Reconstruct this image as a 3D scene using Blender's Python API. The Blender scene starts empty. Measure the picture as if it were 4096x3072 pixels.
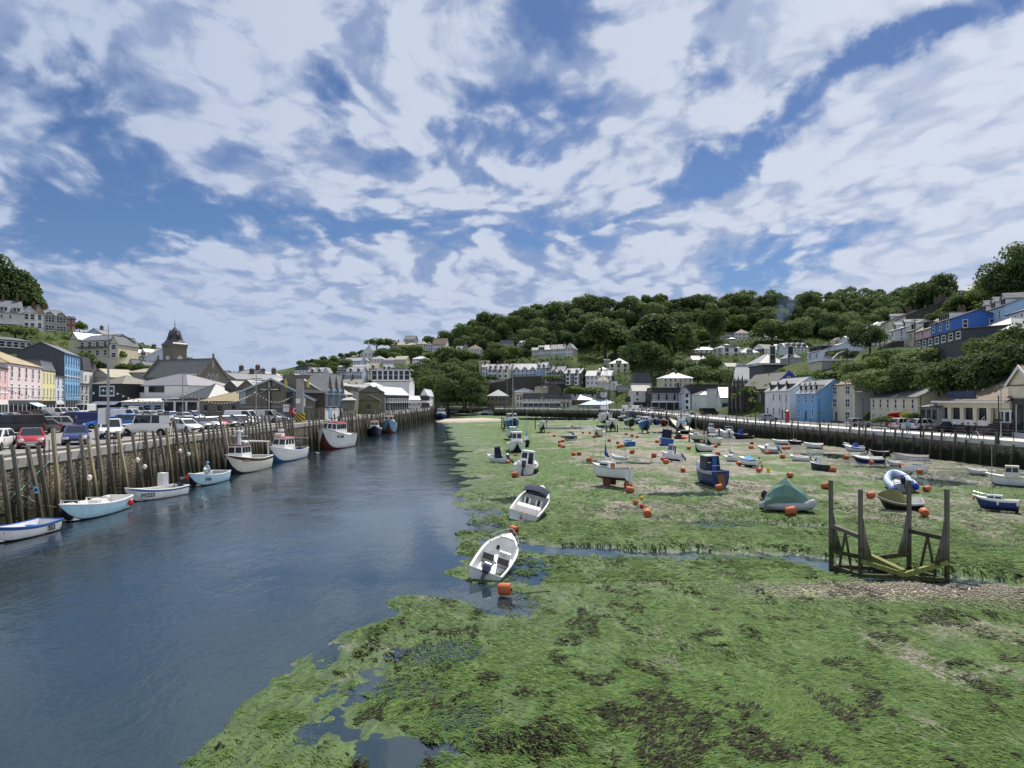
import bpy, math, random, numpy as np
from mathutils import Vector, Matrix
from math import sin, cos, pi, radians as rad, sqrt
rnd = random.Random(7)
SC = bpy.context.scene; COL = SC.collection
F, CX, HY, CZ = 2731., 2048., 1602., 7.5      # focal length (px of the 4096 photo), principal column, horizon row, eye height
def X(u, d): return (u-CX)/F*d
def Zv(v, d): return CZ+(HY-v)/F*d
def dep(v, z=0.): return (CZ-z)*F/(v-HY)
def P(u, v, z=0.):
    d = dep(v, z); return Vector((X(u, d), d, z))
def at(u, v, d): return Vector((X(u, d), d, Zv(v, d)))
REG = dict(A=(0,1040,3.568), B=(500,1200,3.568), C=(1040,1300,3.568), D=(0,1450,2.211), E=(600,1560,3.073), F=(1850,1300,3.16), G=(2500,1300,3.16),
  H=(3000,1250,3.53), I=(3500,1100,3.711), J=(3500,1450,3.319), K=(1900,1620,3.687), L=(2450,1620,3.687), M=(3000,1620,3.687), N=(1800,1900,2.764),
  O=(3200,1880,3.073), Pp=(3700,1500,2.677), Q=(0,1600,4.254), S=(400,1600,4.254), T=(1400,1480,3.687), U=(2350,1560,4.424), V=(3560,1560,4.127),
  W=(1950,1600,5.53), Xr=(3100,1120,2.221), Y=(1100,1340,2.765), a=(0,1380,5.185), b=(280,1400,4.608), c=(3800,1500,6.382), d=(0,0,.54004), f=(0,0,1.), R=(2200,1780,4.424))
REGN = 'f'
def Z(r):
    global REGN; REGN = r
def U_(x): o = REG[REGN]; return o[0]+x/o[2]
def V_(y): o = REG[REGN]; return o[1]+y/o[2]

class MB:
    def __init__(s): s.v = []; s.f = []; s.m = []; s.M = None
    def add(s, vs, fs, mi=0):
        n = len(s.v)
        if s.M is not None: vs = [s.M @ Vector(p) for p in vs]
        s.v += [tuple(p) for p in vs]
        for f in fs: s.f.append(tuple(i+n for i in f)); s.m.append(mi)
        return s
    def box(s, c, sz, mi=0, rz=0., rx=0., ry=0.):
        x, y, z = sz[0]/2, sz[1]/2, sz[2]/2
        R = Matrix.Translation(c) @ Matrix.Rotation(rz, 4, 'Z') @ Matrix.Rotation(ry, 4, 'Y') @ Matrix.Rotation(rx, 4, 'X')
        vs = [R @ Vector((a*x, b*y, cc*z)) for cc in (-1, 1) for a, b in ((-1,-1),(1,-1),(1,1),(-1,1))]
        return s.add(vs, [(3,2,1,0),(4,5,6,7),(0,1,5,4),(1,2,6,5),(2,3,7,6),(3,0,4,7)], mi)
    def bx(s, x0, x1, y0, y1, z0, z1, mi=0): return s.box(((x0+x1)/2,(y0+y1)/2,(z0+z1)/2), (abs(x1-x0),abs(y1-y0),abs(z1-z0)), mi)
    def poly(s, pts, mi=0): return s.add(pts, [tuple(range(len(pts)))], mi)
    def prism(s, pts, vec, mi=0):
        n = len(pts); v = Vector(vec)
        q = [Vector(p) for p in pts]; q2 = [p+v for p in q]
        return s.add(q+q2, [tuple(range(n-1,-1,-1)), tuple(range(n,2*n))]+[(i,(i+1)%n,n+(i+1)%n,n+i) for i in range(n)], mi)
    def loft(s, rings, closed=True, caps=True, mi=0):
        n = len(rings[0]); vs = [p for r in rings for p in r]; fs = []
        for k in range(len(rings)-1):
            for i in range(n if closed else n-1):
                j = (i+1) % n; fs.append((k*n+i, k*n+j, (k+1)*n+j, (k+1)*n+i))
        s.add(vs, fs, mi)
        if caps and closed:
            s.add(rings[0], [tuple(range(n-1,-1,-1))], mi); s.add(rings[-1], [tuple(range(n))], mi)
        return s
    def tube(s, pts, r, n=6, mi=0, caps=True, phase=0.):
        pts = [Vector(p) for p in pts]; rings = []
        rr = r if isinstance(r, (list, tuple)) else [r]*len(pts)
        for i, p in enumerate(pts):
            t = (pts[min(i+1,len(pts)-1)]-pts[max(i-1,0)])
            t = t.normalized() if t.length > 1e-9 else Vector((0,0,1))
            a = Vector((0,0,1)) if abs(t.z) < .9 else Vector((1,0,0))
            e1 = t.cross(a).normalized(); e2 = t.cross(e1)
            rings.append([p+(e1*cos(phase+2*pi*k/n)+e2*sin(phase+2*pi*k/n))*rr[i] for k in range(n)])
        return s.loft(rings, True, caps, mi)
    def lathe(s, prof, c=(0,0,0), axis='Z', n=12, mi=0, caps=True):
        c = Vector(c); rings = []
        for r, h in prof:
            ring = []
            for k in range(n):
                a = 2*pi*k/n; q = (r*cos(a), r*sin(a), h)
                if axis == 'X': q = (h, r*cos(a), r*sin(a))
                if axis == 'Y': q = (r*sin(a), h, r*cos(a))
                ring.append(c+Vector(q))
            rings.append(ring)
        return s.loft(rings, True, caps, mi)
    def ball(s, c, r, n=10, m=6, mi=0, sc=(1,1,1)):
        c = Vector(c); rings = []
        for j in range(m+1):
            t = -pi/2+pi*j/m; rr = max(cos(t), .02)
            rings.append([c+Vector((rr*cos(2*pi*k/n)*r*sc[0], rr*sin(2*pi*k/n)*r*sc[1], sin(t)*r*sc[2])) for k in range(n)])
        return s.loft(rings, True, True, mi)
    def mesh(s, name, mats, smooth=False, ang=35):
        me = bpy.data.meshes.new(name); me.from_pydata(s.v, [], s.f)
        for m in (mats if isinstance(mats, (list, tuple)) else [mats]): me.materials.append(m)
        if any(s.m): me.polygons.foreach_set('material_index', s.m)
        if smooth:
            me.polygons.foreach_set('use_smooth', [True]*len(s.f)); me.set_sharp_from_angle(angle=rad(ang))
        me.update(); return me
    def build(s, name, mats, parent=None, smooth=False, ang=35): return link(name, s.mesh(name, mats, smooth, ang), parent)
def link(name, data, parent=None):
    o = bpy.data.objects.new(name, data); COL.objects.link(o)
    if parent is not None: o.parent = parent
    return o
def npmesh(name, verts, faces, mats, smooth=True):
    me = bpy.data.meshes.new(name); n = len(verts); k = faces.shape[1]; m = len(faces)
    me.vertices.add(n); me.vertices.foreach_set('co', np.asarray(verts, np.float32).ravel())
    me.loops.add(m*k); me.loops.foreach_set('vertex_index', faces.astype(np.int32).ravel())
    me.polygons.add(m); me.polygons.foreach_set('loop_start', np.arange(0, m*k, k, dtype=np.int32))
    me.polygons.foreach_set('use_smooth', np.full(m, smooth, dtype=bool))
    for q in (mats if isinstance(mats, (list, tuple)) else [mats]): me.materials.append(q)
    me.update(calc_edges=True); me.validate(); return me
def tag(o, label=None, cat=None, group=None, kind=None):
    if label: o['label'] = label
    if cat: o['category'] = cat
    if group: o['group'] = group
    if kind: o['kind'] = kind
    return o
def thing(name, label, cat, loc=(0,0,0), rz=0., group=None):
    o = link(name, None); o.location = loc; o.rotation_euler = (0,0,rz); o.empty_display_size = .2
    return tag(o, label, cat, group)
def dup(root, loc, rot=None, label=None, group=None, scale=None):
    r = root.copy(); COL.objects.link(r); r.location = loc
    if rot is not None: r.rotation_euler = rot
    if scale is not None: r.scale = scale
    if label: r['label'] = label
    if group: r['group'] = group
    for ch in root.children:
        c = ch.copy(); COL.objects.link(c); c.parent = r
        for g in ch.children:
            d = g.copy(); COL.objects.link(d); d.parent = c
    return r
def recolor(o, old, new):
    for q in [o]+list(o.children_recursive):
        for sl in q.material_slots:
            if sl.material == old: sl.link = 'OBJECT'; sl.material = new
_rs = np.random.RandomState(5); _T = _rs.rand(256, 256)
def vnoise(x, y):
    xi = np.floor(x).astype(int); yi = np.floor(y).astype(int); fx = x-xi; fy = y-yi
    fx = fx*fx*(3-2*fx); fy = fy*fy*(3-2*fy)
    g = lambda a, b: _T[a & 255, b & 255]
    return (g(xi,yi)*(1-fx)+g(xi+1,yi)*fx)*(1-fy)+(g(xi,yi+1)*(1-fx)+g(xi+1,yi+1)*fx)*fy
def fbm(x, y, o=4):
    s = 0; a = .5; t = 0
    for k in range(o): s = s+a*vnoise(x*2**k+17.3*k, y*2**k+9.1*k); t += a; a *= .5
    return s/t
def segdist(x, y, pts):
    d = np.full(np.shape(x), 1e9)
    for (ax, ay), (bx, by) in zip(pts[:-1], pts[1:]):
        vx, vy = bx-ax, by-ay; t = np.clip(((x-ax)*vx+(y-ay)*vy)/(vx*vx+vy*vy+1e-9), 0, 1)
        d = np.minimum(d, np.hypot(x-ax-t*vx, y-ay-t*vy))
    return d
def inpoly(x, y, pts):
    c = np.zeros(np.shape(x), bool); n = len(pts)
    for i in range(n):
        (ax, ay), (bx, by) = pts[i], pts[(i+1) % n]
        if ay == by: continue
        c ^= ((ay > y) != (by > y)) & (x < (bx-ax)*(y-ay)/(by-ay)+ax)
    return c
cam = bpy.data.objects.new('camera', bpy.data.cameras.new('camera')); COL.objects.link(cam)
cam.data.sensor_width = 36; cam.data.lens = 36*F/4096; cam.data.shift_y = (HY-1536)/4096
cam.data.clip_end = 20000; cam.location = (0,0,CZ); cam.rotation_euler = (pi/2,0,0); SC.camera = cam
SUN_AZ, SUN_EL = rad(20), rad(56)
sd = Vector((cos(SUN_EL)*sin(SUN_AZ), cos(SUN_EL)*cos(SUN_AZ), sin(SUN_EL)))
sun = bpy.data.objects.new('sun', bpy.data.lights.new('sun', 'SUN')); COL.objects.link(sun)
sun.data.energy = 5.; sun.data.angle = rad(.55); sun.data.color = (1,.95,.87)
sun.rotation_euler = sd.to_track_quat('Z', 'Y').to_euler()
SC.view_settings.view_transform = 'Standard'; SC.view_settings.look = 'None'; SC.view_settings.exposure = .3; SC.view_settings.gamma = 1
SC.cycles.max_bounces = 6; SC.cycles.transparent_max_bounces = 12; SC.cycles.glossy_bounces = 3; SC.cycles.diffuse_bounces = 3
SC.cycles.use_denoising = True
class NT:
    def __init__(s, nt): s.t = nt; s.n = nt.nodes; s.l = nt.links
    def new(s, ty, **kw):
        n = s.n.new(ty)
        for k, v in kw.items():
            if k.startswith('i_'):
                key = k[2:]; key = int(key) if key.isdigit() else key
                s.set(n.inputs[key], v)
            else: setattr(n, k, v)
        return n
    def set(s, sock, v):
        if isinstance(v, bpy.types.NodeSocket): s.l.new(v, sock)
        elif isinstance(v, bpy.types.Node): s.l.new(v.outputs[0], sock)
        else:
            if sock.type == 'RGBA' and len(v) == 3: v = (*v, 1)
            sock.default_value = v
    def math(s, op, a, b=0., c=None, clamp=False):
        n = s.new('ShaderNodeMath', operation=op, use_clamp=clamp); s.set(n.inputs[0], a); s.set(n.inputs[1], b)
        if c is not None: s.set(n.inputs[2], c)
        return n.outputs[0]
    def mix(s, f, a, b, mode='MIX'):
        n = s.new('ShaderNodeMix', data_type='RGBA', blend_type=mode); s.set(n.inputs[0], f); s.set(n.inputs[6], a); s.set(n.inputs[7], b); return n.outputs[2]
    def ramp(s, f, *st):
        n = s.new('ShaderNodeValToRGB'); s.set(n.inputs[0], f); e = n.color_ramp.elements
        while len(e) < len(st): e.new(1)
        for q, (p, c) in zip(e, st): q.position = p; q.color = (*c, 1) if not isinstance(c, (int, float)) else (c, c, c, 1)
        return n.outputs[0]
    def rng(s, f, a, b, c=0., d=1., smooth=True):
        n = s.new('ShaderNodeMapRange', interpolation_type='SMOOTHSTEP' if smooth else 'LINEAR'); s.set(n.inputs[0], f)
        for i, q in enumerate((a, b, c, d)): s.set(n.inputs[1+i], q)
        return n.outputs[0]
    def noise(s, vec, sc, det=4, rough=.55, dist=0.): return s.new('ShaderNodeTexNoise', i_Vector=vec, i_Scale=sc, i_Detail=det, i_Roughness=rough, i_Distortion=dist).outputs[0]
    def map(s, vec, scale=(1,1,1), rot=(0,0,0), loc=(0,0,0)): return s.new('ShaderNodeMapping', i_Vector=vec, i_Scale=scale, i_Rotation=rot, i_Location=loc).outputs[0]
MATS = {}
def newmat(name):
    m = bpy.data.materials.new(name); m.use_nodes = True; m.node_tree.nodes.clear(); t = NT(m.node_tree)
    return m, t, t.new('ShaderNodeOutputMaterial')
def pbsdf(t, out, col, rough=.7, spec=.4, metal=0., bump=None, bs=.3, bd=.05, **kw):
    b = t.new('ShaderNodeBsdfPrincipled'); t.set(b.inputs['Base Color'], col); t.set(b.inputs['Roughness'], rough)
    b.inputs['Specular IOR Level'].default_value = spec; b.inputs['Metallic'].default_value = metal
    for k, v in kw.items(): t.set(b.inputs[k.replace('_', ' ')], v)
    if bump is not None:
        n = t.new('ShaderNodeBump', i_Height=bump, i_Strength=bs, i_Distance=bd); t.l.new(n.outputs[0], b.inputs['Normal'])
    t.l.new(b.outputs[0], out.inputs[0]); return b
def geo(t): return t.new('ShaderNodeNewGeometry').outputs['Position']
def objc(t): return t.new('ShaderNodeTexCoord').outputs['Object']
def orand(t): return t.new('ShaderNodeObjectInfo').outputs['Random']
def mat(name, col, rough=.6, var=.25, sc=2., spec=.4, metal=0., bump=0., bsc=12., dirt=0., dcol=(.06,.055,.045), clear=0.):
    """painted / plain surface: colour breaks up with large and small noise, streaks of dirt run down"""
    if name in MATS: return MATS[name]
    m, t, out = newmat(name); p = geo(t)
    n1 = t.noise(p, sc, 5, .6); n2 = t.noise(p, sc*9, 3, .6)
    k = t.math('ADD', t.math('MULTIPLY', n1, .65), t.math('MULTIPLY', n2, .35))
    lo = tuple(c*(1-var) for c in col); hi = tuple(min(1, c*(1+var*.7)) for c in col)
    c = t.ramp(k, (.3, lo), (.7, hi))
    if dirt:
        st = t.noise(t.map(p, (1.6,1.6,.22)), 1.4, 4, .65)
        c = t.mix(t.math('MULTIPLY', t.rng(st, .48, .72), dirt), c, dcol)
    kw = {'Coat_Weight': clear, 'Coat_Roughness': .08} if clear else {}
    pbsdf(t, out, c, t.math('ADD', t.math('MULTIPLY', n1, .2), rough-.1), spec, metal, t.noise(p, bsc, 3) if bump else None, bump, .05, **kw)
    MATS[name] = m; return m
def stone(name, c1, c2, mortar, sc=2.2, rough=.85, zgreen=None, bs=.9, flat=1.):
    if name in MATS: return MATS[name]
    m, t, out = newmat(name); p = geo(t)
    pw = t.new('ShaderNodeVectorMath', operation='ADD'); t.set(pw.inputs[0], t.map(p, (1,1,1.9*flat)))
    nz = t.new('ShaderNodeTexNoise', i_Vector=p, i_Scale=1.6, i_Detail=3)
    sv = t.new('ShaderNodeVectorMath', operation='SCALE'); t.set(sv.inputs[0], nz.outputs[1]); sv.inputs['Scale'].default_value = .35; t.set(pw.inputs[1], sv.outputs[0])
    v = t.new('ShaderNodeTexVoronoi', i_Vector=pw.outputs[0], i_Scale=sc); e = t.new('ShaderNodeTexVoronoi', i_Vector=pw.outputs[0], i_Scale=sc, feature='DISTANCE_TO_EDGE')
    sep = t.new('ShaderNodeSeparateColor', i_0=v.outputs['Color'])
    c = t.mix(sep.outputs[0], c1, c2); c = t.mix(t.math('MULTIPLY', t.noise(p, 9, 4), .5), c, tuple(q*.5 for q in c1))
    edge = t.rng(e.outputs['Distance'], .02, .12)
    c = t.mix(edge, mortar, c)
    if zgreen:
        z = t.new('ShaderNodeSeparateXYZ', i_0=p).outputs[2]; k = t.math('ADD', z, t.math('MULTIPLY', t.noise(p, .9, 4), -2.2))
        c = t.mix(t.rng(k, zgreen[0], zgreen[1], 1, 0), c, t.mix(t.noise(p, 3, 3), (.03,.034,.014), (.012,.011,.008)))
    pbsdf(t, out, c, rough, .25, 0, t.math('ADD', t.math('MULTIPLY', edge, .8), t.math('MULTIPLY', t.noise(p, 14, 3), .4)), bs, .09)
    MATS[name] = m; return m
def roofmat(name, c1, c2, rough=.38, spec=.5, rows=3.2, moss=0., mcol=(.19,.15,.05), corr=False):
    """slates in courses (lines at equal heights); or corrugated sheet"""
    if name in MATS: return MATS[name]
    m, t, out = newmat(name); p = geo(t)
    sp = t.new('ShaderNodeSeparateXYZ', i_0=p)
    n = t.noise(p, .7, 5, .6); n2 = t.noise(t.map(p, (4,4,7)), 1.3, 2)
    c = t.ramp(t.math('ADD', t.math('MULTIPLY', n, .6), t.math('MULTIPLY', n2, .4)), (.3, c1), (.68, c2))
    if moss: c = t.mix(t.math('MULTIPLY', t.rng(t.noise(p, 1.1, 5, .65), .46, .66), moss), c, mcol)
    if corr:
        w = t.math('SINE', t.math('MULTIPLY', t.math('ADD', sp.outputs[0], sp.outputs[1]), 20.))
    else:
        w = t.math('FRACT', t.math('MULTIPLY', sp.outputs[2], rows))
        c = t.mix(t.rng(w, 0, .22, .45, 0), c, tuple(q*.4 for q in c1))
    pbsdf(t, out, c, t.math('ADD', t.math('MULTIPLY', n2, .25), rough-.1), spec, 0, w, .35, .05)
    MATS[name] = m; return m
def glassmat(name='window_glass', col=(.018,.022,.028)):
    if name in MATS: return MATS[name]
    m, t, out = newmat(name); p = geo(t)
    pbsdf(t, out, t.mix(t.noise(p, .8, 2), tuple(q*.5 for q in col), tuple(q*2. for q in col)), .08, .5); MATS[name] = m; return m
WHITE = mat('white_render', (.74,.74,.73), .7, .12, .4, dirt=.25, dcol=(.38,.37,.34), bump=.1)
GREYW = mat('dull_white_render', (.62,.62,.6), .8, .2, .5, dirt=.35, dcol=(.3,.3,.27))  # greyer, rougher white render with heavier dirt streaks than the plain white
CREAM = mat('cream_render', (.66,.6,.44), .75, .14, .5, dirt=.3, dcol=(.33,.3,.22), bump=.1)
YELLOW = mat('yellow_render', (.72,.66,.33), .75, .1, .5, dirt=.15, dcol=(.4,.36,.2))
PINK = mat('pink_render', (.7,.45,.47), .75, .1, .5, dirt=.15, dcol=(.45,.3,.3)); PALEPINK = mat('pale_pink_render', (.72,.59,.6), .75, .08, .5, dirt=.15, dcol=(.5,.4,.4))
BLUEW = mat('sky_blue_render', (.2,.42,.66), .7, .12, .5, dirt=.2, dcol=(.12,.2,.3)); PALEB = mat('pale_blue_render', (.42,.6,.78), .75, .1, .5, dirt=.2, dcol=(.25,.33,.42))
DEEPB = mat('strong_blue_render', (.06,.17,.5), .7, .12, .5, dirt=.2, dcol=(.03,.08,.22)); LILAC = mat('blue_white_render', (.6,.66,.76), .75, .1, .5, dirt=.2, dcol=(.35,.38,.43))
GREYR = mat('grey_render', (.36,.36,.35), .8, .2, .6, dirt=.4, dcol=(.18,.17,.15)); BLOCK = mat('blockwork_wall', (.17,.155,.125), .9, .25, .5, bump=.3, dirt=.5, dcol=(.07,.07,.045))
SLATEH = mat('slate_hung_wall', (.07,.075,.085), .55, .35, 1.5, bump=.3); BLACKR = mat('black_tarred_wall', (.018,.018,.022), .5, .4, 2., bump=.2)
STONE = stone('rubble_stone', (.26,.23,.18), (.15,.135,.11), (.22,.2,.165), 2.4); DSTONE = stone('dark_rubble_stone', (.13,.115,.095), (.075,.065,.055), (.11,.1,.085), 2.2)
CHSTONE = stone('church_stone', (.3,.27,.2), (.21,.185,.135), (.26,.24,.18), 2.)
QSTONE = stone('quay_rubble', (.29,.25,.18), (.13,.11,.08), (.05,.045,.035), 2.6, zgreen=(-.4,1.6), bs=1.2); FQSTONE = stone('far_quay_rubble', (.38,.34,.26), (.22,.2,.15), (.13,.115,.085), 1.6, zgreen=(.2,1.7), bs=1.)
SLATE = roofmat('slate_roof', (.1,.103,.115), (.17,.172,.185)); PSLATE = roofmat('pale_slate_roof', (.24,.24,.245), (.36,.355,.35), .45); DSLATE = roofmat('dark_slate_roof', (.05,.052,.058), (.09,.09,.095), .5)
MOSSY = roofmat('mossy_slate_roof', (.13,.125,.115), (.2,.19,.17), .6, .35, moss=.8); RUST = roofmat('lichened_roof', (.25,.21,.14), (.37,.31,.2), .65, .3, 2.2, .75, (.42,.27,.1))
BROWNT = roofmat('brown_tile_roof', (.12,.09,.065), (.2,.155,.115), .7, .25, 2.4, .3); TAN = roofmat('tan_sheet_roof', (.3,.27,.2), (.4,.36,.27), .6, .3, 1.)
CORR = roofmat('corrugated_roof', (.2,.205,.205), (.33,.33,.32), .5, .4, corr=True, moss=.35, mcol=(.3,.27,.16)); PALEROOF = mat('pale_sheet_roof', (.6,.63,.66), .45, .15, .6)
FRAME = mat('window_frame_white', (.78,.78,.77), .5, .08); SILL = mat('window_sill_stone', (.5,.49,.46), .7, .15); DFRAME = mat('window_frame_dark', (.05,.05,.055), .5, .2); BFRAME = mat('window_frame_blue', (.2,.36,.6), .5, .15)
GLASS = glassmat(); CHIM = stone('chimney_brick', (.2,.15,.11), (.12,.095,.075), (.16,.14,.11), 4.); POT = mat('chimney_pot_clay', (.33,.14,.075), .8, .3)
TRIMW = mat('white_trim', (.76,.76,.75), .5, .1); TRIMD = mat('dark_trim', (.03,.03,.034), .5, .3); TRIMB = mat('blue_trim', (.04,.07,.42), .5, .15)
CONC = mat('concrete', (.34,.33,.31), .85, .2, .8, bump=.25, dirt=.4, dcol=(.14,.13,.11)); PALECONC = mat('pale_concrete', (.6,.58,.53), .85, .15, .6, bump=.15)
ASPH = mat('asphalt', (.21,.205,.195), .9, .22, .35, bump=.2, bsc=40); DASPH = mat('dark_asphalt', (.12,.12,.115), .9, .2, .35, bump=.2, bsc=40)
PAINTW = mat('road_paint_white', (.75,.75,.73), .7, .15, 2.); PAINTY = mat('road_paint_yellow', (.62,.45,.12), .7, .25, 2.)
BLACK = mat('black_metal', (.02,.02,.022), .45, .3); GREYM = mat('galvanised_metal', (.38,.39,.4), .45, .2, metal=.6); STEEL = mat('stainless_steel', (.7,.7,.7), .25, .1, metal=1.)
RUBBER = mat('black_rubber', (.015,.015,.016), .75, .3); ROPE = mat('rope', (.4,.37,.28), .9, .3); GROPE = mat('green_rope', (.16,.3,.24), .9, .3); BROPE = mat('blue_rope', (.1,.35,.6), .9, .3)
def wood(name, c1, c2, zlo=None, zhi=None, gcol=(.045,.05,.012)):
    if name in MATS: return MATS[name]
    m, t, out = newmat(name); p = geo(t); o = objc(t)
    g = t.noise(t.map(p, (9,9,.5)), 1.6, 4, .65); c = t.ramp(g, (.3, c1), (.68, c2))
    c = t.mix(t.math('MULTIPLY', orand(t), .45), c, tuple(q*.45 for q in c1))
    if zlo is not None:
        z = t.new('ShaderNodeSeparateXYZ', i_0=p).outputs[2]; k = t.math('ADD', z, t.math('MULTIPLY', t.noise(p, 1.2, 3), -1.4))
        c = t.mix(t.rng(k, zlo, zhi, .85, 0), c, t.ramp(t.noise(p, 5, 3), (.35, (.018,.016,.01)), (.65, gcol)))
    pbsdf(t, out, c, .85, .25, 0, g, .5, .04); MATS[name] = m; return m
PILE = wood('pile_wood', (.095,.085,.07), (.25,.23,.19), .4, 2.8); PILEN = wood('new_pile_wood', (.26,.21,.13), (.42,.35,.23), .3, 2.2); DPILE = wood('dark_pile_wood', (.075,.068,.056), (.2,.18,.145), .6, 2.6)
OLDW = wood('weathered_wood', (.1,.09,.078), (.25,.225,.19), .1, 1.3, (.07,.09,.015)); ALGW = wood('algae_covered_wood', (.13,.15,.03), (.36,.37,.13)); TEAK = wood('varnished_wood', (.2,.09,.03), (.38,.19,.07))
def foliage(name, c1, c2, c3, sc=.5, trans=.3):
    if name in MATS: return MATS[name]
    m, t, out = newmat(name); p = geo(t)
    k = t.math('ADD', t.math('MULTIPLY', t.noise(p, sc, 3, .6), .6), t.math('MULTIPLY', orand(t), .4))
    c = t.ramp(k, (.28, c1), (.5, c2), (.75, c3))
    b = t.new('ShaderNodeBsdfPrincipled', i_Roughness=.75); t.set(b.inputs['Base Color'], c); b.inputs['Specular IOR Level'].default_value = .12
    tr = t.new('ShaderNodeBsdfTranslucent'); t.set(tr.inputs[0], t.mix(.5, c, (.16,.2,.03)))
    mx = t.new('ShaderNodeMixShader', i_0=trans); t.l.new(b.outputs[0], mx.inputs[1]); t.l.new(tr.outputs[0], mx.inputs[2]); t.l.new(mx.outputs[0], out.inputs[0])
    MATS[name] = m; return m
LEAF = foliage('broadleaf_foliage', (.06,.1,.037), (.105,.155,.058), (.17,.23,.09)); LEAFD = foliage('dark_foliage', (.03,.056,.021), (.062,.1,.036), (.11,.155,.055)); LEAFL = foliage('bright_foliage', (.075,.12,.03), (.13,.19,.05), (.2,.26,.08))
LEAFY = foliage('yellow_green_foliage', (.16,.18,.03), (.3,.31,.05), (.42,.42,.09)); LEAFP = foliage('purple_foliage', (.03,.012,.015), (.06,.022,.028), (.09,.04,.04)); BARK = mat('bark', (.09,.075,.055), .9, .3, 4, bump=.4)
def paint(name, col, rough=.3): return mat('paint_'+name, col, rough, .07, 1.2, .5, clear=.5)
GEL = lambda name, col: mat('gelcoat_'+name, col, .35, .1, 1.5, .5, dirt=.22, dcol=tuple(c*.55 for c in col))
TXT = {}
def textmesh(s, bold=False):
    c = bpy.data.curves.new('lettering', 'FONT'); c.body = s; c.size = 1; c.extrude = .02; c.align_x = 'CENTER'; c.align_y = 'CENTER'; c.offset = .02
    o = bpy.data.objects.new('lettering', c); COL.objects.link(o); me = bpy.data.meshes.new_from_object(o.evaluated_get(bpy.context.evaluated_depsgraph_get())); bpy.data.objects.remove(o); bpy.data.curves.remove(c); me.materials.clear(); TXT[s] = me
for s_ in ('SS3', 'FY222', 'FY6', 'YC229', 'FY 369', 'FOOD', 'P'): textmesh(s_)
def figure(key, hipz=.92, legs=((.1,.0,.06,.0),(-.1,.0,-.06,.0)), lean=0., arms=((.22,.02,.24,.05),(-.22,.02,-.24,.05)), head=(0,.02), H=1.74):
    """legs: (knee x, knee y, foot x, foot y); arms: (elbow x, elbow y, hand x, hand y), hand heights at hip"""
    V = []; E = []; Rr = []
    def v(p, r, par=None):
        V.append(p); Rr.append(r); i = len(V)-1
        if par is not None: E.append((par, i))
        return i
    l = lambda z: lean*(z-hipz)
    pel = v((0,0,hipz), .145); bel = v((0,l(1.12),1.12), .135, pel); che = v((0,l(1.34),1.34), .15, bel); nk = v((0,l(1.5),1.5), .055, che); hd = v((head[0],l(1.6)+head[1],1.61), .088, nk); tp = v((head[0],l(1.7)+head[1],1.7), .075, hd)
    nose = v((head[0]*1.3,l(1.6)+head[1]+.1,1.595), .022, hd)
    for s, (kx, ky, fx, fy), (ex, ey, hx, hy) in ((1, legs[0], arms[0]), (-1, legs[1], arms[1])):
        hp = v((s*.1,0,hipz-.08), .095, pel); kn = v((kx,ky,.5), .062, hp); an = v((fx,fy,.1), .042, kn); v((fx*1.05,fy+.15,.04), .04, an)
        sh = v((s*.19,l(1.42),1.42), .06, che); el = v((ex,ey+l(1.15),1.14), .044, sh); wr = v((hx,hy+l(.9),.9), .03, el); pm = v((hx,hy+l(.8)+.01,.83), .034, wr)
        for f in range(4): v((hx+s*.004,hy+l(.8)-.024+.018*f,.735-.008*(f in (1,2))), .009, pm)
        v((hx-s*.03,hy+l(.8)+.045,.79), .01, pm)
    me = bpy.data.meshes.new('person'); me.from_pydata(V, E, []); o = bpy.data.objects.new('person', me); COL.objects.link(o); o.modifiers.new('s', 'SKIN'); sub = o.modifiers.new('d', 'SUBSURF'); sub.levels = sub.render_levels = 1
    for d, r in zip(me.skin_vertices[0].data, Rr): d.radius = (r, r)
    me.skin_vertices[0].data[0].use_root = True
    out = bpy.data.meshes.new_from_object(o.evaluated_get(bpy.context.evaluated_depsgraph_get())); bpy.data.objects.remove(o)
    FIX[key] = []
    for p in out.polygons:
        c = p.center; p.use_smooth = True
        FIX[key].append(0 if c.z > 1.49 or (c.z < .87 and abs(c.x) > .19 and c.z > .68) else (3 if c.z < .09 else (2 if c.z < .93 else 1)))
    FIG[key] = (out, (head[0], l(1.66)+head[1], 1.68))
FIG = {}; FIX = {}
figure('stand', arms=((.24,.1,.16,.24),(-.24,.1,-.14,.26)), lean=.1, head=(0,.06))
figure('walk', legs=((.1,.16,.1,.3),(-.1,-.06,-.1,-.32)), arms=((.24,-.12,.22,-.02),(-.24,.12,-.22,.2)), lean=.06)
figure('walk2', legs=((.1,-.05,.1,-.3),(-.1,.14,-.1,.26)), arms=((.24,.1,.2,.2),(-.24,-.1,-.22,-.04)), lean=.04)
figure('reach', arms=((.26,.2,.2,.42),(-.26,.2,-.2,.44)), lean=.28, head=(0,.1))
SKIN = mat('skin', (.55,.33,.24), .6, .08, 3.)
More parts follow.
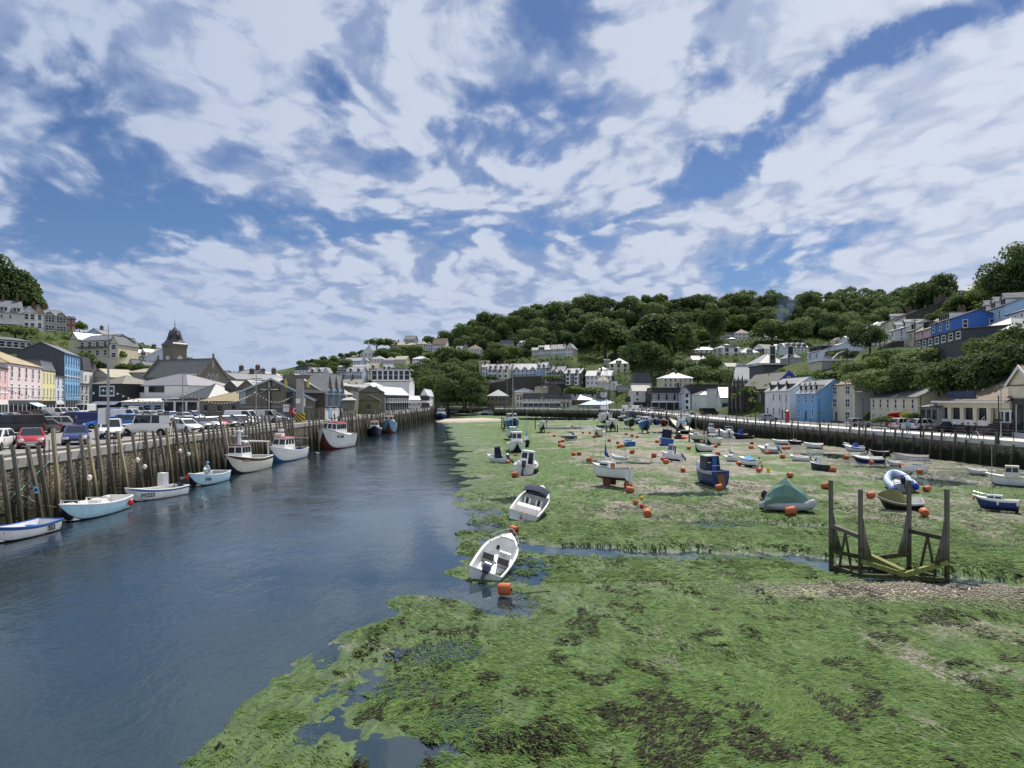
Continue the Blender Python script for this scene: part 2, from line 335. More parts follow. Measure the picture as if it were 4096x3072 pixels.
def person(label, loc, yaw, pose, top, trousers, hair, hat=None, s=1.):
    me, hd = FIG[pose]; r = thing('person', label, 'person', loc, -rad(yaw)); r.scale = (s,)*3
    m2 = me.copy(); ix = np.array(FIX[pose], np.int32); m2.materials.clear()
    for m_ in (SKIN, top, trousers, BLACK): m2.materials.append(m_)
    m2.polygons.foreach_set('material_index', ix); link('body', m2, r); b = MB(); b.ball((hd[0], hd[1]-.02, hd[2]+.02), .112, 10, 6, 0, (.88,1,.95)); 
    if hat: b.lathe([(.12,.02),(.125,.05),(.1,.13)], (hd[0],hd[1],hd[2]), n=10); b.box((hd[0],hd[1]+.14,hd[2]+.04), (.16,.12,.02))
    b.build('hat' if hat else 'hair', hat or hair, r, True)
    b = MB()
    for sx in (-1, 1): b.ball((hd[0]+sx*.034, hd[1]+.085, hd[2]-.06), .012, 6, 4)
    b.build('eyes', BLACK, r); return r
HS = []
def H(label, u0, u1, vb, ve, d0, d1=None, rot=None, zb=None, **k):
    k.update(label=label, u0=U_(u0), u1=U_(u1), ve=V_(ve), d0=d0)
    k0 = (k['u0']-CX)/F; k1 = (k['u1']-CX)/F; ax = k0*d0
    if d1 is None:
        th = rad(rot or 0.); w = (k1*d0-ax)/(cos(th)+k1*sin(th)); d1 = d0-w*sin(th)
    k['d1'] = d1; k['zb'] = zb if zb is not None else Zv(V_(vb), d0)
    k['A'] = Vector((ax, d0)); k['B'] = Vector((k1*d1, d1)); k['w'] = (k['B']-k['A']).length
    k['h'] = Zv(k['ve'], d0)-k['zb']
    if 'vr' in k:
        rf = k.get('roof', 'g'); dm = (d0+d1)/2+(0 if rf in 'xm' else k.get('depth', 8.)*k.get('ry', 1. if rf == 's' else .5)*abs(cos(math.atan2(d1-d0, k['B'].x-ax))))
        k['rise'] = max(.5, Zv(V_(k['vr']), dm)-k['h']-k['zb'])
    HS.append(k)
_WM = {}
def winmesh(w, h, fr, far, sash=True, cols=1):
    key = (round(w, 1), round(h, 1), fr.name, far, cols)
    if key not in _WM:
        b = MB(); t = max(.09, .1*w/cols)
        b.bx(-w/2, -w/2+t, -.09, 0, 0, h); b.bx(w/2-t, w/2, -.09, 0, 0, h); b.bx(-w/2+t, w/2-t, -.09, 0, h-t, h); b.bx(-w/2+t, w/2-t, -.09, 0, 0, t)
        if sash: b.bx(-w/2+t, w/2-t, -.07, 0, h*.5-.05, h*.5+.05)
        for i in range(1, cols): b.bx(-w/2+w*i/cols-.06, -w/2+w*i/cols+.06, -.075, 0, t, h-t)
        b.bx(-w/2-.1, w/2+.1, -.17, 0, -.13, 0, 1 if not far else 0)
        p = MB(); p.bx(-w/2+t*.5, w/2-t*.5, -.035, -.01, t*.5, h-t*.5)
        if far:
            for f in p.f: pass
            b.add(p.v, p.f, 1); _WM[key] = (b.mesh('window', [fr, GLASS]), None)
        else: _WM[key] = (b.mesh('window', [fr, SILL]), p.mesh('pane', [GLASS]))
    return _WM[key]
def window(root, x, y, z, w, h, fr=None, rz=0., far=False, cols=1):
    a, b = winmesh(w, h, fr or FRAME, far, True, cols)
    o = link('window', a, root); o.location = (x, y, z); o.rotation_euler = (0,0,rz)
    if b: link('pane', b, o)
    return o
def slab(b, q, t=.14, mi=0):   # a thick sheet hung below the polygon q
    b.prism(q, (0,0,-t), mi)
def roofmesh(kind, w, d, h, rise, ry=.5, ov=.28):
    b = MB(); g = MB(); y0 = d*ry
    if kind == 'g':
        s0 = rise/y0; s1 = rise/(d-y0); z = h+rise
        slab(b, [(-ov,-ov,h-ov*s0+.1),(w+ov,-ov,h-ov*s0+.1),(w+ov,y0,z+.1),(-ov,y0,z+.1)]); slab(b, [(w+ov,d+ov,h-ov*s1+.1),(-ov,d+ov,h-ov*s1+.1),(-ov,y0+.004,z+.1),(w+ov,y0+.004,z+.1)])
        b.bx(-ov, w+ov, y0-.13, y0+.13, z+.07, z+.17)
        for x, e in ((0,.02),(w,-.02)): g.prism([(x,0,h),(x,d,h),(x,y0,z-.05)], (e,0,0))
    elif kind == 'x':
        s = rise/(w/2); z = h+rise
        slab(b, [(-ov,-ov,h-ov*s+.1),(w/2,-ov,z+.1),(w/2,d+ov,z+.1),(-ov,d+ov,h-ov*s+.1)]); slab(b, [(w/2+.004,-ov,z+.1),(w+ov,-ov,h-ov*s+.1),(w+ov,d+ov,h-ov*s+.1),(w/2+.004,d+ov,z+.1)])
        b.bx(w/2-.13, w/2+.13, -ov, d+ov, z+.07, z+.17)
        for y, e in ((0,.02),(d,-.02)): g.prism([(0,y,h),(w,y,h),(w/2,y,z-.05)], (0,e,0))
    elif kind in 'hp':
        k = min(w, d)/2; z = h+rise
        r0, r1 = ((k,d/2,z),(w-k,d/2,z)) if w >= d else ((w/2,k,z),(w/2,d-k,z))
        if kind == 'p': r0 = (w/2-.01,d/2-.01,z); r1 = (w/2+.01,d/2+.01,z)
        e = h-.04; c = [(-ov,-ov,e),(w+ov,-ov,e),(w+ov,d+ov,e),(-ov,d+ov,e)]
        vs = c+[r0, r1]; fs = [(0,1,5,4),(2,3,4,5),(1,2,5),(3,0,4),(3,2,1,0)] if w >= d else [(0,1,4),(1,2,5,4),(2,3,5),(3,0,4,5),(3,2,1,0)]
        b.add(vs, fs)
        for p, q in ((0,4),(3,4),(1,5),(2,5)) if w >= d else ((0,4),(1,4),(2,5),(3,5)): b.tube([vs[p], vs[q]], .09, 4)
        b.tube([r0, r1], .1, 4)
    elif kind == 'm':
        i = min(1.1, w/5, d/5); b.loft([[(-.1,-.1,h),(w+.1,-.1,h),(w+.1,d+.1,h),(-.1,d+.1,h)], [(i*.6,i*.6,h+rise),(w-i*.6,i*.6,h+rise),(w-i*.6,d-i*.6,h+rise),(i*.6,d-i*.6,h+rise)]])
        b.bx(i*.6-.12, w-i*.6+.12, i*.6-.12, d-i*.6+.12, h+rise+.002, h+rise+.14)
    elif kind == 'f':
        b.bx(-ov, w+ov, -ov, d+ov, h+.002, h+rise)
    elif kind == 's':
        slab(b, [(-ov,-ov,h-ov*rise/d+.1),(w+ov,-ov,h-ov*rise/d+.1),(w+ov,d+ov,h+rise+.1),(-ov,d+ov,h+rise+.1)])
        for x, e in ((0,.02),(w,-.02)): g.prism([(x,0,h),(x,d,h),(x,d,h+rise-.05)], (e,0,0))
        g.bx(0, w, d-.02, d, h, h+rise-.05)
    return b, g
def roofz(k, y):    # height of the front slope at local y
    return k['h']+k['rise']*min(1, y/(k['depth']*k['ry']))
def build_house(k):
    for q, dv in dict(depth=8., roof='g', rise=2.6, wall=WHITE, rf=SLATE, win=(3,2), ww=.9, wh=1.25, ch=(), dm=0, dk='g', dw=1.3, side=None, sideL=None, shop=None, door=None, bays=0,
                      frame=None, name='house', cat='house', ry=.5, found=3., w0=0., group=None, quoin=None, band=None, gab=0, cols=1, wm=None, porch=None, balc=None, gmat=None, barge=None, sidewall=None, dmat=None, awn=None, skip=()).items(): k.setdefault(q, dv)
    A, B = k['A'], k['B']; w, d, h, rise = k['w'], k['depth'], k['h'], k['rise']
    ang = math.atan2(B.y-A.y, B.x-A.x); far = k['d0'] > 300
    root = thing(k['name'], k['label'], k['cat'], (A.x, A.y, k['zb']), ang, k['group']); k['root'] = root
    wb = MB(); wb.bx(0, w, 0, d, -k['found'], h)
    rb, g = roofmesh(k['roof'], w, d, h, rise, k['ry'])
    wb.add(g.v, g.f, 1 if k['gmat'] else 0)
    wmats = [k['wall'], k['gmat'] or k['wall'], k['sidewall'] or k['wall'], TRIMD]
    if k['sidewall']: wb.bx(w+.003, w+.03, .02, d-.02, -k['found'], h-.01, 2); wb.bx(-.03, -.003, .02, d-.02, -k['found'], h-.01, 2)
    wb.bx(.02, w-.02, -.1, -.002, h-.16, h-.05, 3)                     # gutter
    wb.build('wall', wmats, root)
    roof = rb.build('roof', k['rf'], root)
    if k['band'] is not None:
        for zf in (k['band'] if isinstance(k['band'], tuple) else (k['band'],)): MB().bx(-.02, w+.02, -.06, -.002, h*zf, h*zf+.25).build('string_course', TRIMW, root)
    if k['barge']:
        b = MB(); y0 = d*k['ry']
        if k['roof'] == 'g':
            for x in (-.36, w+.29): b.prism([(x,-.3,h-.35),(x,-.3,h+.02),(x,y0,h+rise+.12),(x,y0,h+rise-.3)], (.07,0,0)); b.prism([(x,d+.3,h-.35),(x,d+.3,h+.02),(x,y0,h+rise+.12),(x,y0,h+rise-.3)], (.07,0,0))
        else: b.prism([(-.3,-.36,h-.4),(-.3,-.36,h),(w/2,-.36,h+rise+.1),(w/2,-.36,h+rise-.35)], (0,.07,0)); b.prism([(w+.3,-.36,h-.4),(w+.3,-.36,h),(w/2,-.36,h+rise+.1),(w/2,-.36,h+rise-.35)], (0,.07,0))
        b.build('bargeboard', k['barge'], root)
    nc, nr = k['win']; z0 = k['w0']; fh = (h-z0)/max(nr, 1); wh = min(k['wh'], fh*.68); ww = k['ww']
    if k['shop']:
        MB().bx(.25, w-.25, -.16, -.002, z0-.75, z0-.05).build('fascia', k['shop'], root)
        n = max(2, int(w/2.6)); fb = MB(); gp = MB()
        for i in range(n+1): fb.bx(.25+(w-.5)*i/n-.07, .25+(w-.5)*i/n+.07, -.1, -.002, 0, z0-.76)
        fb.bx(.3, w-.3, -.09, -.002, 0, .5); s = fb.build('shopfront', TRIMW, root)
        gp.bx(.3, w-.3, -.05, -.02, .5, z0-.77).build('pane', GLASS, s)
    if k['bays']:
        for i in range(k['bays']):
            x = w*(i+.5)/k['bays']; bw = min(1.15, w/k['bays']*.36); b = MB()
            q = [(x-bw,-.003),(x-bw*.6,-.75),(x+bw*.6,-.75),(x+bw,-.003)]
            b.loft([[(a, c, 0) for a, c in q], [(a, c, h-.35) for a, c in q]]); bay = b.build('bay', k.get('bmat') or TRIMW, root)
            for r in range(nr): zz = z0+fh*(r+.3); MB().bx(x-bw*.5, x+bw*.5, -.775, -.755, zz, zz+wh).build('pane', GLASS, bay)
    for r in range(nr):
        for c in range(nc):
            if (c, r) in k['skip']: continue
            x = w*(c+.5)/nc
            if k['bays'] and any(abs(x-w*(i+.5)/k['bays']) < 1.2 for i in range(k['bays'])): continue
            if k['door'] is not None and r == 0 and abs(x-w*k['door']) < .8: continue
            window(root, x, 0, z0+fh*(r+.5)-wh*.42, ww, wh, k['frame'], 0, far, k['cols'])
    if k['door'] is not None:
        x = w*k['door']; dr = MB().bx(x-.45, x+.45, -.06, -.002, 0, 2.05).build('door', k['dmat'] or DFRAME, root); MB().ball((x+.32,-.1,1.), .05).build('handle', STEEL, dr)
    if k['side']:
        c_, r_ = k['side']
        for r in range(r_):
            for c in range(c_): window(root, w, d*(c+.5)/c_, z0+(h-z0)/r_*(r+.5)-wh*.42, min(ww, .9), wh, k['frame'], pi/2, far)
    if k['sideL']:
        c_, r_ = k['sideL']
        for r in range(r_):
            for c in range(c_): window(root, 0, d*(c+.5)/c_, z0+(h-z0)/r_*(r+.5)-wh*.42, min(ww, .9), wh, k['frame'], -pi/2, far)
    for q in k['ch']:
        fx, fy = q if isinstance(q, tuple) else (q, k['ry']); x, y = w*fx, d*fy; zt = h+rise if k['roof'] in 'gx' else h+rise*.75
        x = min(max(x, .5), w-.5); b = MB().bx(x-.38, x+.38, y-.62, y+.62, h-.1, zt+1.35); b.bx(x-.46, x+.46, y-.7, y+.7, zt+1.352, zt+1.5); c = b.build('chimney', k.get('cmat') or CHIM, roof)
        for dy in (-.35, .35): MB().lathe([(.14,zt+1.5),(.11,zt+1.95)], (x,y+dy,0), n=6).build('chimney_pot', POT, root)
    n = k['dm']
    for i in range(n):
        x = w*(i+.5)/n; dw = min(k['dw'], w/n*.85); y0 = .55; zb = roofz(k, y0) if k['roof'] != 'm' else h+.25
        dh = 1.25; y1 = min(d*k['ry'], y0+(dh+.2)/max(rise/(d*k['ry']), .25)) if k['roof'] != 'm' else 1.3
        b = MB(); b.bx(x-dw/2, x+dw/2, y0, y1, zb-.5, zb+dh)
        if k['dk'] == 'g':
            t = zb+dh; a = dw*.42; b.prism([(x-dw/2,y0,t),(x+dw/2,y0,t),(x,y0,t+a)], (0,y1-y0+.8,0))
            for s in (-1, 1): b.prism([(x,y0-.22,t+a+.12),(x+s*(dw/2+.2),y0-.22,t-.06),(x+s*(dw/2+.2),y0-.22,t-.2),(x,y0-.22,t+a)], (0,y1-y0+1.2,0), 1)
        else: b.bx(x-dw/2-.12, x+dw/2+.12, y0-.15, y1+.2, zb+dh+.003, zb+dh+.15, 1)
        dd = b.build('dormer', [k.get('dwall') or TRIMW, k.get('droof') or k['rf']], root)
        nn = max(1, int(dw/1.1))
        for j in range(nn): MB().bx(x-dw/2+dw*(j+.08)/nn+.05, x-dw/2+dw*(j+.92)/nn-.05, y0-.05, y0-.003, zb+.2, zb+dh-.1).build('pane', GLASS, dd)
    for i in range(k['gab']):                                           # full-height front gables
        x = w*(i+.5)/k['gab']; gw = min(w/k['gab']*.8, 4.2); t = h; a = gw*.5; b = MB()
        b.prism([(x-gw/2,-.25,h-.02),(x+gw/2,-.25,h-.02),(x,-.25,t+a)], (0,d*.5,0)); gb = b.build('gable', k['gmat'] or k['wall'], root); b = MB()
        for s in (-1, 1): b.prism([(x,-.5,t+a+.16),(x+s*(gw/2+.25),-.5,t-.05),(x+s*(gw/2+.25),-.5,t-.22),(x,-.5,t+a)], (0,d*.5+.3,0), 0)
        b.build('gable_roof', k['rf'], gb)
        window(root, x, -.25, h+.12, .8, min(1.0, a*.6), k['frame'], 0, far)
    if k['balc']:
        z = h*k['balc']; b = MB().bx(.1, w-.1, -1.2, -.002, z-.15, z); b.bx(.1, w-.1, -1.2, -1.15, z+.95, z+1.03)
        for i in range(int(w/1.2)+1): x = .12+(w-.24)*i/max(1, int(w/1.2)); b.bx(x-.03, x+.03, -1.19, -1.15, z, z+.95)
        b.build('balcony', k.get('balmat') or TRIMW, root)
    if k['awn']:
        a0, a1, z, m = k['awn']; MB().prism([(w*a0,-.003,z),(w*a0,-1.7,z-.8),(w*a0,-1.7,z-.9),(w*a0,-.003,z-.1)], (w*(a1-a0),0,0)).build('awning', m, root)
    return root
Z('F'); q = 3.8
H('brown stone warehouse with a grey hipped slate roof on the far quay', 310, 590, 0, 895, 338, zb=q, depth=11, roof='h', vr=815, wall=STONE, rf=SLATE, win=(6,2), frame=DFRAME, name='warehouse', cat='warehouse')
H('narrow white block with two tall windows beside the harbour hotel', 685, 752, 0, 892, 330, zb=q, depth=9, roof='f', rise=.3, win=(2,2), wh=2.2, name='office_block', cat='building')
H('long cream harbour hotel with white bay windows in a dark mansard roof', 753, 1242, 0, 932, 329, zb=q, depth=10, roof='m', vr=865, wall=CREAM, rf=DSLATE, win=(8,1), wh=1.1, w0=3.1, shop=TRIMW, dm=4, dw=3.4, dk='f', name='hotel', cat='hotel')
H('dark slate wing at the end of the cream harbour hotel', 1243, 1380, 0, 935, 331, zb=q, depth=9, roof='m', vr=868, wall=CREAM, rf=DSLATE, win=(2,1), w0=3.1, dm=1, dw=1.6, dk='f', name='hotel_wing', cat='hotel')
H('cream block under a white metal roof behind the harbour hotel', 655, 912, 0, 838, 345, zb=q, depth=11, roof='h', vr=798, wall=CREAM, rf=PALEROOF, win=(4,1), w0=8)
H('square cream tower house with a low hipped roof above the hotel', 915, 1098, 0, 790, 344, zb=q, depth=10, roof='h', vr=760, wall=CREAM, rf=BROWNT, win=(3,1), w0=10.5, ww=1.1)
H('small white shed with two dark doorways on the quay edge', 1258, 1356, 0, 985, 322, zb=q, depth=6, roof='f', rise=.3, win=(2,1), wh=2., ww=.8, frame=DFRAME, name='shed', cat='shed')
H('long grey stone hall with a pale slate roof by the clock tower', 1366, 1745, 0, 945, 335, zb=q, depth=9, roof='g', vr=880, wall=STONE, rf=PSLATE, win=(5,1), wh=1.6, frame=DFRAME, name='hall', cat='hall')
H('glazed quayside cafe under a wide pale blue hipped canopy', 1490, 2005, 0, 1008, 318, rot=3, zb=q, depth=12, roof='h', vr=945, wall=GREYR, rf=mat('pale_blue_canopy', (.3,.4,.5), .6, .12, 1.), win=(9,1), ww=2., wh=2.2, cols=2, name='cafe', cat='cafe')
H('battlemented cream tower house at the end of the upper terrace', 207, 335, 640, 470, 372, depth=7, roof='f', rise=.9, wall=CREAM, rf=CREAM, win=(2,3), name='tower_house')
H('narrow white house squeezed beside the battlemented tower', 250, 318, 648, 530, 366, depth=8, roof='g', vr=490, win=(2,2), ch=(.5,), rf=SLATE)
H('white terraced house with twin gabled dormers, next to the pale yellow one', 318, 448, 672, 560, 364, rot=10, depth=9, vr=495, win=(3,2), dm=2, bays=2, rf=PSLATE, ch=(.8,))
H('pale yellow terraced house with twin dormers next to the blue terrace', 445, 590, 680, 562, 362, rot=22, depth=10, vr=490, wall=CREAM, rf=PSLATE, win=(4,2), dm=2, bays=2, side=(1,1), ch=(.75,))
for i, (a, b_) in enumerate(((632,735),(735,838),(838,935))):
    H(('first','second','third')[i]+' gabled house of the sky blue terrace, counted from the pale yellow house', a, b_, 665, 572-i*2, 362, depth=9, vr=486, wall=PALEB, rf=PSLATE, win=(2,2), gab=1, frame=FRAME, balc=.5, bmat=LILAC)
H('tall sky blue house with a side gable ending the blue terrace', 935, 1052, 663, 545, 361, rot=20, depth=10, vr=470, wall=PALEB, rf=PSLATE, win=(3,3), dm=2, side=(2,2), ch=(.2,))
H('grey slate fronted house with white bays below the sky blue terrace', 1032, 1118, 735, 552, 352, depth=9, roof='f', rise=.35, wall=GREYR, rf=SLATE, win=(2,4), bays=1)
H('half timbered house with a black and white gable and white verandah', 1116, 1285, 748, 600, 350, rot=16, depth=10, vr=520, wall=DSTONE, rf=SLATE, win=(5,3), gab=2, ch=(.3,), dwall=TRIMW, balc=.4, gmat=BLACKR)
H('dark brown stone house with twin gabled dormers and a slate end wall', 1288, 1490, 762, 612, 346, rot=24, depth=11, vr=548, wall=DSTONE, rf=PSLATE, win=(5,3), dm=2, bays=2, side=(2,2), ch=(.85,))
H('pair of white houses with one roof dormer and a dark slate end wall', 1557, 1882, 765, 642, 345, rot=17, depth=10, vr=575, rf=PSLATE, win=(6,2), dm=1, dw=1.8, sidewall=SLATEH, ch=(.55,), door=.5, ww=1.)
H('flat white extension below the slate end of the white pair', 1876, 1958, 800, 708, 338, depth=6, roof='f', rise=.25, win=(1,1), name='extension', cat='building')
cl = [(CREAM,MOSSY,'pale yellow'),(WHITE,SLATE,'white'),(CREAM,PSLATE,'ochre'),(WHITE,MOSSY,'white'),(LILAC,MOSSY,'blue grey'),(WHITE,PSLATE,'white')]
xs = [876,958,1040,1122,1208,1295,1388]
nm = ['pale yellow house at the near end of the long hillside terrace, by the flat dormer', 'white house with a wide flat dormer in the long hillside terrace', 'ochre house under a pale roof in the long hillside terrace', 'white house with a mossy roof in the middle of the long hillside terrace', 'blue grey house with a mossy roof in the long hillside terrace', 'white hip roofed house closing the long hillside terrace']
for i in range(6):
    H(nm[i], xs[i], xs[i+1], 412-i*3.6, 318-i*4.5, 432-i*2, rot=8 if i < 5 else 18, depth=9 if i < 5 else 15, roof='g' if i < 5 else 'h', vr=(285,258,252,248,243,238)[i], wall=cl[i][0], rf=cl[i][1], win=(3,2), dm=1 if i == 1 else 0, dk='f', dw=6., ch=(.95,) if i in (2,4) else (), side=(3,2) if i == 5 else None, dwall=GREYR)
H('grey house with three flat dormers high in the wood', 468, 650, 268, 228, 470, depth=10, roof='m', vr=190, wall=GREYR, rf=SLATE, win=(4,1), dm=3, dk='f', dw=3.)
H('cream house with two glazed gable dormers high in the wood', 690, 795, 306, 252, 466, rot=30, depth=13, vr=195, wall=CREAM, rf=PSLATE, win=(3,1), dm=2, dw=2.6)
H('plain pale gable end house at the left of the wooded hillside', 0, 84, 362, 300, 455, depth=12, roof='x', vr=240, wall=GREYR, rf=SLATE, win=(2,1), ch=(.5,))
H('white house under a brown hipped roof among the trees', 66, 252, 360, 300, 452, depth=11, roof='h', vr=250, rf=BROWNT, win=(5,1))
H('large cream villa with a glazed roof light and two bays above a lawn', 1848, 2098, 606, 487, 378, rot=14, depth=13, roof='h', vr=420, wall=CREAM, rf=PSLATE, win=(3,2), ww=1.4, wh=2.2, bays=0, dm=1, dw=3, dk='f', door=.5, side=(2,1), name='villa', cat='house', frame=DFRAME, ch=((.95,.3),))
H('small white domed garden pavilion beside the cream villa', 1724, 1844, 590, 560, 368, depth=9, roof='p', vr=530, rf=PALEROOF, win=(3,1), ww=2., name='pavilion', cat='pavilion')
H('little grey green garden shed above the pavilion', 1803, 1868, 478, 446, 392, depth=6, roof='s', rise=.8, wall=GREYR, win=(1,1), name='shed', cat='shed')
H('pale clapboard beach hut in a garden below the white pair', 1966, 2085, 808, 765, 330, depth=6, roof='x', vr=748, wall=GREYR, rf=PSLATE, win=(2,1), name='garden_hut', cat='hut')
Z('G')
H('white bungalow with two white chimneys and an arched porch', 880, 1186, 352, 312, 442, depth=12, roof='h', vr=278, rf=PSLATE, win=(5,1), ch=(.25,.72), cmat=WHITE, door=.5, ww=1.4, name='bungalow')
H('white three storey house with a wide black framed roof dormer', 1232, 1458, 407, 285, 402, rot=-14, depth=11, roof='h', vr=240, rf=PSLATE, win=(2,2), ww=2.2, wh=1.9, cols=3, dm=1, dw=8., dk='f', frame=DFRAME, sideL=(2,2))
H('white bungalow with a big pyramid roof and one dormer', 1468, 1698, 387, 346, 402, depth=15, roof='h', vr=290, rf=PSLATE, win=(4,1), ww=1.8, dm=1, dw=3.4, door=.55, name='bungalow')
H('white house with a slate hung end wall and mossy roof', 1762, 1908, 362, 300, 402, rot=-24, depth=10, vr=245, rf=MOSSY, win=(3,2), sidewall=SLATEH)
H('white house with two dormers and a verandah below the wood', 1912, 2072, 398, 308, 384, rot=8, depth=10, vr=242, rf=PSLATE, win=(4,2), dm=2, dw=2., balc=.48)
H('tall white gabled house with paired dark windows', 2040, 2150, 388, 275, 380, rot=-20, depth=10, roof='g', vr=232, rf=PSLATE, win=(2,3), wh=1.8, gab=1)
H('flat roofed white apartment house in the topmost row', 1258, 1398, 172, 104, 474, depth=11, roof='f', rise=.5, win=(5,2), ww=1.6, name='apartment_house', cat='house')
H('white house with a brown pyramid roof in the topmost row', 1378, 1582, 186, 104, 470, rot=12, depth=15, roof='h', vr=58, rf=BROWNT, win=(4,2), ww=1.5, ch=(.5,))
H('cream bungalow with one dormer next to the brown pyramid roof', 1588, 1748, 194, 146, 468, depth=12, roof='h', vr=98, wall=CREAM, rf=TAN, win=(3,1), dm=1, dw=2.4, ww=1.6, name='bungalow')
H('cream bungalow with a dormer at the end of the topmost row', 1750, 1924, 192, 150, 466, depth=13, roof='h', vr=98, wall=CREAM, rf=PSLATE, win=(4,1), dm=1, dw=2.4, ww=1.6, name='bungalow', ch=(.9,))
H('small white conservatory below the topmost row', 1322, 1396, 204, 172, 458, depth=6, roof='p', vr=156, rf=PALEROOF, win=(3,1), ww=1.4, name='conservatory', cat='conservatory')
H('cream three storey house with slate hung end among gardens', 858, 1038, 532, 440, 352, rot=-16, depth=9, roof='g', vr=388, wall=CREAM, rf=SLATE, win=(3,2), ww=1.2, wh=2., sidewall=SLATEH, ch=(.1,.9))
H('low white bungalow with a gabled wing below the gardens', 1290, 1450, 572, 525, 336, depth=9, vr=480, rf=MOSSY, win=(4,1), name='bungalow')
H('white gabled wing of the low bungalow', 1425, 1525, 574, 520, 333, depth=9, roof='x', vr=470, rf=SLATE, win=(1,1), name='bungalow_wing', cat='house')
H('cream house with a bright white roof and ten sash windows', 482, 858, 0, 668, 288, zb=13., rot=-2, depth=11, roof='h', vr=605, wall=CREAM, rf=PALEROOF, win=(6,2), ww=1., wh=1.7, ch=(.3,.55), door=.5)
H('grey slate hung house with a wide white dormer window', 112, 338, 0, 732, 296, zb=9., depth=9, roof='m', vr=605, wall=GREYW, rf=SLATEH, win=(4,1), w0=3., dm=2, dw=3.4, dk='f', ch=(.8,))
H('white rendered house with black quoins and a mossy roof on the quay', 98, 330, 0, 835, 272, zb=3.5, depth=10, vr=760, wall=GREYW, rf=MOSSY, win=(2,2), w0=3.4, ww=1.3, wh=1.6, shop=TRIMD, band=(.64,))
H('black boarded flats with white bays and a black mansard', 326, 725, 0, 868, 262, zb=3.5, depth=11, roof='m', vr=795, wall=BLACKR, rf=BLACKR, win=(4,2), w0=4., ww=2.1, wh=1.6, cols=2, dm=3, dw=5., dk='f', shop=TRIMW, bays=0, name='flats', cat='flats', band=(.99,))
H('small pale blue house squeezed beside the black flats', 728, 826, 0, 860, 256, zb=3.5, depth=9, roof='x', vr=795, wall=LILAC, win=(2,3), bays=1)
H('dark slate house with a black mansard and one white dormer', 828, 1208, 0, 862, 262, zb=3.5, rot=-3, depth=11, roof='m', vr=755, wall=SLATEH, rf=BLACKR, win=(2,2), w0=3.5, dm=3, dk='f', dw=2.6)
H('white house with a dark hipped roof at the bend of the quay', 935, 1140, 0, 882, 244, zb=3.5, depth=10, roof='h', vr=835, rf=DSLATE, win=(2,2), wh=1.7, skip=((0,0),(0,1),(1,1)))
H('narrow white house with small square windows beside the hotel', 1140, 1212, 0, 810, 228, zb=3.4, depth=10, roof='f', rise=.3, wall=GREYW, win=(1,5), rf=PSLATE)
H('cream quayside hotel with a glass balcony and slate roof', 1214, 1440, 0, 915, 214, zb=3.4, rot=10, depth=12, roof='g', vr=785, wall=GREYW, rf=PSLATE, win=(4,2), ww=2., wh=1.8, cols=2, balc=.42, shop=TRIMD, w0=3.4, name='hotel', cat='hotel', balmat=GREYM)
H('large hotel with two rows of dormers and a green glass conservatory', 1362, 1560, 0, 770, 238, zb=3.4, rot=28, depth=14, roof='g', vr=515, rf=PSLATE, win=(5,2), w0=6, dm=3, dw=2., name='hotel', cat='hotel')
H('broad slate fronted top floor with two pale windows and a flat roof', 1752, 2205, 0, 518, 216, zb=3.4, depth=13, roof='f', rise=.4, wall=SLATEH, rf=TRIMD, win=(2,1), w0=23., ww=2., wh=2.6, name='hotel_annexe', cat='hotel')
H('house with a glaring white pyramid roof and tall cream chimney', 1690, 2045, 500, 480, 262, depth=15, roof='h', vr=372, rf=PSLATE, win=(6,1), ww=1.6, ch=((.6,.2),), cmat=CREAM, found=10)
H('cream house with a white hip roof behind the pyramid roofed house', 2105, 2212, 500, 405, 258, depth=9, roof='h', vr=355, wall=GREYR, rf=PSLATE, win=(1,1), found=10)
Z('H')
H('white quay house with three small dormers and a dark garage door', 212, 560, 0, 1112, 168, 152, zb=3.3, depth=9, roof='g', vr=925, wall=WHITE, rf=PSLATE, win=(4,2), dm=3, dw=1.6, wh=1.5, ry=.5, dwall=SLATEH, door=.72, skip=((0,1),))
H('sky blue quay house with white dormers and hanging baskets', 652, 940, 0, 1140, 149, 138, zb=3.3, depth=7, roof='g', vr=955, wall=BLUEW, rf=PSLATE, win=(3,2), dm=4, dw=1.4, wh=1.7, side=(1,1), door=.5)
H('low sky blue wing with a bright slate roof beside the blue quay house', 942, 1112, 0, 1190, 141, 140, zb=3.3, depth=8, roof='s', rise=3., wall=BLUEW, rf=PSLATE, win=(1,1), name='house_wing', cat='house')
H('tall cream quay house with a blank weathered end gable and brown tiled roof', 1118, 1480, 0, 1030, 140, 127, zb=3.2, depth=14, roof='g', vr=910, ry=.4, wall=CREAM, rf=BROWNT, win=(2,3), ww=2.2, wh=1.7, cols=2, sidewall=GREYW, gmat=GREYW, door=.3)
H('pale blue house with a long roof, black dormers and blue panelled window', 806, 990, 690, 575, 200, 190, depth=14, roof='g', vr=450, wall=LILAC, rf=PSLATE, win=(2,1), ww=1.5, dm=2, dw=4., dk='f', dwall=BLACKR, found=8)
H('flat roofed cream annexe with three small windows on the slope', 832, 1012, 905, 712, 186, 176, depth=10, roof='f', rise=.5, wall=CREAM, rf=TRIMW, win=(3,1), w0=3., ww=1., wh=1.8, found=8, sidewall=GREYR, name='annexe', cat='building')
H('cream house with a grey hip roof behind the flat annexe', 585, 720, 735, 635, 214, depth=9, roof='h', vr=582, wall=GREYR, rf=PSLATE, win=(1,1), found=8)
H('white house with a row of gabled dormers at the foot of the wood', 505, 815, 560, 490, 330, depth=9, vr=435, rf=PSLATE, win=(6,2), dm=4, dw=1.9)
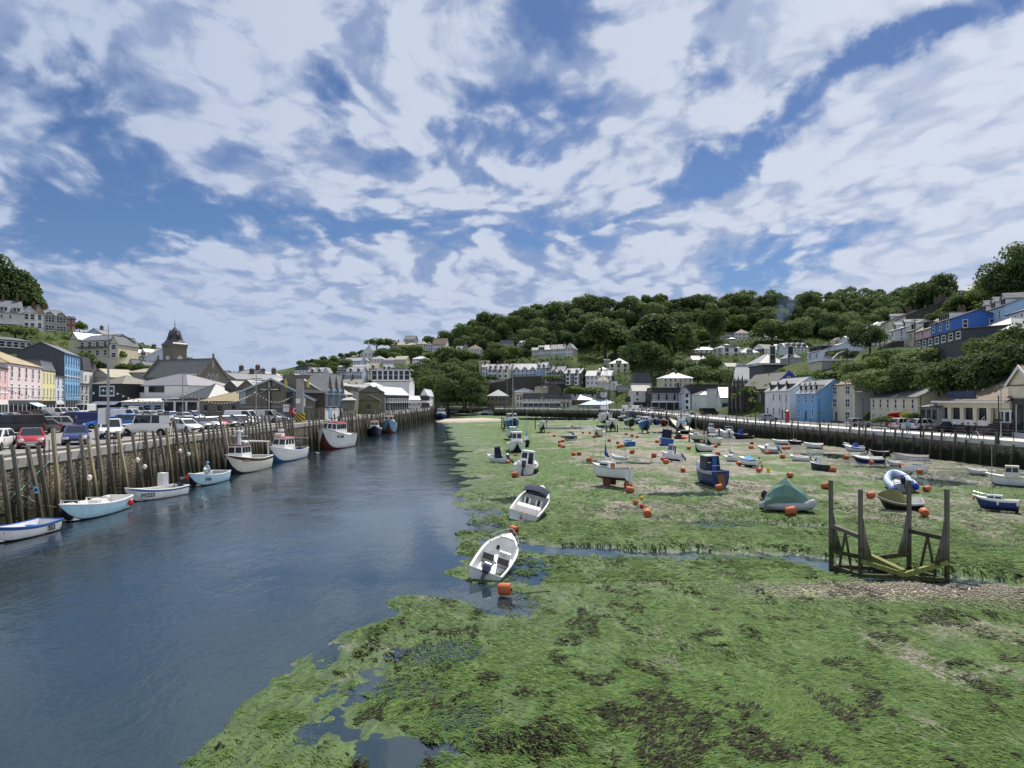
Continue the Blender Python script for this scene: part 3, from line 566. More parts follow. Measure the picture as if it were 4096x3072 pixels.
H('brown roofed bungalow with a white dormer at the edge of the wood', 1160, 1380, 450, 432, 360, depth=11, roof='h', vr=398, rf=BROWNT, win=(4,1), dm=1, dw=4., name='bungalow')
H('low white building with a grey roof below the stone sided house', 1212, 1515, 530, 495, 270, depth=9, vr=455, rf=SLATE, win=(3,1), found=8, name='bungalow')
H('white house half hidden by a tree beside the stone sided house', 1405, 1520, 470, 385, 262, depth=9, roof='g', vr=335, rf=PSLATE, win=(2,1), found=8)
H('stone sided house with white bays, first of the steep street', 1522, 1618, 490, 275, 236, 224, depth=9, roof='h', vr=150, wall=GREYW, rf=PSLATE, win=(1,3), sidewall=DSTONE, bays=1, found=8)
H('blue white house with one dark window, second of the steep street', 1715, 1850, 470, 205, 212, 208, depth=10, roof='h', vr=128, wall=LILAC, rf=PSLATE, win=(1,2), found=10)
Z('I')
H('cream house with tall brick stacks and two roof lights in the steep street', 88, 300, 1010, 735, 206, 190, depth=10, vr=595, wall=CREAM, rf=SLATE, win=(3,2), found=10, ch=(.05,.6), dm=1)
H('dark stone gabled house with two huge chimney stacks', 300, 455, 960, 680, 188, 176, depth=17, vr=475, wall=GREYW, rf=SLATE, win=(1,1), sidewall=DSTONE, gmat=DSTONE, found=12, ch=(.5,.92), dm=0, dk='f')
H('white cottage with two little gabled dormers in the steep street', 195, 470, 1072, 845, 172, 160, depth=8, vr=715, rf=PSLATE, win=(2,2), dm=2, dw=1.2, found=8)
H('narrow cream cottage with a wide dormer beside the pink one', 472, 600, 1020, 850, 159, 153, depth=8, vr=720, wall=CREAM, rf=MOSSY, win=(1,1), ww=2., cols=3, dm=1, dw=3.2, dk='f', found=8)
H('pink cottage with a dark roof light in the steep street', 600, 826, 960, 850, 152, 143, depth=9, vr=630, wall=PINK, rf=MOSSY, win=(1,1), ww=1.4, wh=1.7, dm=1, dw=2.6, dk='f', dwall=DFRAME, found=8)
H('strong blue house with a long white dormer in the steep street', 826, 1142, 905, 738, 142, 131, depth=9, vr=585, wall=DEEPB, rf=MOSSY, win=(3,1), ww=1.2, wh=1.6, dm=1, dw=5.6, dk='f', found=8, side=(2,1), ch=((.3,.5),))
H('light blue house with three gabled dormers and a tall stack', 1506, 1930, 800, 588, 138, 124, depth=9, vr=400, wall=PALEB, rf=SLATE, win=(3,1), dm=3, dw=2.2, found=10, ch=(.97,))
H('white house at the upper end of the steep street', 1940, 2240, 800, 600, 122, 114, depth=9, vr=440, wall=LILAC, rf=SLATE, win=(3,1), found=10)
H('long low white building with six glazed bays and a glass terrace', 610, 1300, 1130, 985, 136, 112, depth=8, roof='s', vr=875, wall=SLATEH, rf=BROWNT, win=(7,1), ww=2.1, wh=3., found=4, name='glazed_bungalow', frame=TRIMW)
H('white house with a steep mottled pyramid roof above the bushes', 1400, 2050, 960, 872, 116, 108, depth=14, roof='h', vr=640, rf=PSLATE, win=(4,1), found=10)
H('plain pale blue wall of a house high among the hilltop trees', 1190, 1520, 352, 240, 262, depth=10, roof='f', rise=.4, wall=LILAC, rf=TRIMW, win=(0,0), found=10)
H('grey house with a sloping roof on the skyline', 1500, 1780, 230, 200, 255, rot=0, depth=10, roof='x', vr=95, wall=GREYR, rf=GREYR, win=(0,0), found=10)
Z('J')
H('cream public house with two rendered chimneys and a long slate roof', -60, 566, 0, 462, 122, 103, zb=3.2, depth=12, roof='g', vr=240, wall=CREAM, rf=SLATE, win=(6,2), ww=1., wh=1.6, ch=(.35,.97), cmat=GREYW, porch=1, name='pub', cat='pub', sidewall=CREAM)
H('grey flat fronted extension between the pub and the restaurant', 612, 832, 0, 590, 101, 96, zb=3.2, depth=8, roof='s', rise=1.8, wall=GREYR, rf=DSLATE, win=(3,1), ww=1.2, wh=1.5, frame=DFRAME, w0=1., name='extension', cat='building')
H('cream quay house with sash windows at the right edge', 1768, 2130, 0, 300, 84, 76, zb=3.2, depth=10, roof='x', vr=40, wall=CREAM, rf=BROWNT, win=(2,1), ww=1.1, wh=1.7, w0=4.6, shop=TRIMD, barge=TRIMW, door=.2)
Z('a')
H('rose pink house cut by the picture edge beside the pale pink one', -190, 158, 0, 420, 118, 131, zb=4.1, depth=11, roof='g', vr=310, wall=PINK, rf=DSLATE, win=(3,2), w0=3.4, shop=TRIMW, wh=2., band=(.5,))
H('long pale pink house with a lichened tan roof and two shopfronts', 162, 868, 0, 362, 131, 152, zb=4.1, depth=15, roof='h', vr=75, wall=PALEPINK, rf=RUST, win=(5,2), w0=3.5, shop=mat('shop_fascia_dark',(.06,.07,.075),.5), ww=1.2, wh=2.5, band=(.56,), awn=(.56,.85,3., mat('awning_pale_blue',(.5,.72,.75),.7)))
H('pale yellow house with four black framed attic windows', 876, 1150, 0, 515, 154, 164, zb=4.1, depth=11, roof='m', vr=345, wall=YELLOW, rf=SLATE, win=(4,2), w0=3.4, ww=.7, wh=2.1, dm=4, dw=1.3, dk='f', shop=TRIMD)
H('narrow white house between the yellow and the blue houses', 1156, 1346, 0, 640, 164, 171, zb=4.1, depth=9, roof='s', vr=585, wall=LILAC, rf=SLATE, win=(2,2), w0=3.2, ww=1.1, wh=2.1, shop=TRIMW)
H('tall blue house with a row of gabled attic windows and black side gable', 1340, 1660, 0, 155, 170, 186, zb=4.1, depth=10, roof='g', vr=15, wall=BLUEW, rf=SLATE, win=(6,3), w0=4.2, ww=1., wh=3.4, frame=BFRAME, band=(.62,), sidewall=SLATEH, gmat=SLATEH, shop=BFRAME)
H('white house with a slate mansard and two white dormers', 1728, 2010, 0, 520, 196, 206, zb=4.1, depth=10, roof='m', vr=250, wall=WHITE, rf=DSLATE, win=(3,3), ww=.9, dm=2, dw=2., dk='f')
H('small white house with a grey roof left of the black restaurant', 1655, 1842, 0, 800, 186, 190, zb=4.1, depth=9, roof='s', vr=722, wall=WHITE, rf=SLATE, win=(2,3), ww=.9, wh=1.6)
Z('b')
H('black tarred restaurant with a blue lit window and striped awning', 408, 962, 0, 625, 176, 172, zb=4.1, depth=11, roof='h', vr=475, wall=BLACKR, rf=MOSSY, win=(1,1), w0=3.6, ww=5.4, wh=2.6, cols=2, awn=(.1,.95,3.2, mat('awning_white',(.74,.76,.8),.7)), name='restaurant', cat='restaurant')
H('long white two storey restaurant with a grey hipped roof', 1050, 2160, 0, 655, 178, 172, zb=4.1, depth=17, roof='h', vr=440, wall=WHITE, rf=roofmat('lavender_slate_roof', (.15,.145,.165), (.21,.205,.225), .5), win=(3,1), w0=5., ww=5., wh=2.4, cols=2, frame=TRIMD, name='restaurant', cat='restaurant', skip=((2,0),))
H('white ground floor bar front with blue shutters and a cream canopy roof', 948, 1720, 0, 955, 170, 165, zb=4.1, depth=6, roof='s', vr=880, wall=GREYR, rf=PALECONC, win=(4,1), ww=2.6, wh=1.6, frame=BFRAME, name='bar_front', cat='bar')
H('grey rendered gable building behind the black restaurant', 330, 760, 0, 512, 205, 200, zb=4.1, depth=26, roof='x', vr=345, wall=GREYR, rf=TAN, win=(0,0), name='store_building', cat='building')
H('long tan roofed building in front of the church nave', 600, 1440, 0, 425, 212, 206, zb=4.1, depth=10, roof='g', vr=350, wall=GREYR, rf=TAN, win=(0,0), name='store_building', cat='building')
Z('B')
H('small kiosk with a dark pyramid roof and round finial before the church', 800, 1180, 0, 1400, 160, 156, zb=4.1, depth=12, roof='p', vr=1195, wall=GREYW, rf=DSLATE, win=(3,1), ww=1.6, name='kiosk', cat='kiosk')
H('chip shop front with a black doorway and orange sign', 545, 1045, 0, 1425, 155, 152, zb=4.1, depth=6, roof='f', rise=.3, wall=WHITE, rf=DSLATE, win=(3,1), ww=2.6, wh=2.3, frame=TRIMD, name='chip_shop', cat='shop')
H('low stone shed with a mossy ochre hipped roof beside the parked lorry', 1060, 1655, 0, 1440, 150, 143, zb=4.1, depth=14, roof='h', vr=1270, wall=BLOCK, rf=RUST, win=(3,1), ww=1.2, frame=DFRAME, name='shed', cat='shed')
H('grey gabled store beside the church nave', 1300, 1590, 0, 1135, 205, 200, zb=4.1, depth=18, roof='x', vr=1040, wall=GREYR, rf=SLATE, win=(0,0), ch=(.5,), name='store_building', cat='building')
H('grey slate roofed house with a wide chimney behind the fish market', 1420, 1700, 0, 1138, 212, 208, zb=4.1, depth=12, roof='g', vr=1005, wall=GREYR, rf=PSLATE, win=(0,0), ch=(.05,.9))
H('stone house with twin chimney stacks behind the fish market', 1690, 2000, 0, 1090, 220, 216, zb=4.1, depth=12, roof='h', vr=1030, wall=DSTONE, rf=PSLATE, win=(0,0), ch=(.25,.75))
H('first grey blockwork shed gable, nearest the church', 1350, 1660, 0, 1300, 165, 165, zb=4.1, depth=26, roof='x', vr=1150, wall=BLOCK, rf=CORR, win=(1,1), ww=1.2, frame=DFRAME, name='fish_shed', cat='shed')
H('second grey blockwork shed gable with a pale square window', 1600, 1880, 0, 1260, 155, 155, zb=4.1, depth=26, roof='x', vr=1140, wall=BLOCK, rf=CORR, win=(1,1), ww=2.6, wh=2.4, w0=3, name='fish_shed', cat='shed')
Z('C')
H('grey market shed with a sloping roof behind the arched hall', 690, 1120, 0, 860, 150, 150, zb=4.1, depth=20, roof='x', vr=800, wall=BLOCK, rf=CORR, win=(0,0), name='fish_shed', cat='shed')
H('market hall end with one arched blue window', 1290, 1395, 0, 880, 146, 168, zb=4.1, depth=12, roof='g', vr=868, wall=STONE, rf=CORR, win=(1,1), ww=1.6, wh=4., frame=BFRAME, w0=2.4, name='market_hall_end', cat='hall')
H('green stained lean-to shed with a pale roof edge on the quay', 1395, 1710, 0, 1075, 171, 172, zb=4.1, depth=12, roof='x', vr=995, wall=mat('mossy_blockwork',(.17,.17,.1),.9,.3,.5,dirt=.5,dcol=(.08,.1,.02)), rf=CORR, win=(1,1), frame=DFRAME, name='quay_shed', cat='shed')
H('tall grey blockwork ice house with one blue vent', 1380, 1770, 0, 955, 190, 192, zb=4.1, depth=14, roof='x', vr=868, wall=BLOCK, rf=CORR, win=(0,0), name='ice_house', cat='building')
H('glazed harbour office on stilts with a balcony and pale roof', 1780, 2120, 0, 985, 196, 222, zb=4.1, depth=5, roof='g', vr=885, wall=GREYR, rf=PALEROOF, win=(8,1), ww=2.6, wh=2.2, w0=5., balc=.56, name='harbour_office', cat='office', shop=TRIMD)
H('dark slate shed roofed in pale metal behind the ice house', 1545, 1790, 0, 880, 225, 228, zb=4.1, depth=14, roof='h', vr=825, wall=SLATEH, rf=PALEROOF, win=(0,0), name='store_building', cat='building')
H('long building with a mossy roof and white dormer windows behind the quay sheds', 1600, 2130, 0, 800, 262, 262, zb=4.1, depth=14, roof='g', vr=755, wall=WHITE, rf=MOSSY, win=(7,1), w0=16, ww=2.6, wh=2.2, name='club_house', cat='building')
Z('T')
H('white gabled shop with a purple sign at the end of the quay', 1040, 1142, 0, 370, 270, 270, zb=4.1, depth=24, roof='x', vr=280, wall=WHITE, rf=PALEROOF, win=(1,2), ww=4.4, wh=4., frame=DFRAME, name='shop', cat='shop')
H('white shed with a tan roof beside the white gabled shop', 866, 1036, 0, 440, 260, 261, zb=4.1, depth=14, roof='g', vr=385, wall=WHITE, rf=PALEROOF, win=(3,1), ww=2.2, name='quay_shed', cat='shed')
Z('C')
H('small brown roofed house behind the fish market roofs', 930, 1100, 0, 850, 236, zb=4.1, depth=10, roof='g', vr=770, wall=GREYW, rf=TAN, win=(0,0))
H('pale roofed house among chimneys behind the arched hall', 1110, 1430, 0, 850, 240, zb=4.1, depth=12, roof='g', vr=775, wall=GREYW, rf=MOSSY, win=(3,1), w0=10, ch=(.05,.5))
H('wide low grey roof in front of the pale roofed house', 1140, 1530, 0, 895, 222, zb=4.1, depth=12, roof='g', vr=850, wall=GREYR, rf=PSLATE, win=(0,0))
H('grey terrace roof with a small brick chimney behind the cross gable', 640, 790, 0, 800, 232, zb=4.1, depth=14, roof='x', vr=725, wall=GREYR, rf=SLATE, win=(0,0), ch=(.2,))
H('long low roof with brick stacks behind the cross gable', -60, 430, 0, 780, 238, zb=4.1, depth=10, roof='g', vr=750, wall=GREYW, rf=MOSSY, win=(0,0), ch=(.3,.55,.9))
Z('A')
H('big white house with a balcony and gable above the harbour street', -40, 332, 990, 735, 238, 243, depth=12, roof='g', vr=580, wall=GREYW, rf=SLATE, win=(3,2), dm=2, dw=2.2, dk='f', ch=(.3,.85), balc=.35, found=10, skip=((2,0),(2,1)))
H('white gabled front with a green balcony joined to the big white house', 334, 505, 1000, 745, 243, 246, depth=11, roof='x', vr=660, wall=WHITE, rf=SLATE, win=(2,2), ww=1.5, wh=2.2, balc=.05, found=10, barge=TRIMW, balmat=GREYM)
H('white house with a brown hip roof between two gables', 505, 625, 1000, 760, 248, 250, depth=11, roof='h', vr=650, wall=WHITE, rf=BROWNT, win=(1,2), ww=1.3, wh=2.2, ch=(.3,), found=10)
H('grey house with twin white bargeboard gables on a tall stone base', 628, 955, 1030, 790, 250, 256, depth=12, roof='g', vr=715, wall=GREYR, rf=SLATE, win=(2,2), ww=3.2, wh=2., cols=3, gab=2, found=12, ch=(.25,))
H('brick house with tall narrow gables ending the upper row', 950, 1075, 1020, 830, 262, 266, depth=11, roof='g', vr=795, wall=mat('red_brick',(.25,.1,.075),.85,.25,2.), rf=SLATE, win=(2,2), gab=2, found=10)
H('low slate fronted house with white bay window below the hedges', -20, 460, 1265, 1130, 196, 205, depth=9, roof='s', vr=1090, wall=SLATEH, rf=SLATE, win=(5,1), ww=1.7, wh=2.2, found=8)
H('cream house with dark quoins and a long balcony, side wing', 985, 1120, 1265, 1130, 226, 224, depth=16, roof='x', vr=1030, wall=CREAM, rf=SLATE, win=(0,0), found=8)
H('cream house with black quoins, balcony and five square windows', 1120, 1560, 1400, 1155, 224, 220, depth=10, roof='g', vr=1075, wall=CREAM, rf=SLATE, win=(4,2), ww=1.7, wh=1.8, found=8, balc=.62, balmat=DFRAME)
H('cream gable wing with three square windows above the stone wall', 1562, 1685, 1420, 1190, 219, 219, depth=12, roof='x', vr=1080, wall=CREAM, rf=SLATE, win=(1,2), ww=1.8, wh=2., found=6)
H('dark stone house half hidden by a tree beside the cream gable', 1688, 1830, 1400, 1270, 240, 240, depth=11, roof='g', vr=1180, wall=DSTONE, rf=SLATE, win=(3,1), found=8, ch=(.1,))
H('white house with two low dormers and brick stacks on the slope', 1832, 2090, 1490, 1385, 246, 240, depth=12, roof='g', vr=1270, wall=LILAC, rf=PSLATE, win=(3,1), dm=2, dw=2.6, found=8, ch=(.5,), wh=2.)
H('pale blue house with a grey roof and stacks behind the cream house', 1210, 1470, 1100, 1060, 262, 262, depth=10, roof='x', vr=980, wall=PALEB, rf=SLATE, win=(0,0), found=8, ch=(.5,))
H('little pale blue gabled chalet nearest the churchyard hedge', 1840, 1900, 1510, 1480, 226, 226, depth=9, roof='x', vr=1415, wall=PALEB, rf=SLATE, win=(1,1), found=4, name='chalet')
H('second pale blue gabled chalet, close to the church', 1985, 2050, 1515, 1485, 224, 224, depth=9, roof='x', vr=1440, wall=PALEB, rf=SLATE, win=(1,1), found=4, name='chalet')
Z('Y')
far = [
 ('tall white end block with a dark mansard at the foot of the far hillside', 222,365,445,385,440,'m',4.5,WHITE,DSLATE,(4,4),2,0),('red and white banded guest house row on the far hillside', 368,525,495,408,438,'g',6,mat('red_banded_wall',(.42,.3,.28),.8,.3,1.4),PSLATE,(6,3),2,1),
 ('wide white gabled house beside the banded guest houses', 525,600,490,420,436,'x',7,GREYW,PSLATE,(2,2),0,0),('white hotel with balconies, lower row of the far hillside', 560,690,495,430,432,'f',.8,LILAC,PSLATE,(5,3),0,0),
 ('white guest house with three dormers in the lower far row', 685,790,490,410,434,'g',6,WHITE,PSLATE,(5,3),3,0),('white balconied hotel with a gable in the lower far row', 790,965,485,405,430,'g',6,LILAC,PSLATE,(6,3),2,0),
 ('white gable end house between the two lower far hotels', 965,1030,440,395,440,'x',6,WHITE,PSLATE,(2,1),0,0),('tall cream house with an olive roof and blank white gable', 1035,1130,445,370,436,'g',8,CREAM,TAN,(4,3),1,0),
 ('white house with a black balcony next to the tall cream house', 1180,1285,440,382,434,'g',7,GREYW,PSLATE,(4,3),2,0),('long white balconied apartments at the end of the lower far row', 1285,1440,438,372,432,'f',1.,LILAC,PSLATE,(8,3),0,0),
 ('little white lodge in trees at the end of the lower far row', 1445,1515,425,408,426,'h',4,WHITE,PSLATE,(2,1),0,0),('pale blue hall with a plain gable roof on the far hillside', 768,950,345,285,470,'g',4.5,PALEB,PSLATE,(7,2),0,0),
 ('white house beside the pale blue hall', 955,1018,318,280,474,'x',4,WHITE,PSLATE,(2,1),0,0),('white hip roofed house with a round bay above the lower far row', 1055,1200,320,268,472,'h',5,WHITE,PSLATE,(4,2),0,0),
 ('white bungalow with a grey roof above the lower far row', 1195,1325,312,280,470,'h',5,WHITE,PSLATE,(6,1),0,0),('yellow house next to the grey roofed far bungalow', 1325,1450,312,270,468,'g',5,CREAM,TAN,(6,2),0,0),
 ('large plain white house below the umbrella shaped pine', 945,1108,245,205,498,'x',9,WHITE,PSLATE,(4,1),0,1),('plain white house with six windows near the top of the far hill', 1270,1418,162,110,520,'g',5,WHITE,TAN,(5,2),0,1),
 ('brick and white house near the top of the far hill', 1435,1558,162,112,516,'h',5,mat('salmon_render',(.5,.32,.25),.8,.2),TAN,(4,2),0,1),('yellow house with a hipped roof near the top of the far hill', 1558,1665,150,100,514,'h',5.5,YELLOW,TAN,(4,2),0,1),
 ('white house with a small gable beside the yellow far house', 1660,1745,172,112,508,'x',5,WHITE,BROWNT,(3,2),0,0),('large white block with a blank gable near the top of the far hill', 1742,1890,172,100,500,'g',9,WHITE,BROWNT,(7,2),0,0),
 ('white terraced lodge below the large white block', 1812,1985,200,165,490,'h',4.5,WHITE,TAN,(6,1),0,0),('white house with a blue panel and tall gable by the wood', 1998,2065,218,165,470,'g',6,WHITE,SLATE,(3,2),1,0),
 ('cream gable ended house by the wood', 2065,2145,202,160,474,'x',8,CREAM,SLATE,(2,1),0,1),('white house alone among the trees of the far slope', 1520,1670,300,262,452,'h',4,WHITE,PALEROOF,(4,1),0,1),
 ('grey flat block behind the pale blue hall', 738,812,310,255,490,'f',.6,GREYR,SLATE,(3,1),0,0),('low white roof line of a row behind the lower far hotels', 700,1040,372,352,452,'g',3,LILAC,PSLATE,(8,1),0,0),
 ('distant grey roof on the top of the far hill', 1425,1545,60,48,545,'g',6,GREYR,SLATE,(3,1),0,0)]
for (lb, a, b_, vb, ve, d, rf_, rs, wl, rm, wn, dm_, c_) in far:
    H(lb, a, b_, vb, ve, d, rot=8 if rf_ != 'x' else 0, depth=10, roof=rf_, rise=rs*.52, wall=wl, rf=rm, win=wn, dm=dm_, dw=2., ch=(.5,) if c_ else (), ww=1., wh=1.5, balc=.4 if 'balcon' in lb else None)
LW = [(-25,-20),(-27,20),(-28.9,38),(-31,65),(-31.5,120),(-31,200),(-32,262),(-34,318)]      # foot of the east quay wall
RW = [(60,-20),(56,20),(53.5,66),(51.5,95),(48,135),(46,185),(46,203),(44,250),(37,288),(4,316),(-8,322),(-10,362),(-36,404),(-85,425),(-200,440)]   # west and far quay
HARB = LW+[(-60,322),(-200,330)]+RW[::-1]
QL, QR, QF = 4.1, 3.2, 3.8
def rwz(y): return QR+(QF-QR)*min(1, max(0, (y-150)/110))
for k in HS: k['mid'] = (k['A']+k['B'])/2+Vector((0, 4))
LP = [(k['mid'].x, k['mid'].y, k['zb']) for k in HS]
def lp(*r):
    for u, v, d in r: LP.append((X(u,d), d, Zv(v,d)))
lp((1180,1490,480),(1400,1432,500),(1560,1400,540),(1660,1385,560),(1800,1362,570),(1880,1335,560),(1950,1312,560),(2050,1290,560),(2200,1266,560),(2400,1250,560),(2550,1240,560),(2700,1245,560),(2850,1245,570),(3000,1238,580),(3200,1238,600),(3400,1225,640),(3600,1212,680),(3800,1200,720),(4096,1190,760),
   (1700,1612,430),(1760,1622,412),(1850,1580,398),(1750,1520,440),(1700,1460,480),(1850,1440,455),(1900,1520,385),(1960,1560,352),(2000,1590,345),(2600,1370,460),(2500,1440,400),(2700,1490,350),(2650,1420,420),(2900,1500,330),(2850,1560,290),
   (4060,1200,158),(4300,1010,158),(4096,1215,140),(4300,1100,120),(3500,1575,128),(3700,1560,118),(3950,1545,110),(4200,1500,105),(3600,1450,150),(3800,1430,140),(4000,1350,128),(3300,1520,165),(3350,1470,180),(3420,1430,200),
   (1165,1514,440),(1130,1535,440),(1090,1562,445),(1165,1517,470),(1125,1545,480),(1165,1516,500),(1000,1598,450),(1100,1594,470),(1160,1560,520),(1120,1570,540),(900,1598,400),(1050,1580,520),(0,1265,272),(-300,1060,272),(130,1310,300),(-400,1250,230),(250,1345,300),(-300,1400,190),(500,1420,290),(700,1500,330))
for u, z, d in ((1500,55,760),(2000,72,760),(2500,75,760),(3000,75,800),(3600,80,900),(4300,70,950),(800,8,420),(1000,8,350),(1300,5,330),(600,15,420)): LP.append((X(u,d), d, z))
for x, y in ((62,30),(70,30),(62,60),(62,90),(62,120),(60,160),(58,200),(55,240),(48,292)): LP.append((x, y, rwz(y)))
for x, y in ((-45,20),(-90,20),(-45,60),(-95,60),(-45,100),(-95,100),(-45,150),(-90,150),(-45,200),(-60,250),(-50,300),(-120,30),(-90,200)): LP.append((x, y, QL-.02))
for x, y in ((10,325),(-4,335),(-12,372),(-40,412),(-90,435),(30,312)): LP.append((x, y, QF+.2))
LPA = np.array(LP)
def gz(x, y):
    x = np.asarray(x, float); y = np.asarray(y, float); sh = x.shape; x = x.ravel(); y = y.ravel()
    d2 = (x[:,None]-LPA[None,:,0])**2+(y[:,None]-LPA[None,:,1])**2; s = 5.+.012*y
    w = 1/(d2+s[:,None]**2)**1.9; z = (w*LPA[None,:,2]).sum(1)/w.sum(1); return z.reshape(sh)
def gz1(x, y): return float(gz(np.array([x]), np.array([y]))[0])
def grid_faces(nr, nc):
    i = np.arange((nr-1)*(nc-1)); r = i//(nc-1); c = i % (nc-1); a = r*nc+c; return np.stack([a, a+1, a+nc+1, a+nc], 1)
m_land, t, out = newmat('hillside_ground'); p = geo(t)
c = t.ramp(t.math('ADD', t.math('MULTIPLY', t.noise(p, .06, 5, .6), .7), t.math('MULTIPLY', t.noise(p, .9, 4, .6), .3)), (.32, (.022,.038,.012)), (.5, (.05,.075,.024)), (.66, (.11,.13,.045)))
pbsdf(t, out, c, .9, .1, 0, t.noise(p, 1.2, 5, .7), 1., .6)
xs = np.arange(-560, 560, 4.); ys = np.arange(-20, 980, 4.); gx, gy = np.meshgrid(xs, ys)
zz = gz(gx, gy)+(fbm(gx*.05, gy*.05, 4)-.5)*np.clip((gy-100)/60, 0, 2)
hp = inpoly(gx, gy, HARB) | (segdist(gx, gy, LW) < 7) | (segdist(gx, gy, RW) < 7)
zz = np.where(hp, np.minimum(zz, 2.2), zz); zz = np.where(inpoly(gx, gy, HARB) | (segdist(gx, gy, LW) < 4.4) | (segdist(gx, gy, RW) < 4.4), -5., zz)
rd = segdist(gx, gy, RW[:12]); zz = np.where((rd < 34) & ~hp, np.minimum(zz, np.interp(gy, [150,260], [QR,QF])-.08+np.maximum(0, rd-17)*1.7), zz)
zz = np.where((gx < -34) & (gx > -110) & (gy < 320) & ~hp, np.minimum(zz, QL-.06), zz)
tag(link('hillside', npmesh('hillside', np.stack([gx, gy, zz], -1).reshape(-1,3), grid_faces(*gx.shape), m_land)), kind='structure')
Z('d')
shore = [(968,904),(972,930),(985,965),(1000,1010),(1003,1060),(996,1110),(1004,1150),(1012,1185),(1000,1215),(985,1245),(1030,1262),(1062,1290),(960,1288),(868,1290),(846,1330),(742,1375),(640,1425),(570,1478),(520,1535),(492,1580),(430,1655),(300,1800),(200,2100)]
SH = [(-38,420),(-30,380),(-26,340)]+[tuple(P(U_(a), V_(b))[:2]) for a, b in shore]+[(-3,4),(-3,-20)]
POOLS = [(1135,1226,52,17,.16),(1092,1303,75,18,.2),(1040,1278,60,10,.1),(1240,1190,110,7,.13),(1450,1203,170,8,.15),(1660,1208,120,8,.12),(1760,1225,60,9,.16),(1900,1248,95,14,.2),(2040,1262,90,13,.22),(960,1410,95,20,.07),(850,1490,110,17,.06),(990,1545,75,22,.07),(880,1630,120,25,.06),(1060,1600,70,12,.06),
  (1040,1135,45,8,.1),(1020,1108,50,8,.1),(1120,1080,60,7,.08),(1560,1132,150,10,.05),(1700,1100,110,7,.06),(1480,1068,130,7,.05),(2000,1040,130,12,.1),(1800,985,90,7,.1),(1640,940,120,5,.1),(1450,935,70,4,.1),(2120,1110,90,6,.08),(1080,1145,40,8,.12),(1250,925,120,3,.12),(1180,905,140,3,.16),(1900,1010,80,6,.1),(1760,1140,120,6,.05),(1330,1000,120,5,.04),(2150,1180,80,9,.1)]
STREAM = [tuple(P(U_(a), V_(b))[:2]) for a, b in ((1060,1172),(1130,1180),(1200,1188),(1300,1192),(1400,1199),(1500,1196),(1600,1203),(1700,1206),(1790,1220),(1850,1247),(1950,1258),(2060,1262),(2120,1263))]
def polyside(x, y):
    poly = SH+[(400,-20),(400,500),(-38,500)]; return inpoly(x, y, poly)
def mudz(x, y):
    d = segdist(x, y, SH); ins = polyside(x, y); s = np.where(ins, d, -d)
    s = s+(fbm(x*.5, y*.5, 4)-.5)*np.clip(y*.09, 1.2, 6)
    z = np.where(s > 0, .03+np.minimum(s*(.014+.008*np.clip((y-22)/15, 0, 1)), .3), np.maximum(s*.09, -1.4))
    big = fbm(x*.16+3, y*.16, 4)-.5; mid = fbm(x*.9, y*.5+7, 4)-.5; fine = fbm(x*3.3+11, y*3.3, 3)-.5
    amp = np.clip(s*.25+.35, .3, 1)
    z = z+(big*.34+mid*.14+fine*.06*np.clip(1.6-y*.02, .3, 1))*amp
    for u, v, a, b, dd in POOLS:
        u, v = U_(u), V_(v); a, b = a/.54, b/.54; cy = dep(v); cx = X(u, cy); rx = a/F*cy; ry = max(1.35*b/F*cy*cy/CZ, .5)
        q = ((x-cx)/rx)**2+((y-cy)/ry)**2; q = q*(1+1.2*(mid+fine)); k = np.clip(1.35-q, 0, 1); z = z*(1-k)+(-dd*.8-.04)*k
    z = z-.035*np.clip(1-np.abs(s-4.)/4.5, 0, 1)*np.clip((27-y)/5, 0, 1)
    sdist = segdist(x, y, STREAM)*(1+1.1*mid+1.5*fine); k = np.clip(1.5-sdist/np.where(x > 12, 1.15, .75), 0, 1); z = z*(1-k)-.13*k
    bank = np.exp(-(((x-17.)/6.5)**2+((y-25.6-(x-17)*-.12)/1.0)**2))*.13+np.exp(-(((x-25)/7.)**2+((y-24.2)/1.4)**2))*.12   # gravel bank in front of the cradle
    z = np.where(segdist(x, y, STREAM) < 1., z, z+bank)+np.exp(-(((x+17)/17.)**2+((y-255)/22.)**2))*.45                                # sand bank by the channel
    return z
rows = [8.]; 
while rows[-1] < 430: rows.append(rows[-1]*1.0068+.012)
ys = np.array(rows); nc = 520; tt = np.linspace(-1, 1, nc)
gy = np.repeat(ys[:,None], nc, 1); gx = tt[None,:]*(gy*.80+4); 
zz = mudz(gx, gy); 
m_mud, t, out = newmat('mudflat_mud'); p = geo(t); z = t.new('ShaderNodeSeparateXYZ', i_0=p)
mp = t.map(p, (1,.34,1), (0,0,rad(-12)))                         # combed by the ebb
big = t.noise(p, .085, 5, .6); strk = t.noise(mp, 2.6, 6, .7, .6); fine = t.noise(p, 9, 5, .7); mid = t.noise(p, .55, 5, .65)
green = t.ramp(t.math('ADD', t.math('MULTIPLY', strk, .6), t.math('MULTIPLY', fine, .4)), (.28, (.012,.024,.007)), (.46, (.052,.1,.024)), (.6, (.11,.18,.043)), (.76, (.21,.275,.085)))
green = t.mix(t.rng(mid, .42, .66, 0, .35), green, t.mix(fine, (.03,.046,.022), (.1,.125,.085)))
mudc = t.ramp(t.math('ADD', t.math('MULTIPLY', mid, .5), t.math('MULTIPLY', fine, .5)), (.3, (.07,.064,.048)), (.5, (.19,.175,.138)), (.7, (.36,.335,.275)))
cov = t.math('ADD', t.math('MULTIPLY', big, .55), t.math('MULTIPLY', t.noise(t.map(p, (1,.5,1), (0,0,rad(-10))), .42, 5, .65), .45))
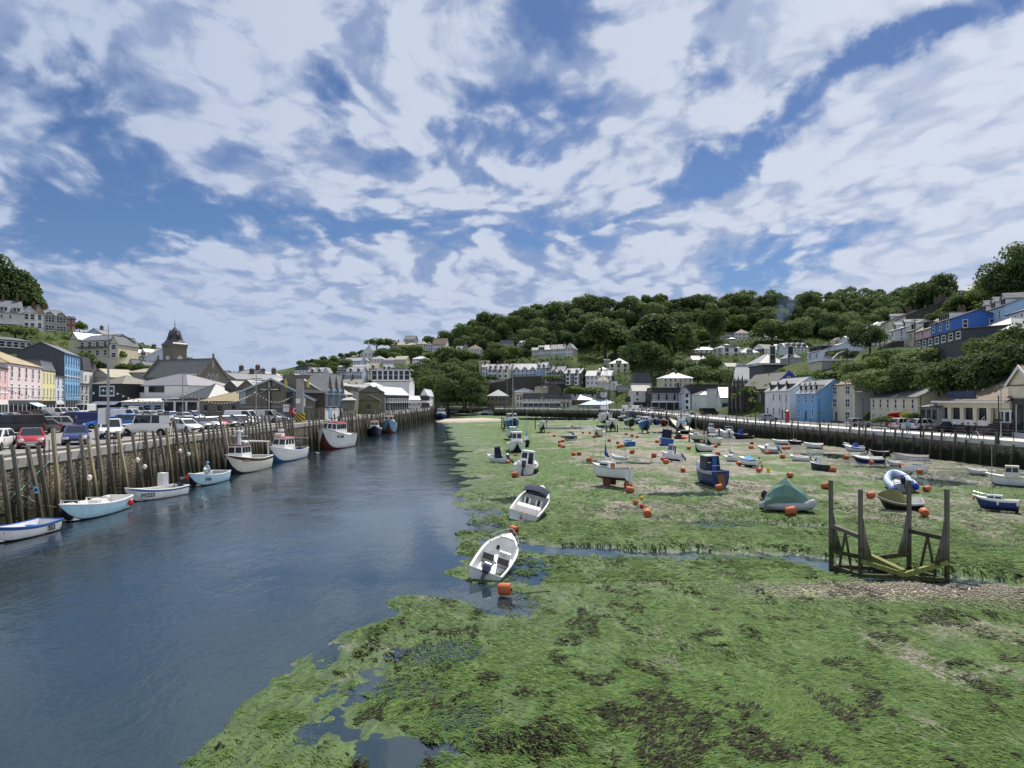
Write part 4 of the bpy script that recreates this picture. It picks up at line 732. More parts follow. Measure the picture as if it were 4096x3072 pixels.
xmid = t.rng(z.outputs[0], -2, 14); ymid = t.math('MULTIPLY', t.rng(z.outputs[1], 30, 48), t.rng(z.outputs[1], 135, 185, 1, .55))
thr = t.math('MULTIPLY', t.math('MULTIPLY', xmid, ymid), .098)
def gauss(cx, cy, rx, ry):
    v = t.map(p, (1/rx, 1/ry, 0), (0,0,0), (-cx/rx, -cy/ry, 0)); return t.rng(t.new('ShaderNodeVectorMath', operation='LENGTH', i_0=v).outputs['Value'], .4, 1.3, 1, 0)
sand = gauss(-17, 255, 19, 26); grav = t.math('MAXIMUM', gauss(17., 25.7, 7.5, 1.25), gauss(25, 24.2, 8, 1.8))
grav = t.math('MULTIPLY', grav, t.rng(t.noise(p, 1.4, 4, .7), .32, .5))
cov = t.math('SUBTRACT', cov, t.math('MULTIPLY', sand, .4))
gmask = t.rng(cov, t.math('ADD', thr, .385), t.math('ADD', thr, .445))
c = t.mix(gmask, mudc, green)
wrack = t.math('MULTIPLY', t.rng(t.noise(t.map(p, (1,.55,1), (0,0,rad(-20))), 1.5, 5, .7), .625, .67), t.rng(z.outputs[2], .02, .1)); wrack = t.math('MULTIPLY', wrack, t.rng(t.noise(p, .12, 3), .42, .6, .25, 1))
c = t.mix(wrack, c, t.mix(fine, (.012,.009,.006), (.06,.045,.032)))
vor = t.new('ShaderNodeTexVoronoi', i_Vector=p, i_Scale=14.); sc_ = t.new('ShaderNodeSeparateColor', i_0=vor.outputs['Color'])
c = t.mix(grav, c, t.ramp(sc_.outputs[0], (.1, (.1,.085,.06)), (.5, (.27,.22,.15)), (.95, (.5,.45,.36))))
c = t.mix(sand, c, t.mix(fine, (.33,.29,.22), (.46,.41,.33)))
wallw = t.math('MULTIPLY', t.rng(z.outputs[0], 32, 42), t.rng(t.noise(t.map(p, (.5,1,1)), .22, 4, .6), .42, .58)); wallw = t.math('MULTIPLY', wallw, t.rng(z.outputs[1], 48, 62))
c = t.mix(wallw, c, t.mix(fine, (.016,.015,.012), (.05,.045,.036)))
wet = t.rng(t.math('ADD', z.outputs[2], t.math('MULTIPLY', mid, .12)), .0, .3, 1, 0)
c = t.mix(t.math("MULTIPLY", wet, .5), c, t.mix(.5, c, (.012,.014,.01)))
c = t.mix(t.rng(z.outputs[2], -.5, -.05, .75, 0), c, (.05,.055,.035))
b = pbsdf(t, out, c, t.math('ADD', t.math('MULTIPLY', t.math('ADD', wet, t.math('MULTIPLY', wallw, .5)), -.42), .82), .22, 0, t.math('ADD', t.math('MULTIPLY', strk, .7), t.math('ADD', t.math('MULTIPLY', fine, .35), t.math('MULTIPLY', wrack, .25))), 1., .11)
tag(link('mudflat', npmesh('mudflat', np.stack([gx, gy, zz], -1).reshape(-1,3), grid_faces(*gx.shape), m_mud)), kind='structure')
m_w, t, out = newmat('river_water'); p = geo(t)
sp = t.new('ShaderNodeSeparateXYZ', i_0=p)
w1 = t.noise(t.map(p, (1.,.42,1), (0,0,rad(14))), 1.5, 4, .6, .4); w2 = t.noise(t.map(p, (1,.6,1), (0,0,rad(-20))), 5.5, 3, .6); w3 = t.noise(p, .16, 3, .5)
calm = t.math('MULTIPLY', t.rng(sp.outputs[0], -14, -1, 1., .12), t.rng(w3, .35, .6, .45, 1))
hgt = t.math('MULTIPLY', t.math('ADD', t.math('MULTIPLY', w1, .7), t.math('MULTIPLY', w2, .25)), calm)
bm = t.new('ShaderNodeBump', i_Height=hgt, i_Strength=1., i_Distance=.075)
gl = t.new('ShaderNodeBsdfGlossy', i_Roughness=.03); t.l.new(bm.outputs[0], gl.inputs['Normal']); gl.inputs[0].default_value = (.95,.97,1,1)
tr = t.new('ShaderNodeBsdfTransparent'); tr.inputs[0].default_value = (.36,.46,.42,1)
df = t.new('ShaderNodeBsdfDiffuse'); t.set(df.inputs[0], t.mix(w3, (.024,.05,.078), (.045,.075,.1))); m1 = t.new('ShaderNodeMixShader', i_0=.42); t.l.new(tr.outputs[0], m1.inputs[1]); t.l.new(df.outputs[0], m1.inputs[2])
fr = t.new('ShaderNodeFresnel', i_IOR=1.36); t.l.new(bm.outputs[0], fr.inputs['Normal']); fk = t.math('ADD', t.math('MULTIPLY', fr.outputs[0], 1.), .035, clamp=True)
m2 = t.new('ShaderNodeMixShader', i_0=fk); t.l.new(m1.outputs[0], m2.inputs[1]); t.l.new(gl.outputs[0], m2.inputs[2]); t.l.new(m2.outputs[0], out.inputs[0])
wb = MB(); wb.poly([(-9000,-200,0),(9000,-200,0),(9000,14000,0),(-9000,14000,0)]); tag(wb.build('water', m_w), kind='structure')
sb = MB(); sb.poly([(-9000,-200,-5.5),(9000,-200,-5.5),(9000,14000,-5.5),(-9000,14000,-5.5)]); tag(sb.build('sea_bed', mat('sea_bed_silt', (.03,.04,.035), .9)), kind='structure')
def strip(pts, off0, off1, zs, side, name, m, kind='structure', thick=0, label=None, cat=None):
    """flat band along pts between two offsets to the land side"""
    b = MB(); L = []; n = len(pts)
    for i, q in enumerate(pts):
        a = Vector(pts[max(i-1,0)]); c = Vector(pts[min(i+1,n-1)]); tn = (c-a).normalized(); nv = Vector((-tn.y, tn.x))*side
        L.append((Vector(q)+nv*off0, Vector(q)+nv*off1, zs(q[1]) if callable(zs) else zs))
    for (a, a2, z), (c, c2, z2) in zip(L[:-1], L[1:]):
        if thick: b.prism([(a.x,a.y,z),(c.x,c.y,z2),(c2.x,c2.y,z2),(a2.x,a2.y,z)] if side < 0 else [(a2.x,a2.y,z),(c2.x,c2.y,z2),(c.x,c.y,z2),(a.x,a.y,z)], (0,0,-thick))
        else: b.poly([(a.x,a.y,z),(a2.x,a2.y,z),(c2.x,c2.y,z2),(c.x,c.y,z2)] if side > 0 else [(a.x,a.y,z),(c.x,c.y,z2),(c2.x,c2.y,z2),(a2.x,a2.y,z)])
    o = b.build(name, m)
    return tag(o, label, cat, None, None if cat else kind)
def qwall(pts, side, ztop, name, label, m, mcap, batter=.35, capw=.9, caph=.55, zmin=-1.5):
    root = thing(name, label, 'quay wall', (pts[0][0], pts[0][1], 0)); off = Vector((pts[0][0], pts[0][1], 0)); b = MB(); c = MB(); n = len(pts); R = []
    for i, q in enumerate(pts):
        a = Vector(pts[max(i-1,0)]); e = Vector(pts[min(i+1,n-1)]); tn = (e-a).normalized(); nv = Vector((-tn.y, tn.x))*side; zt = ztop(q[1]) if callable(ztop) else ztop
        f = lambda o, z: Vector((q[0]+nv.x*o, q[1]+nv.y*o, z))-off
        R.append(([f(-batter, zmin), f(0, zt-caph-.002), f(4.5, zt-caph-.002), f(4.5, zmin)], [f(-.06, zt-caph), f(-.06, zt), f(capw, zt), f(capw, zt-caph)]))
    b.loft([r[0] for r in R]); c.loft([r[1] for r in R]); b.build('wall_face', m, root); c.build('coping', mcap, root); return root
def dense(pts, st=12.):
    o = []
    for (a, b), (c, d) in zip(pts[:-1], pts[1:]):
        n = max(1, int(math.hypot(c-a, d-b)/st)); o += [(a+(c-a)*i/n, b+(d-b)*i/n) for i in range(n)]
    return o+[pts[-1]]
qwall(dense(LW), 1, QL, 'quay_wall', 'rubble stone quay wall with a concrete coping below the car park', QSTONE, CONC)
qwall(dense(RW[:12]), -1, rwz, 'quay_wall', 'dark stone quay wall below the railed promenade', FQSTONE, PALECONC, .15)
qwall(dense(RW[11:]), -1, QF+.1, 'quay_wall', 'low pale stone quay wall at the foot of the wooded slope', FQSTONE, CONC, .15, .5, .9)
strip(dense(LW), .9, 130, QL-.03, 1, 'car_park', ASPH)
strip(dense(LW[1:]), 1.15, 1.45, QL+.12, 1, 'kerb', OLDW, thick=.22)
strip(dense(RW[:12]), .9, 4.2, rwz, -1, 'promenade', PALECONC); strip(dense(RW[:12]), 4.2, 4.45, lambda y: rwz(y)+.1, -1, 'kerb', CONC, thick=.2); strip(dense(RW[:12]), 4.45, 16, lambda y: rwz(y)-.02, -1, 'road', DASPH)
strip(dense(RW[11:]), .5, 7, QF+.1, -1, 'riverside_path', CONC)
b = MB(); yb = MB()
def line(b, x0, y0, x1, y1, w=.11, z=QL-.026):
    d = Vector((x1-x0, y1-y0)).normalized()*w/2; b.poly([(x0+d.y,y0-d.x,z),(x1+d.y,y1-d.x,z),(x1-d.y,y1+d.x,z),(x0-d.y,y0+d.x,z)])
for y in np.arange(30, 150, 2.5):
    xw = np.interp(y, [q[1] for q in LW], [q[0] for q in LW]); line(b, xw-1.7, y, xw-6.4, y)
    for x0 in (-49, -66, -83): line(b, x0, y, x0-9.6, y)
for x0 in (-53.8, -70.8, -87.8): line(b, x0, 30, x0, 148)
for i in range(10): y = 62+i*.9; line(yb, -33.2, y, -37.5, y+1.6)
tag(b.build('bay_markings', PAINTW), kind='structure'); tag(yb.build('yellow_hatching', PAINTY), kind='structure')
b = MB()
for y in np.arange(72, 190, 6.): xw = np.interp(y, [q[1] for q in RW[:7]], [q[0] for q in RW[:7]]); line(b, xw+9.5, y, xw+9.3, y+3, .12, rwz(y)-.014)
tag(b.build('road_markings', PAINTW), kind='structure')
W = bpy.data.worlds.new('World'); SC.world = W; W.use_nodes = True; W.node_tree.nodes.clear(); t = NT(W.node_tree)
wo = t.new('ShaderNodeOutputWorld'); bg = t.new('ShaderNodeBackground', i_Strength=.1); t.l.new(bg.outputs[0], wo.inputs[0])
sky = t.new('ShaderNodeTexSky', sky_type='NISHITA', sun_disc=False, sun_elevation=SUN_EL, sun_rotation=SUN_AZ, air_density=1.0, dust_density=.4, ozone_density=4.)
dv = t.new('ShaderNodeTexCoord').outputs['Generated']; s = t.new('ShaderNodeSeparateXYZ', i_0=dv)
az = t.math('ARCTAN2', s.outputs[0], s.outputs[1]); el = t.math('ARCSINE', s.outputs[2])
zc = t.math('ADD', t.math('MAXIMUM', s.outputs[2], 0), .19)
pl = t.new('ShaderNodeCombineXYZ', i_0=t.math('DIVIDE', s.outputs[0], zc), i_1=t.math('DIVIDE', s.outputs[1], zc)).outputs[0]
vadd = lambda a, b: t.new('ShaderNodeVectorMath', operation='ADD', i_0=a, i_1=b).outputs[0]
def vscale(a, k): n = t.new('ShaderNodeVectorMath', operation='SCALE', i_0=a); n.inputs['Scale'].default_value = k; return n.outputs[0]
half = t.new('ShaderNodeVectorMath', operation='SUBTRACT', i_0=t.new('ShaderNodeTexNoise', i_Vector=pl, i_Scale=1.3, i_Detail=5).outputs[1]); half.inputs[1].default_value = (.5,.5,.5)
pw = vadd(t.map(pl, (1.15,.85,1), (0,0,rad(25))), vscale(half.outputs[0], .55))
n1 = t.noise(pw, .9, 3, .5); n2 = t.noise(pw, 4.6, 9, .6, .2)
bil = lambda n: t.math('MULTIPLY', t.math('ABSOLUTE', t.math('SUBTRACT', n, .5)), 2.)
vb = t.new('ShaderNodeTexVoronoi', i_Vector=vadd(pw, vscale(half.outputs[0], .3)), i_Scale=7.5, feature='SMOOTH_F1', i_Smoothness=.7); vb2 = t.new('ShaderNodeTexVoronoi', i_Vector=pw, i_Scale=17., feature='SMOOTH_F1', i_Smoothness=.6)
puff = t.math('SUBTRACT', 1., t.math('ADD', t.math('MULTIPLY', vb.outputs['Distance'], .75), t.math('MULTIPLY', vb2.outputs['Distance'], .35)))
n3 = t.noise(pw, 13, 6, .62)
ae = t.new('ShaderNodeCombineXYZ', i_0=az, i_1=el).outputs[0]
hh_ = t.new('ShaderNodeVectorMath', operation='SUBTRACT', i_0=t.new('ShaderNodeTexNoise', i_Vector=ae, i_Scale=6., i_Detail=6, i_Roughness=.6).outputs[1]); hh_.inputs[1].default_value = (.5,.5,.5)
aew = vadd(ae, vscale(hh_.outputs[0], .22))
Z('d')
def dirae(u, v):
    u, v = U_(u), V_(v); q = Vector(((u-CX)/F, 1, (HY-v)/F)).normalized(); return math.atan2(q.x, q.y), math.asin(q.z)
tot = None
for u, v, u2, v2, wd, amt in ((2200,-20,1830,170,36,.30),(1830,165,1500,360,40,.30),(1600,330,1340,440,34,.16),(715,170,745,230,46,.26),(1000,300,1170,290,60,.26),(1100,0,1260,10,50,.24),(20,470,420,460,70,.30),(40,330,300,330,80,.20),(300,490,1000,505,34,.24),(1000,480,1480,505,26,.2),(1540,560,1830,535,44,.24),(1560,590,1720,600,24,.16),(140,170,330,240,80,.14),(1240,230,1120,170,40,.16),(620,240,520,300,50,.12),(1500,70,1560,160,34,.16),(20,100,160,130,60,.10),(800,330,960,320,30,.14),(1950,190,1760,300,30,.12)):
    a0, e0 = dirae(u, v); a1, e1 = dirae(u2, v2); L = math.hypot(a1-a0, e1-e0)/2+wd*1.8517/F; th = math.atan2(e1-e0, a1-a0)
    mp_ = t.new('ShaderNodeMapping', vector_type='TEXTURE', i_Vector=aew); mp_.inputs['Location'].default_value = ((a0+a1)/2, (e0+e1)/2, 0); mp_.inputs['Rotation'].default_value = (0,0,th); mp_.inputs['Scale'].default_value = (L*1.2, wd*1.8517/F*1.5, 1)
    g = t.math('MULTIPLY', t.rng(t.new('ShaderNodeVectorMath', operation='LENGTH', i_0=mp_.outputs[0]).outputs['Value'], .1, 1.3, 1, 0), amt)
    tot = g if tot is None else t.math('ADD', tot, g)
den = t.math('ADD', t.math('ADD', t.math('MULTIPLY', n1, .30), t.math('MULTIPLY', n2, .42)), t.math('ADD', t.math('MULTIPLY', n3, .26), t.math('MULTIPLY', puff, .40)))
den = t.math('SUBTRACT', t.math('ADD', den, .005), tot)
den = t.math('ADD', den, t.rng(el, .0, .17, .12, 0))
cm = t.rng(den, .38, .64)
lit = t.rng(t.math('ADD', t.math('MULTIPLY', t.math('SUBTRACT', puff, .55), .55), t.math('ADD', t.math('MULTIPLY', t.math('SUBTRACT', n2, .5), 1.3), den)), .40, .76)
cc = t.mix(lit, (2.3,3.0,4.7), (5.0,5.5,6.6)); cc = t.mix(t.rng(az, .0, .65, 0, .55), cc, (6.0,6.4,7.3)); cc = t.mix(t.rng(el, .0, .24, .85, 0), cc, (3.7,4.4,5.9)); cc = t.mix(t.rng(az, -.65, -.1, .45, 0), cc, (3.1,3.85,5.5))
blue = t.mix(1., sky.outputs[0], (.42,.49,.61), 'MULTIPLY')
t.set(bg.inputs[0], t.mix(t.math('MULTIPLY', cm, .96), blue, cc))
W.cycles.sampling_method = 'MANUAL'; W.cycles.sample_map_resolution = 1024
for k in HS: build_house(k)
def text(s, size, loc, rot, m, parent, name='lettering', ext=.01, align='CENTER'):
    c = bpy.data.curves.new(name, 'FONT'); c.body = s; c.size = size; c.extrude = ext; c.align_x = align; c.align_y = 'CENTER'
    o = bpy.data.objects.new(name, c); COL.objects.link(o); me = bpy.data.meshes.new_from_object(o.evaluated_get(bpy.context.evaluated_depsgraph_get())); bpy.data.objects.remove(o); bpy.data.curves.remove(c)
    me.materials.clear(); me.materials.append(m); q = link(name, me, parent); q.location = loc; q.rotation_euler = rot; return q
def lancet(root, x, y, z, w, h, rz=0., fr=None, name='lancet_window'):
    b = MB(); p = MB(); n = 6
    def arch(W, H): return [(-W/2,0)]+[(W/2,0)]+[(W/2-W*(1-cos(pi*.5*i/n))*.5, H*.7+H*.3*sin(pi*.5*i/n)) for i in range(n+1)]+[(-W/2+W*(1-cos(pi*.5*i/n))*.5, H*.7+H*.3*sin(pi*.5*i/n)) for i in range(n-1,-1,-1)]
    o = arch(w+.3, h+.3); i_ = arch(w, h); b.loft([[(a, -.12, c-.1) for a, c in o], [(a, -.12, c) for a, c in i_]], caps=False); b.loft([[(a, 0, c-.1) for a, c in o], [(a, -.12, c-.1) for a, c in o]], caps=False); b.bx(-.04, .04, -.1, -.03, 0, h*.96)
    f = b.build(name, fr or CHSTONE, root); f.location = (x, y, z); f.rotation_euler = (0,0,rz)
    p.prism([(a, -.03, c) for a, c in i_], (0,.02,0)); p.build('pane', GLASS, f); return f
Z('B')
d0, d1 = 196., 188.
A = Vector((X(U_(275), d0), d0)); B_ = Vector((X(U_(1062), d1), d1)); w = (B_-A).length; ang = math.atan2(B_.y-A.y, B_.x-A.x)
zb = QL; ze = Zv(V_(1095), d1); zr = Zv(V_(838), d1+4.2); D = 9.5
root = thing('church', 'stone church with steep slate nave roof and a clock tower under a louvred spire', 'church', (A.x, A.y, zb), ang)
h = ze-zb; rise = zr-ze
wb = MB(); wb.bx(0, w, 0, D, -1, h); rb, g = roofmesh('g', w, D, h, rise, ov=.1); wb.add(g.v, g.f); wb.build('nave_wall', CHSTONE, root)
rb.build('nave_roof', roofmat('mossy_church_slate', (.08,.085,.085), (.15,.15,.145), .5, .4, moss=.5, mcol=(.16,.14,.09)), root)
for x in (-.3, w): MB().prism([(x,-.35,h-.1),(x,-.35,h+.45),(x,D/2,h+rise+.75),(x,D+.35,h+.45),(x,D+.35,h-.1),(x,D/2,h+rise)], (.32,0,0)).build('gable_coping', CHSTONE, root)
for x in (-.15, w+.15): MB().box((x,D/2,h+rise+1.), (.3,.5,.9)).build('finial', CHSTONE, root)
for i in range(3): lancet(root, w+.02, D/2+(i-1)*1.5, h-3.2, .75, 4., pi/2, PALECONC)
lancet(root, w+.02, D/2, h+3., .35, 1.6, pi/2, PALECONC); lancet(root, w*.9, -.02, h-3.6, 1., 2.6, 0, PALECONC); lancet(root, w*.74, -.02, h-3.6, 1., 2.6, 0, PALECONC)
dt = 203.; TU = (U_(468), U_(662), U_(800)); tw = 7.4
def tloc(a, b, z): return Vector((a, b, z))
tw_root = root; T0 = Matrix.Translation((0,0,0))
tcx = X(U_(640), dt); zt0 = Zv(V_(830), dt)-6; ztc = Zv(V_(690), dt); zt1 = Zv(V_(622), dt)
loc = Matrix.Translation((tcx, dt+3, 0)) @ Matrix.Rotation(rad(-27), 4, 'Z'); loc = Matrix.Translation((A.x, A.y, zb)).inverted() @ loc if False else loc
inv = (Matrix.Translation((A.x, A.y, zb)) @ Matrix.Rotation(ang, 4, 'Z')).inverted(); ML = inv @ loc @ Matrix.Diagonal((.54,.54,1,1))
hw = 4.3
def tb(): b = MB(); b.M = ML; return b
b = tb(); b.bx(-hw, hw, -hw, hw, zt0-12, ztc-.003); b.build('tower', CHSTONE, root)
b = tb(); b.loft([[(-hw-.05,-hw-.05,ztc),(hw+.05,-hw-.05,ztc),(hw+.05,hw+.05,ztc),(-hw-.05,hw+.05,ztc)],[(-hw-.5,-hw-.5,ztc+1.2),(hw+.5,-hw-.5,ztc+1.2),(hw+.5,hw+.5,ztc+1.2),(-hw-.5,hw+.5,ztc+1.2)],[(-hw-.5,-hw-.5,zt1),(hw+.5,-hw-.5,zt1),(hw+.5,hw+.5,zt1),(-hw-.5,hw+.5,zt1)]])
for s in range(4):
    R = Matrix.Rotation(s*pi/2, 4, 'Z')
    for i in range(9): x = -hw+.4+i*(2*hw-.8)/8; c = R @ Vector((x, -hw-.42, ztc+1.)); b.box(c, (.42,.42,.9), 0, s*pi/2)
b.build('corbel_table', CHSTONE, root)
sq = lambda a, z: [(-a,-a,z),(a,-a,z),(a,a,z),(-a,a,z)]
zs1 = Zv(V_(490), dt); zs2 = Zv(V_(425), dt); zs3 = Zv(V_(375), dt); zs4 = Zv(V_(258), dt)
zz2 = lambda y: Zv(V_(y), dt)
b = tb(); b.loft([sq(hw+.5, zt1+.003), sq(hw-.3, zz2(602)), sq(3.1, zz2(560)), sq(2.5, zz2(500))]); b.build('spire_skirt', DSLATE, root)
b = tb(); b.loft([sq(2.5, zz2(500)+.003), sq(2.0, zz2(465)), sq(1.15, zz2(425)), sq(.3, zz2(372))]); b.build('spire', DSLATE, root)
for s in range(4):
    b = tb(); R = Matrix.Rotation(s*pi/2, 4, 'Z'); b.M = ML @ R
    b.bx(-.95, .95, -3.25, -1.9, zz2(572), zz2(490)); b.prism([(-1.3,-3.5,zz2(490)),(1.3,-3.5,zz2(490)),(.85,-2.6,zz2(424)),(-.85,-2.6,zz2(424))], (0,1.5,0)); bl = b.build('belfry_louvre', DSLATE, root)
    b = tb(); b.M = ML @ R; b.bx(-.62, .62, -3.31, -3.252, zz2(558), zz2(492)); b.build('opening', BLACK, bl)
    if s in (0, 1):
        CK = Matrix.Translation((0,0,ztc-3.1)) @ Matrix.Diagonal((1,1,.6,1))
        b = tb(); b.M = ML @ R @ CK; b.lathe([(1.75,-hw-.1),(1.75,-hw-.003)], (0,0,0), 'Y', 20); fc = b.build('clock_face', PALECONC, root)
        b = tb(); b.M = ML @ R @ CK; b.lathe([(1.3,-hw-.13),(1.3,-hw-.102)], (0,0,0), 'Y', 20); b.build('dial', TRIMW, fc)
        b = tb(); b.M = ML @ R @ CK; zc_ = 0
        for i in range(12): a = i*pi/6; b.box((1.05*sin(a), -hw-.15, zc_+1.05*cos(a)), (.12,.03,.3), 0, 0, 0, a)
        b.box((.3,-hw-.17,zc_+.2), (.1,.03,.75), 0, 0, 0, rad(58)); b.box((.45,-hw-.17,zc_+.14), (.08,.03,1.0), 0, 0, 0, rad(75)); b.build('clock_hands', BLACK, fc)
b = tb(); b.tube([(0,0,zs3-.2),(0,0,zs4)], [.2,.05], 6)
for zz_ in (.35,.6,.8): z = zs3+(zs4-zs3)*zz_; b.box((0,0,z), (1.0*(1.2-zz_),.09,.09)); b.box((0,0,z), (.09,1.0*(1.2-zz_),.09))
for x, y in ((-1.6,-1.6),(1.6,-1.6),(1.6,1.6),(-1.6,1.6)): b.tube([(x,y,zz2(440)),(x,y,zz2(392))], [.09,.03], 5)
b.build('spire_finial', BLACK, root)
Z('C')
dA, dB = 121., 120.
A = Vector((X(U_(-300), dA), dA)); B_ = Vector((X(U_(770), dB), dB))
w = (B_-A).length; ang = math.atan2(B_.y-A.y, B_.x-A.x); root = thing('fish_market', 'grey blockwork fish market with a yellow edged black cross on its wide gable', 'market hall', (A.x, A.y, QL), ang)
fr = .5; dm = dA+(dB-dA)*.43; zap = Zv(V_(768), dm)-QL; zl = Zv(V_(960), dA)-QL; zr_ = Zv(V_(1070), dB)-QL; xa = w*.44; D = 24
b = MB(); pr = [(0,0,-.6),(w,0,-.6),(w,0,zr_),(xa,0,zap),(0,0,zl)]; b.prism(pr, (0,D,0)); b.build('wall', BLOCK, root)
b = MB(); slab(b, [(-.3,-.3,zl+.08),(xa,-.3,zap+.18),(xa,D,zap+.18),(-.3,D,zl+.08)]); slab(b, [(xa+.004,-.3,zap+.18),(w+.4,-.3,zr_+.04),(w+.4,D,zr_+.04),(xa+.004,D,zap+.18)]); b.build('roof', CORR, root)
b = MB(); b.prism([(w+.4,-.36,zr_-.3),(w+.4,-.36,zr_+.02),(xa,-.36,zap+.2),(xa,-.36,zap-.15)], (0,.055,0)); b.prism([(-.3,-.36,zl-.3),(-.3,-.36,zl+.02),(xa,-.36,zap+.2),(xa,-.36,zap-.15)], (0,.055,0)); b.build('bargeboard', mat('pale_blue_trim', (.38,.5,.55), .6), root)
xc = xa-.4; zc_ = (zap-QL*0)*.62; b = MB(); b.bx(xc-.3, xc+.3, -.16, -.003, zc_-3.2, zc_+2.4); b.bx(xc-1.9, xc-.303, -.16, -.003, zc_+.6, zc_+1.15); b.bx(xc+.303, xc+1.9, -.16, -.003, zc_+.6, zc_+1.15); cr = b.build('cross', BLACK, root)
b = MB(); b.bx(xc-.1, xc+.1, -.2, -.163, zc_-3., zc_+.6); b.bx(xc-.1, xc+.1, -.2, -.163, zc_+1.1, zc_+2.2); b.bx(xc-1.7, xc-.15, -.2, -.163, zc_+.77, zc_+.98); b.bx(xc+.15, xc+1.7, -.2, -.163, zc_+.77, zc_+.98); b.build('cross_inlay', mat('cross_yellow', (.6,.55,.36), .6), cr)
for i, (x, z, a, c, m) in enumerate(((xa-5.3,zap*.38,1.1,2.4,mat('shutter_grey',(.32,.36,.36),.6)),(xa+3.2,zap*.4,1.1,2.,BLACK),(w*.84,zap*.33,1.3,1.5,TRIMW),(xa+2.6,1.4,1.1,1.3,TRIMW))): MB().bx(x-a/2, x+a/2, -.07, -.003, z, z+c).build('shutter' if i < 2 else 'notice_board', m, root)
MB().bx(.3, w-.3, -.09, -.003, zap*.3, zap*.3+.18).build('string_course', CONC, root)
s = MB().bx(w*.76-1.1, w*.76+1.1, -.12, -.003, .9, 2.3).build('lifebuoy_board', mat('red_board', (.55,.03,.03), .5), root); b = MB(); b.lathe([(.3,-.15),(.5,-.2),(.5,-.14),(.3,-.125)], (w*.76,0,1.6), 'Y', 14, caps=False); b.build('lifebuoy', TRIMW, s)
A = Vector((-33.2, 121.)); B_ = Vector((-34.2, 146.)); w = (B_-A).length; ang = math.atan2(B_.y-A.y, B_.x-A.x)
root = thing('market_hall', 'stone market hall with three pointed gables and arched blue windows', 'market hall', (A.x, A.y, QL), ang); h = Zv(V_(985), 140)-QL; D = 11
b = MB(); b.bx(0, w, 0, D, -.6, h); rb, g = roofmesh('g', w, D, h, 3.4); b.add(g.v, g.f); b.bx(.05, w-.05, -.12, -.003, .1, h*.42, 1); b.build('wall', [STONE, PALECONC], root); rb.build('roof', CORR, root)
for i in range(3):
    x = 2.2+i*5.2; b = MB(); b.prism([(x-2.2,-.2,h*.46),(x+2.2,-.2,h*.46),(x+2.2,-.2,h+.3),(x,-.2,h+3.4),(x-2.2,-.2,h+.3)], (0,D*.45,0)); gb = b.build('gable', STONE, root)
    b = MB()
    for s in (-1, 1): b.prism([(x,-.45,h+3.6),(x+s*2.5,-.45,h+.2),(x+s*2.5,-.45,h),(x,-.45,h+3.4)], (0,D*.45,0))
    b.build('gable_roof', CORR, gb); lancet(root, x, -.21, h*.5, 2.2, h*.62, 0, BFRAME, 'arched_window')
MB().bx(w*.72, w*.79, -.1, -.003, h*.5, h*.95).build('pale_door', TRIMW, root); lancet(root, w*.62, -.01, h*.55, 1., 1.8, 0, BFRAME, 'arched_window')
for x in (w*.15, w*.5): MB().bx(x-1.4, x+1.4, -.16, -.123, .1, h*.38).build('door', BFRAME, root)
Z('J')
A = Vector((X(U_(835), 97), 97)); B_ = Vector((X(U_(1790), 82.5), 82.5)); w = (B_-A).length; ang = math.atan2(B_.y-A.y, B_.x-A.x)
root = thing('restaurant', 'cream quayside restaurant with leaning pillars between plate windows and a ribbed brown roof', 'restaurant', (A.x, A.y, QR), ang)
h = Zv(V_(505), 97)-QR; D = 11.
b = MB(); b.bx(0, w, .5, D, -.4, h-.3); b.bx(0, w, -.05, .5, -.4, 1.55, 1); b.bx(0, w, -.02, .5, h-.95, h-.303); b.build('wall', [CREAM, DSTONE], root)
b = MB(); b.bx(-.5, w, -.7, .6, h-.3, h-.05); b.build('fascia', TRIMW, root)
b = MB(); slab(b, [(-.2,-.4,h),(w+.1,-.4,h),(w+.1,D*.6,h+3.9),(-.2,D*.6,h+3.9)]); slab(b, [(w+.1,D+.2,h+1),(-.2,D+.2,h+1),(-.2,D*.6+.004,h+3.9),(w+.1,D*.6+.004,h+3.9)]); b.prism([(0,0,h-.3),(0,D,h-.3),(0,D,h+1),(0,D*.6,h+3.8)], (.02,0,0)); roof = b.build('roof', BROWNT, root)
MB().bx(w*.13, w*.53, .15, .35, h+.15, h+1.25).build('sign_board', mat('navy_board', (.02,.035,.09), .5), root)
n = 4; gp = MB(); gp.bx(.3, w*.76, .3, .34, 1.56, h-.96); gp.build('window', GLASS, root)
for i in range(n+1):
    x = .15+(w*.76-.3)*i/n; b = MB(); b.prism([(x-.32+.28,-.3,1.3),(x+.32+.28,-.3,1.3),(x+.42-.18,-.02,h-.96),(x-.42-.18,-.02,h-.96)], (0,.35,0)); b.build('pillar', CREAM, root)
for i in range(n): x = .15+(w*.76-.3)*(i+.5)/n; MB().bx(x-.06+.05, x+.06+.05, .22, .298, 1.6, h-.96).build('mullion', DFRAME, root); MB().bx(x-(w*.095)+.45, x+(w*.095)-.15, -.12, -.053, 1.05, 1.75).build('white_panel', TRIMW, root)
for i in range(3): x = w*.86+i*1.05; f = MB().bx(x-.5, x+.5, .38, .497, 1.4, h-1.1).build('door', TRIMW, root); MB().bx(x-.34, x+.34, .35, .378, 1.7, h-1.4).build('pane', GLASS, f)
b = MB()
for s in (0, .9): b.tube([(w*.79,-1.9+s*0,1.4-.2+s*0),(w*.86,-1.7,2.35),(w*.86,-1.7,1.5)], .045, 5); b.tube([(w*.84,-2.8,.95),(w*.92,-2.8,-.0)], .05, 5); b.tube([(w*.84,-2.8,.6),(w*.92,-2.8,-.3)], .05, 5)
b.build('stair_rail', TRIMW, root); b = MB()
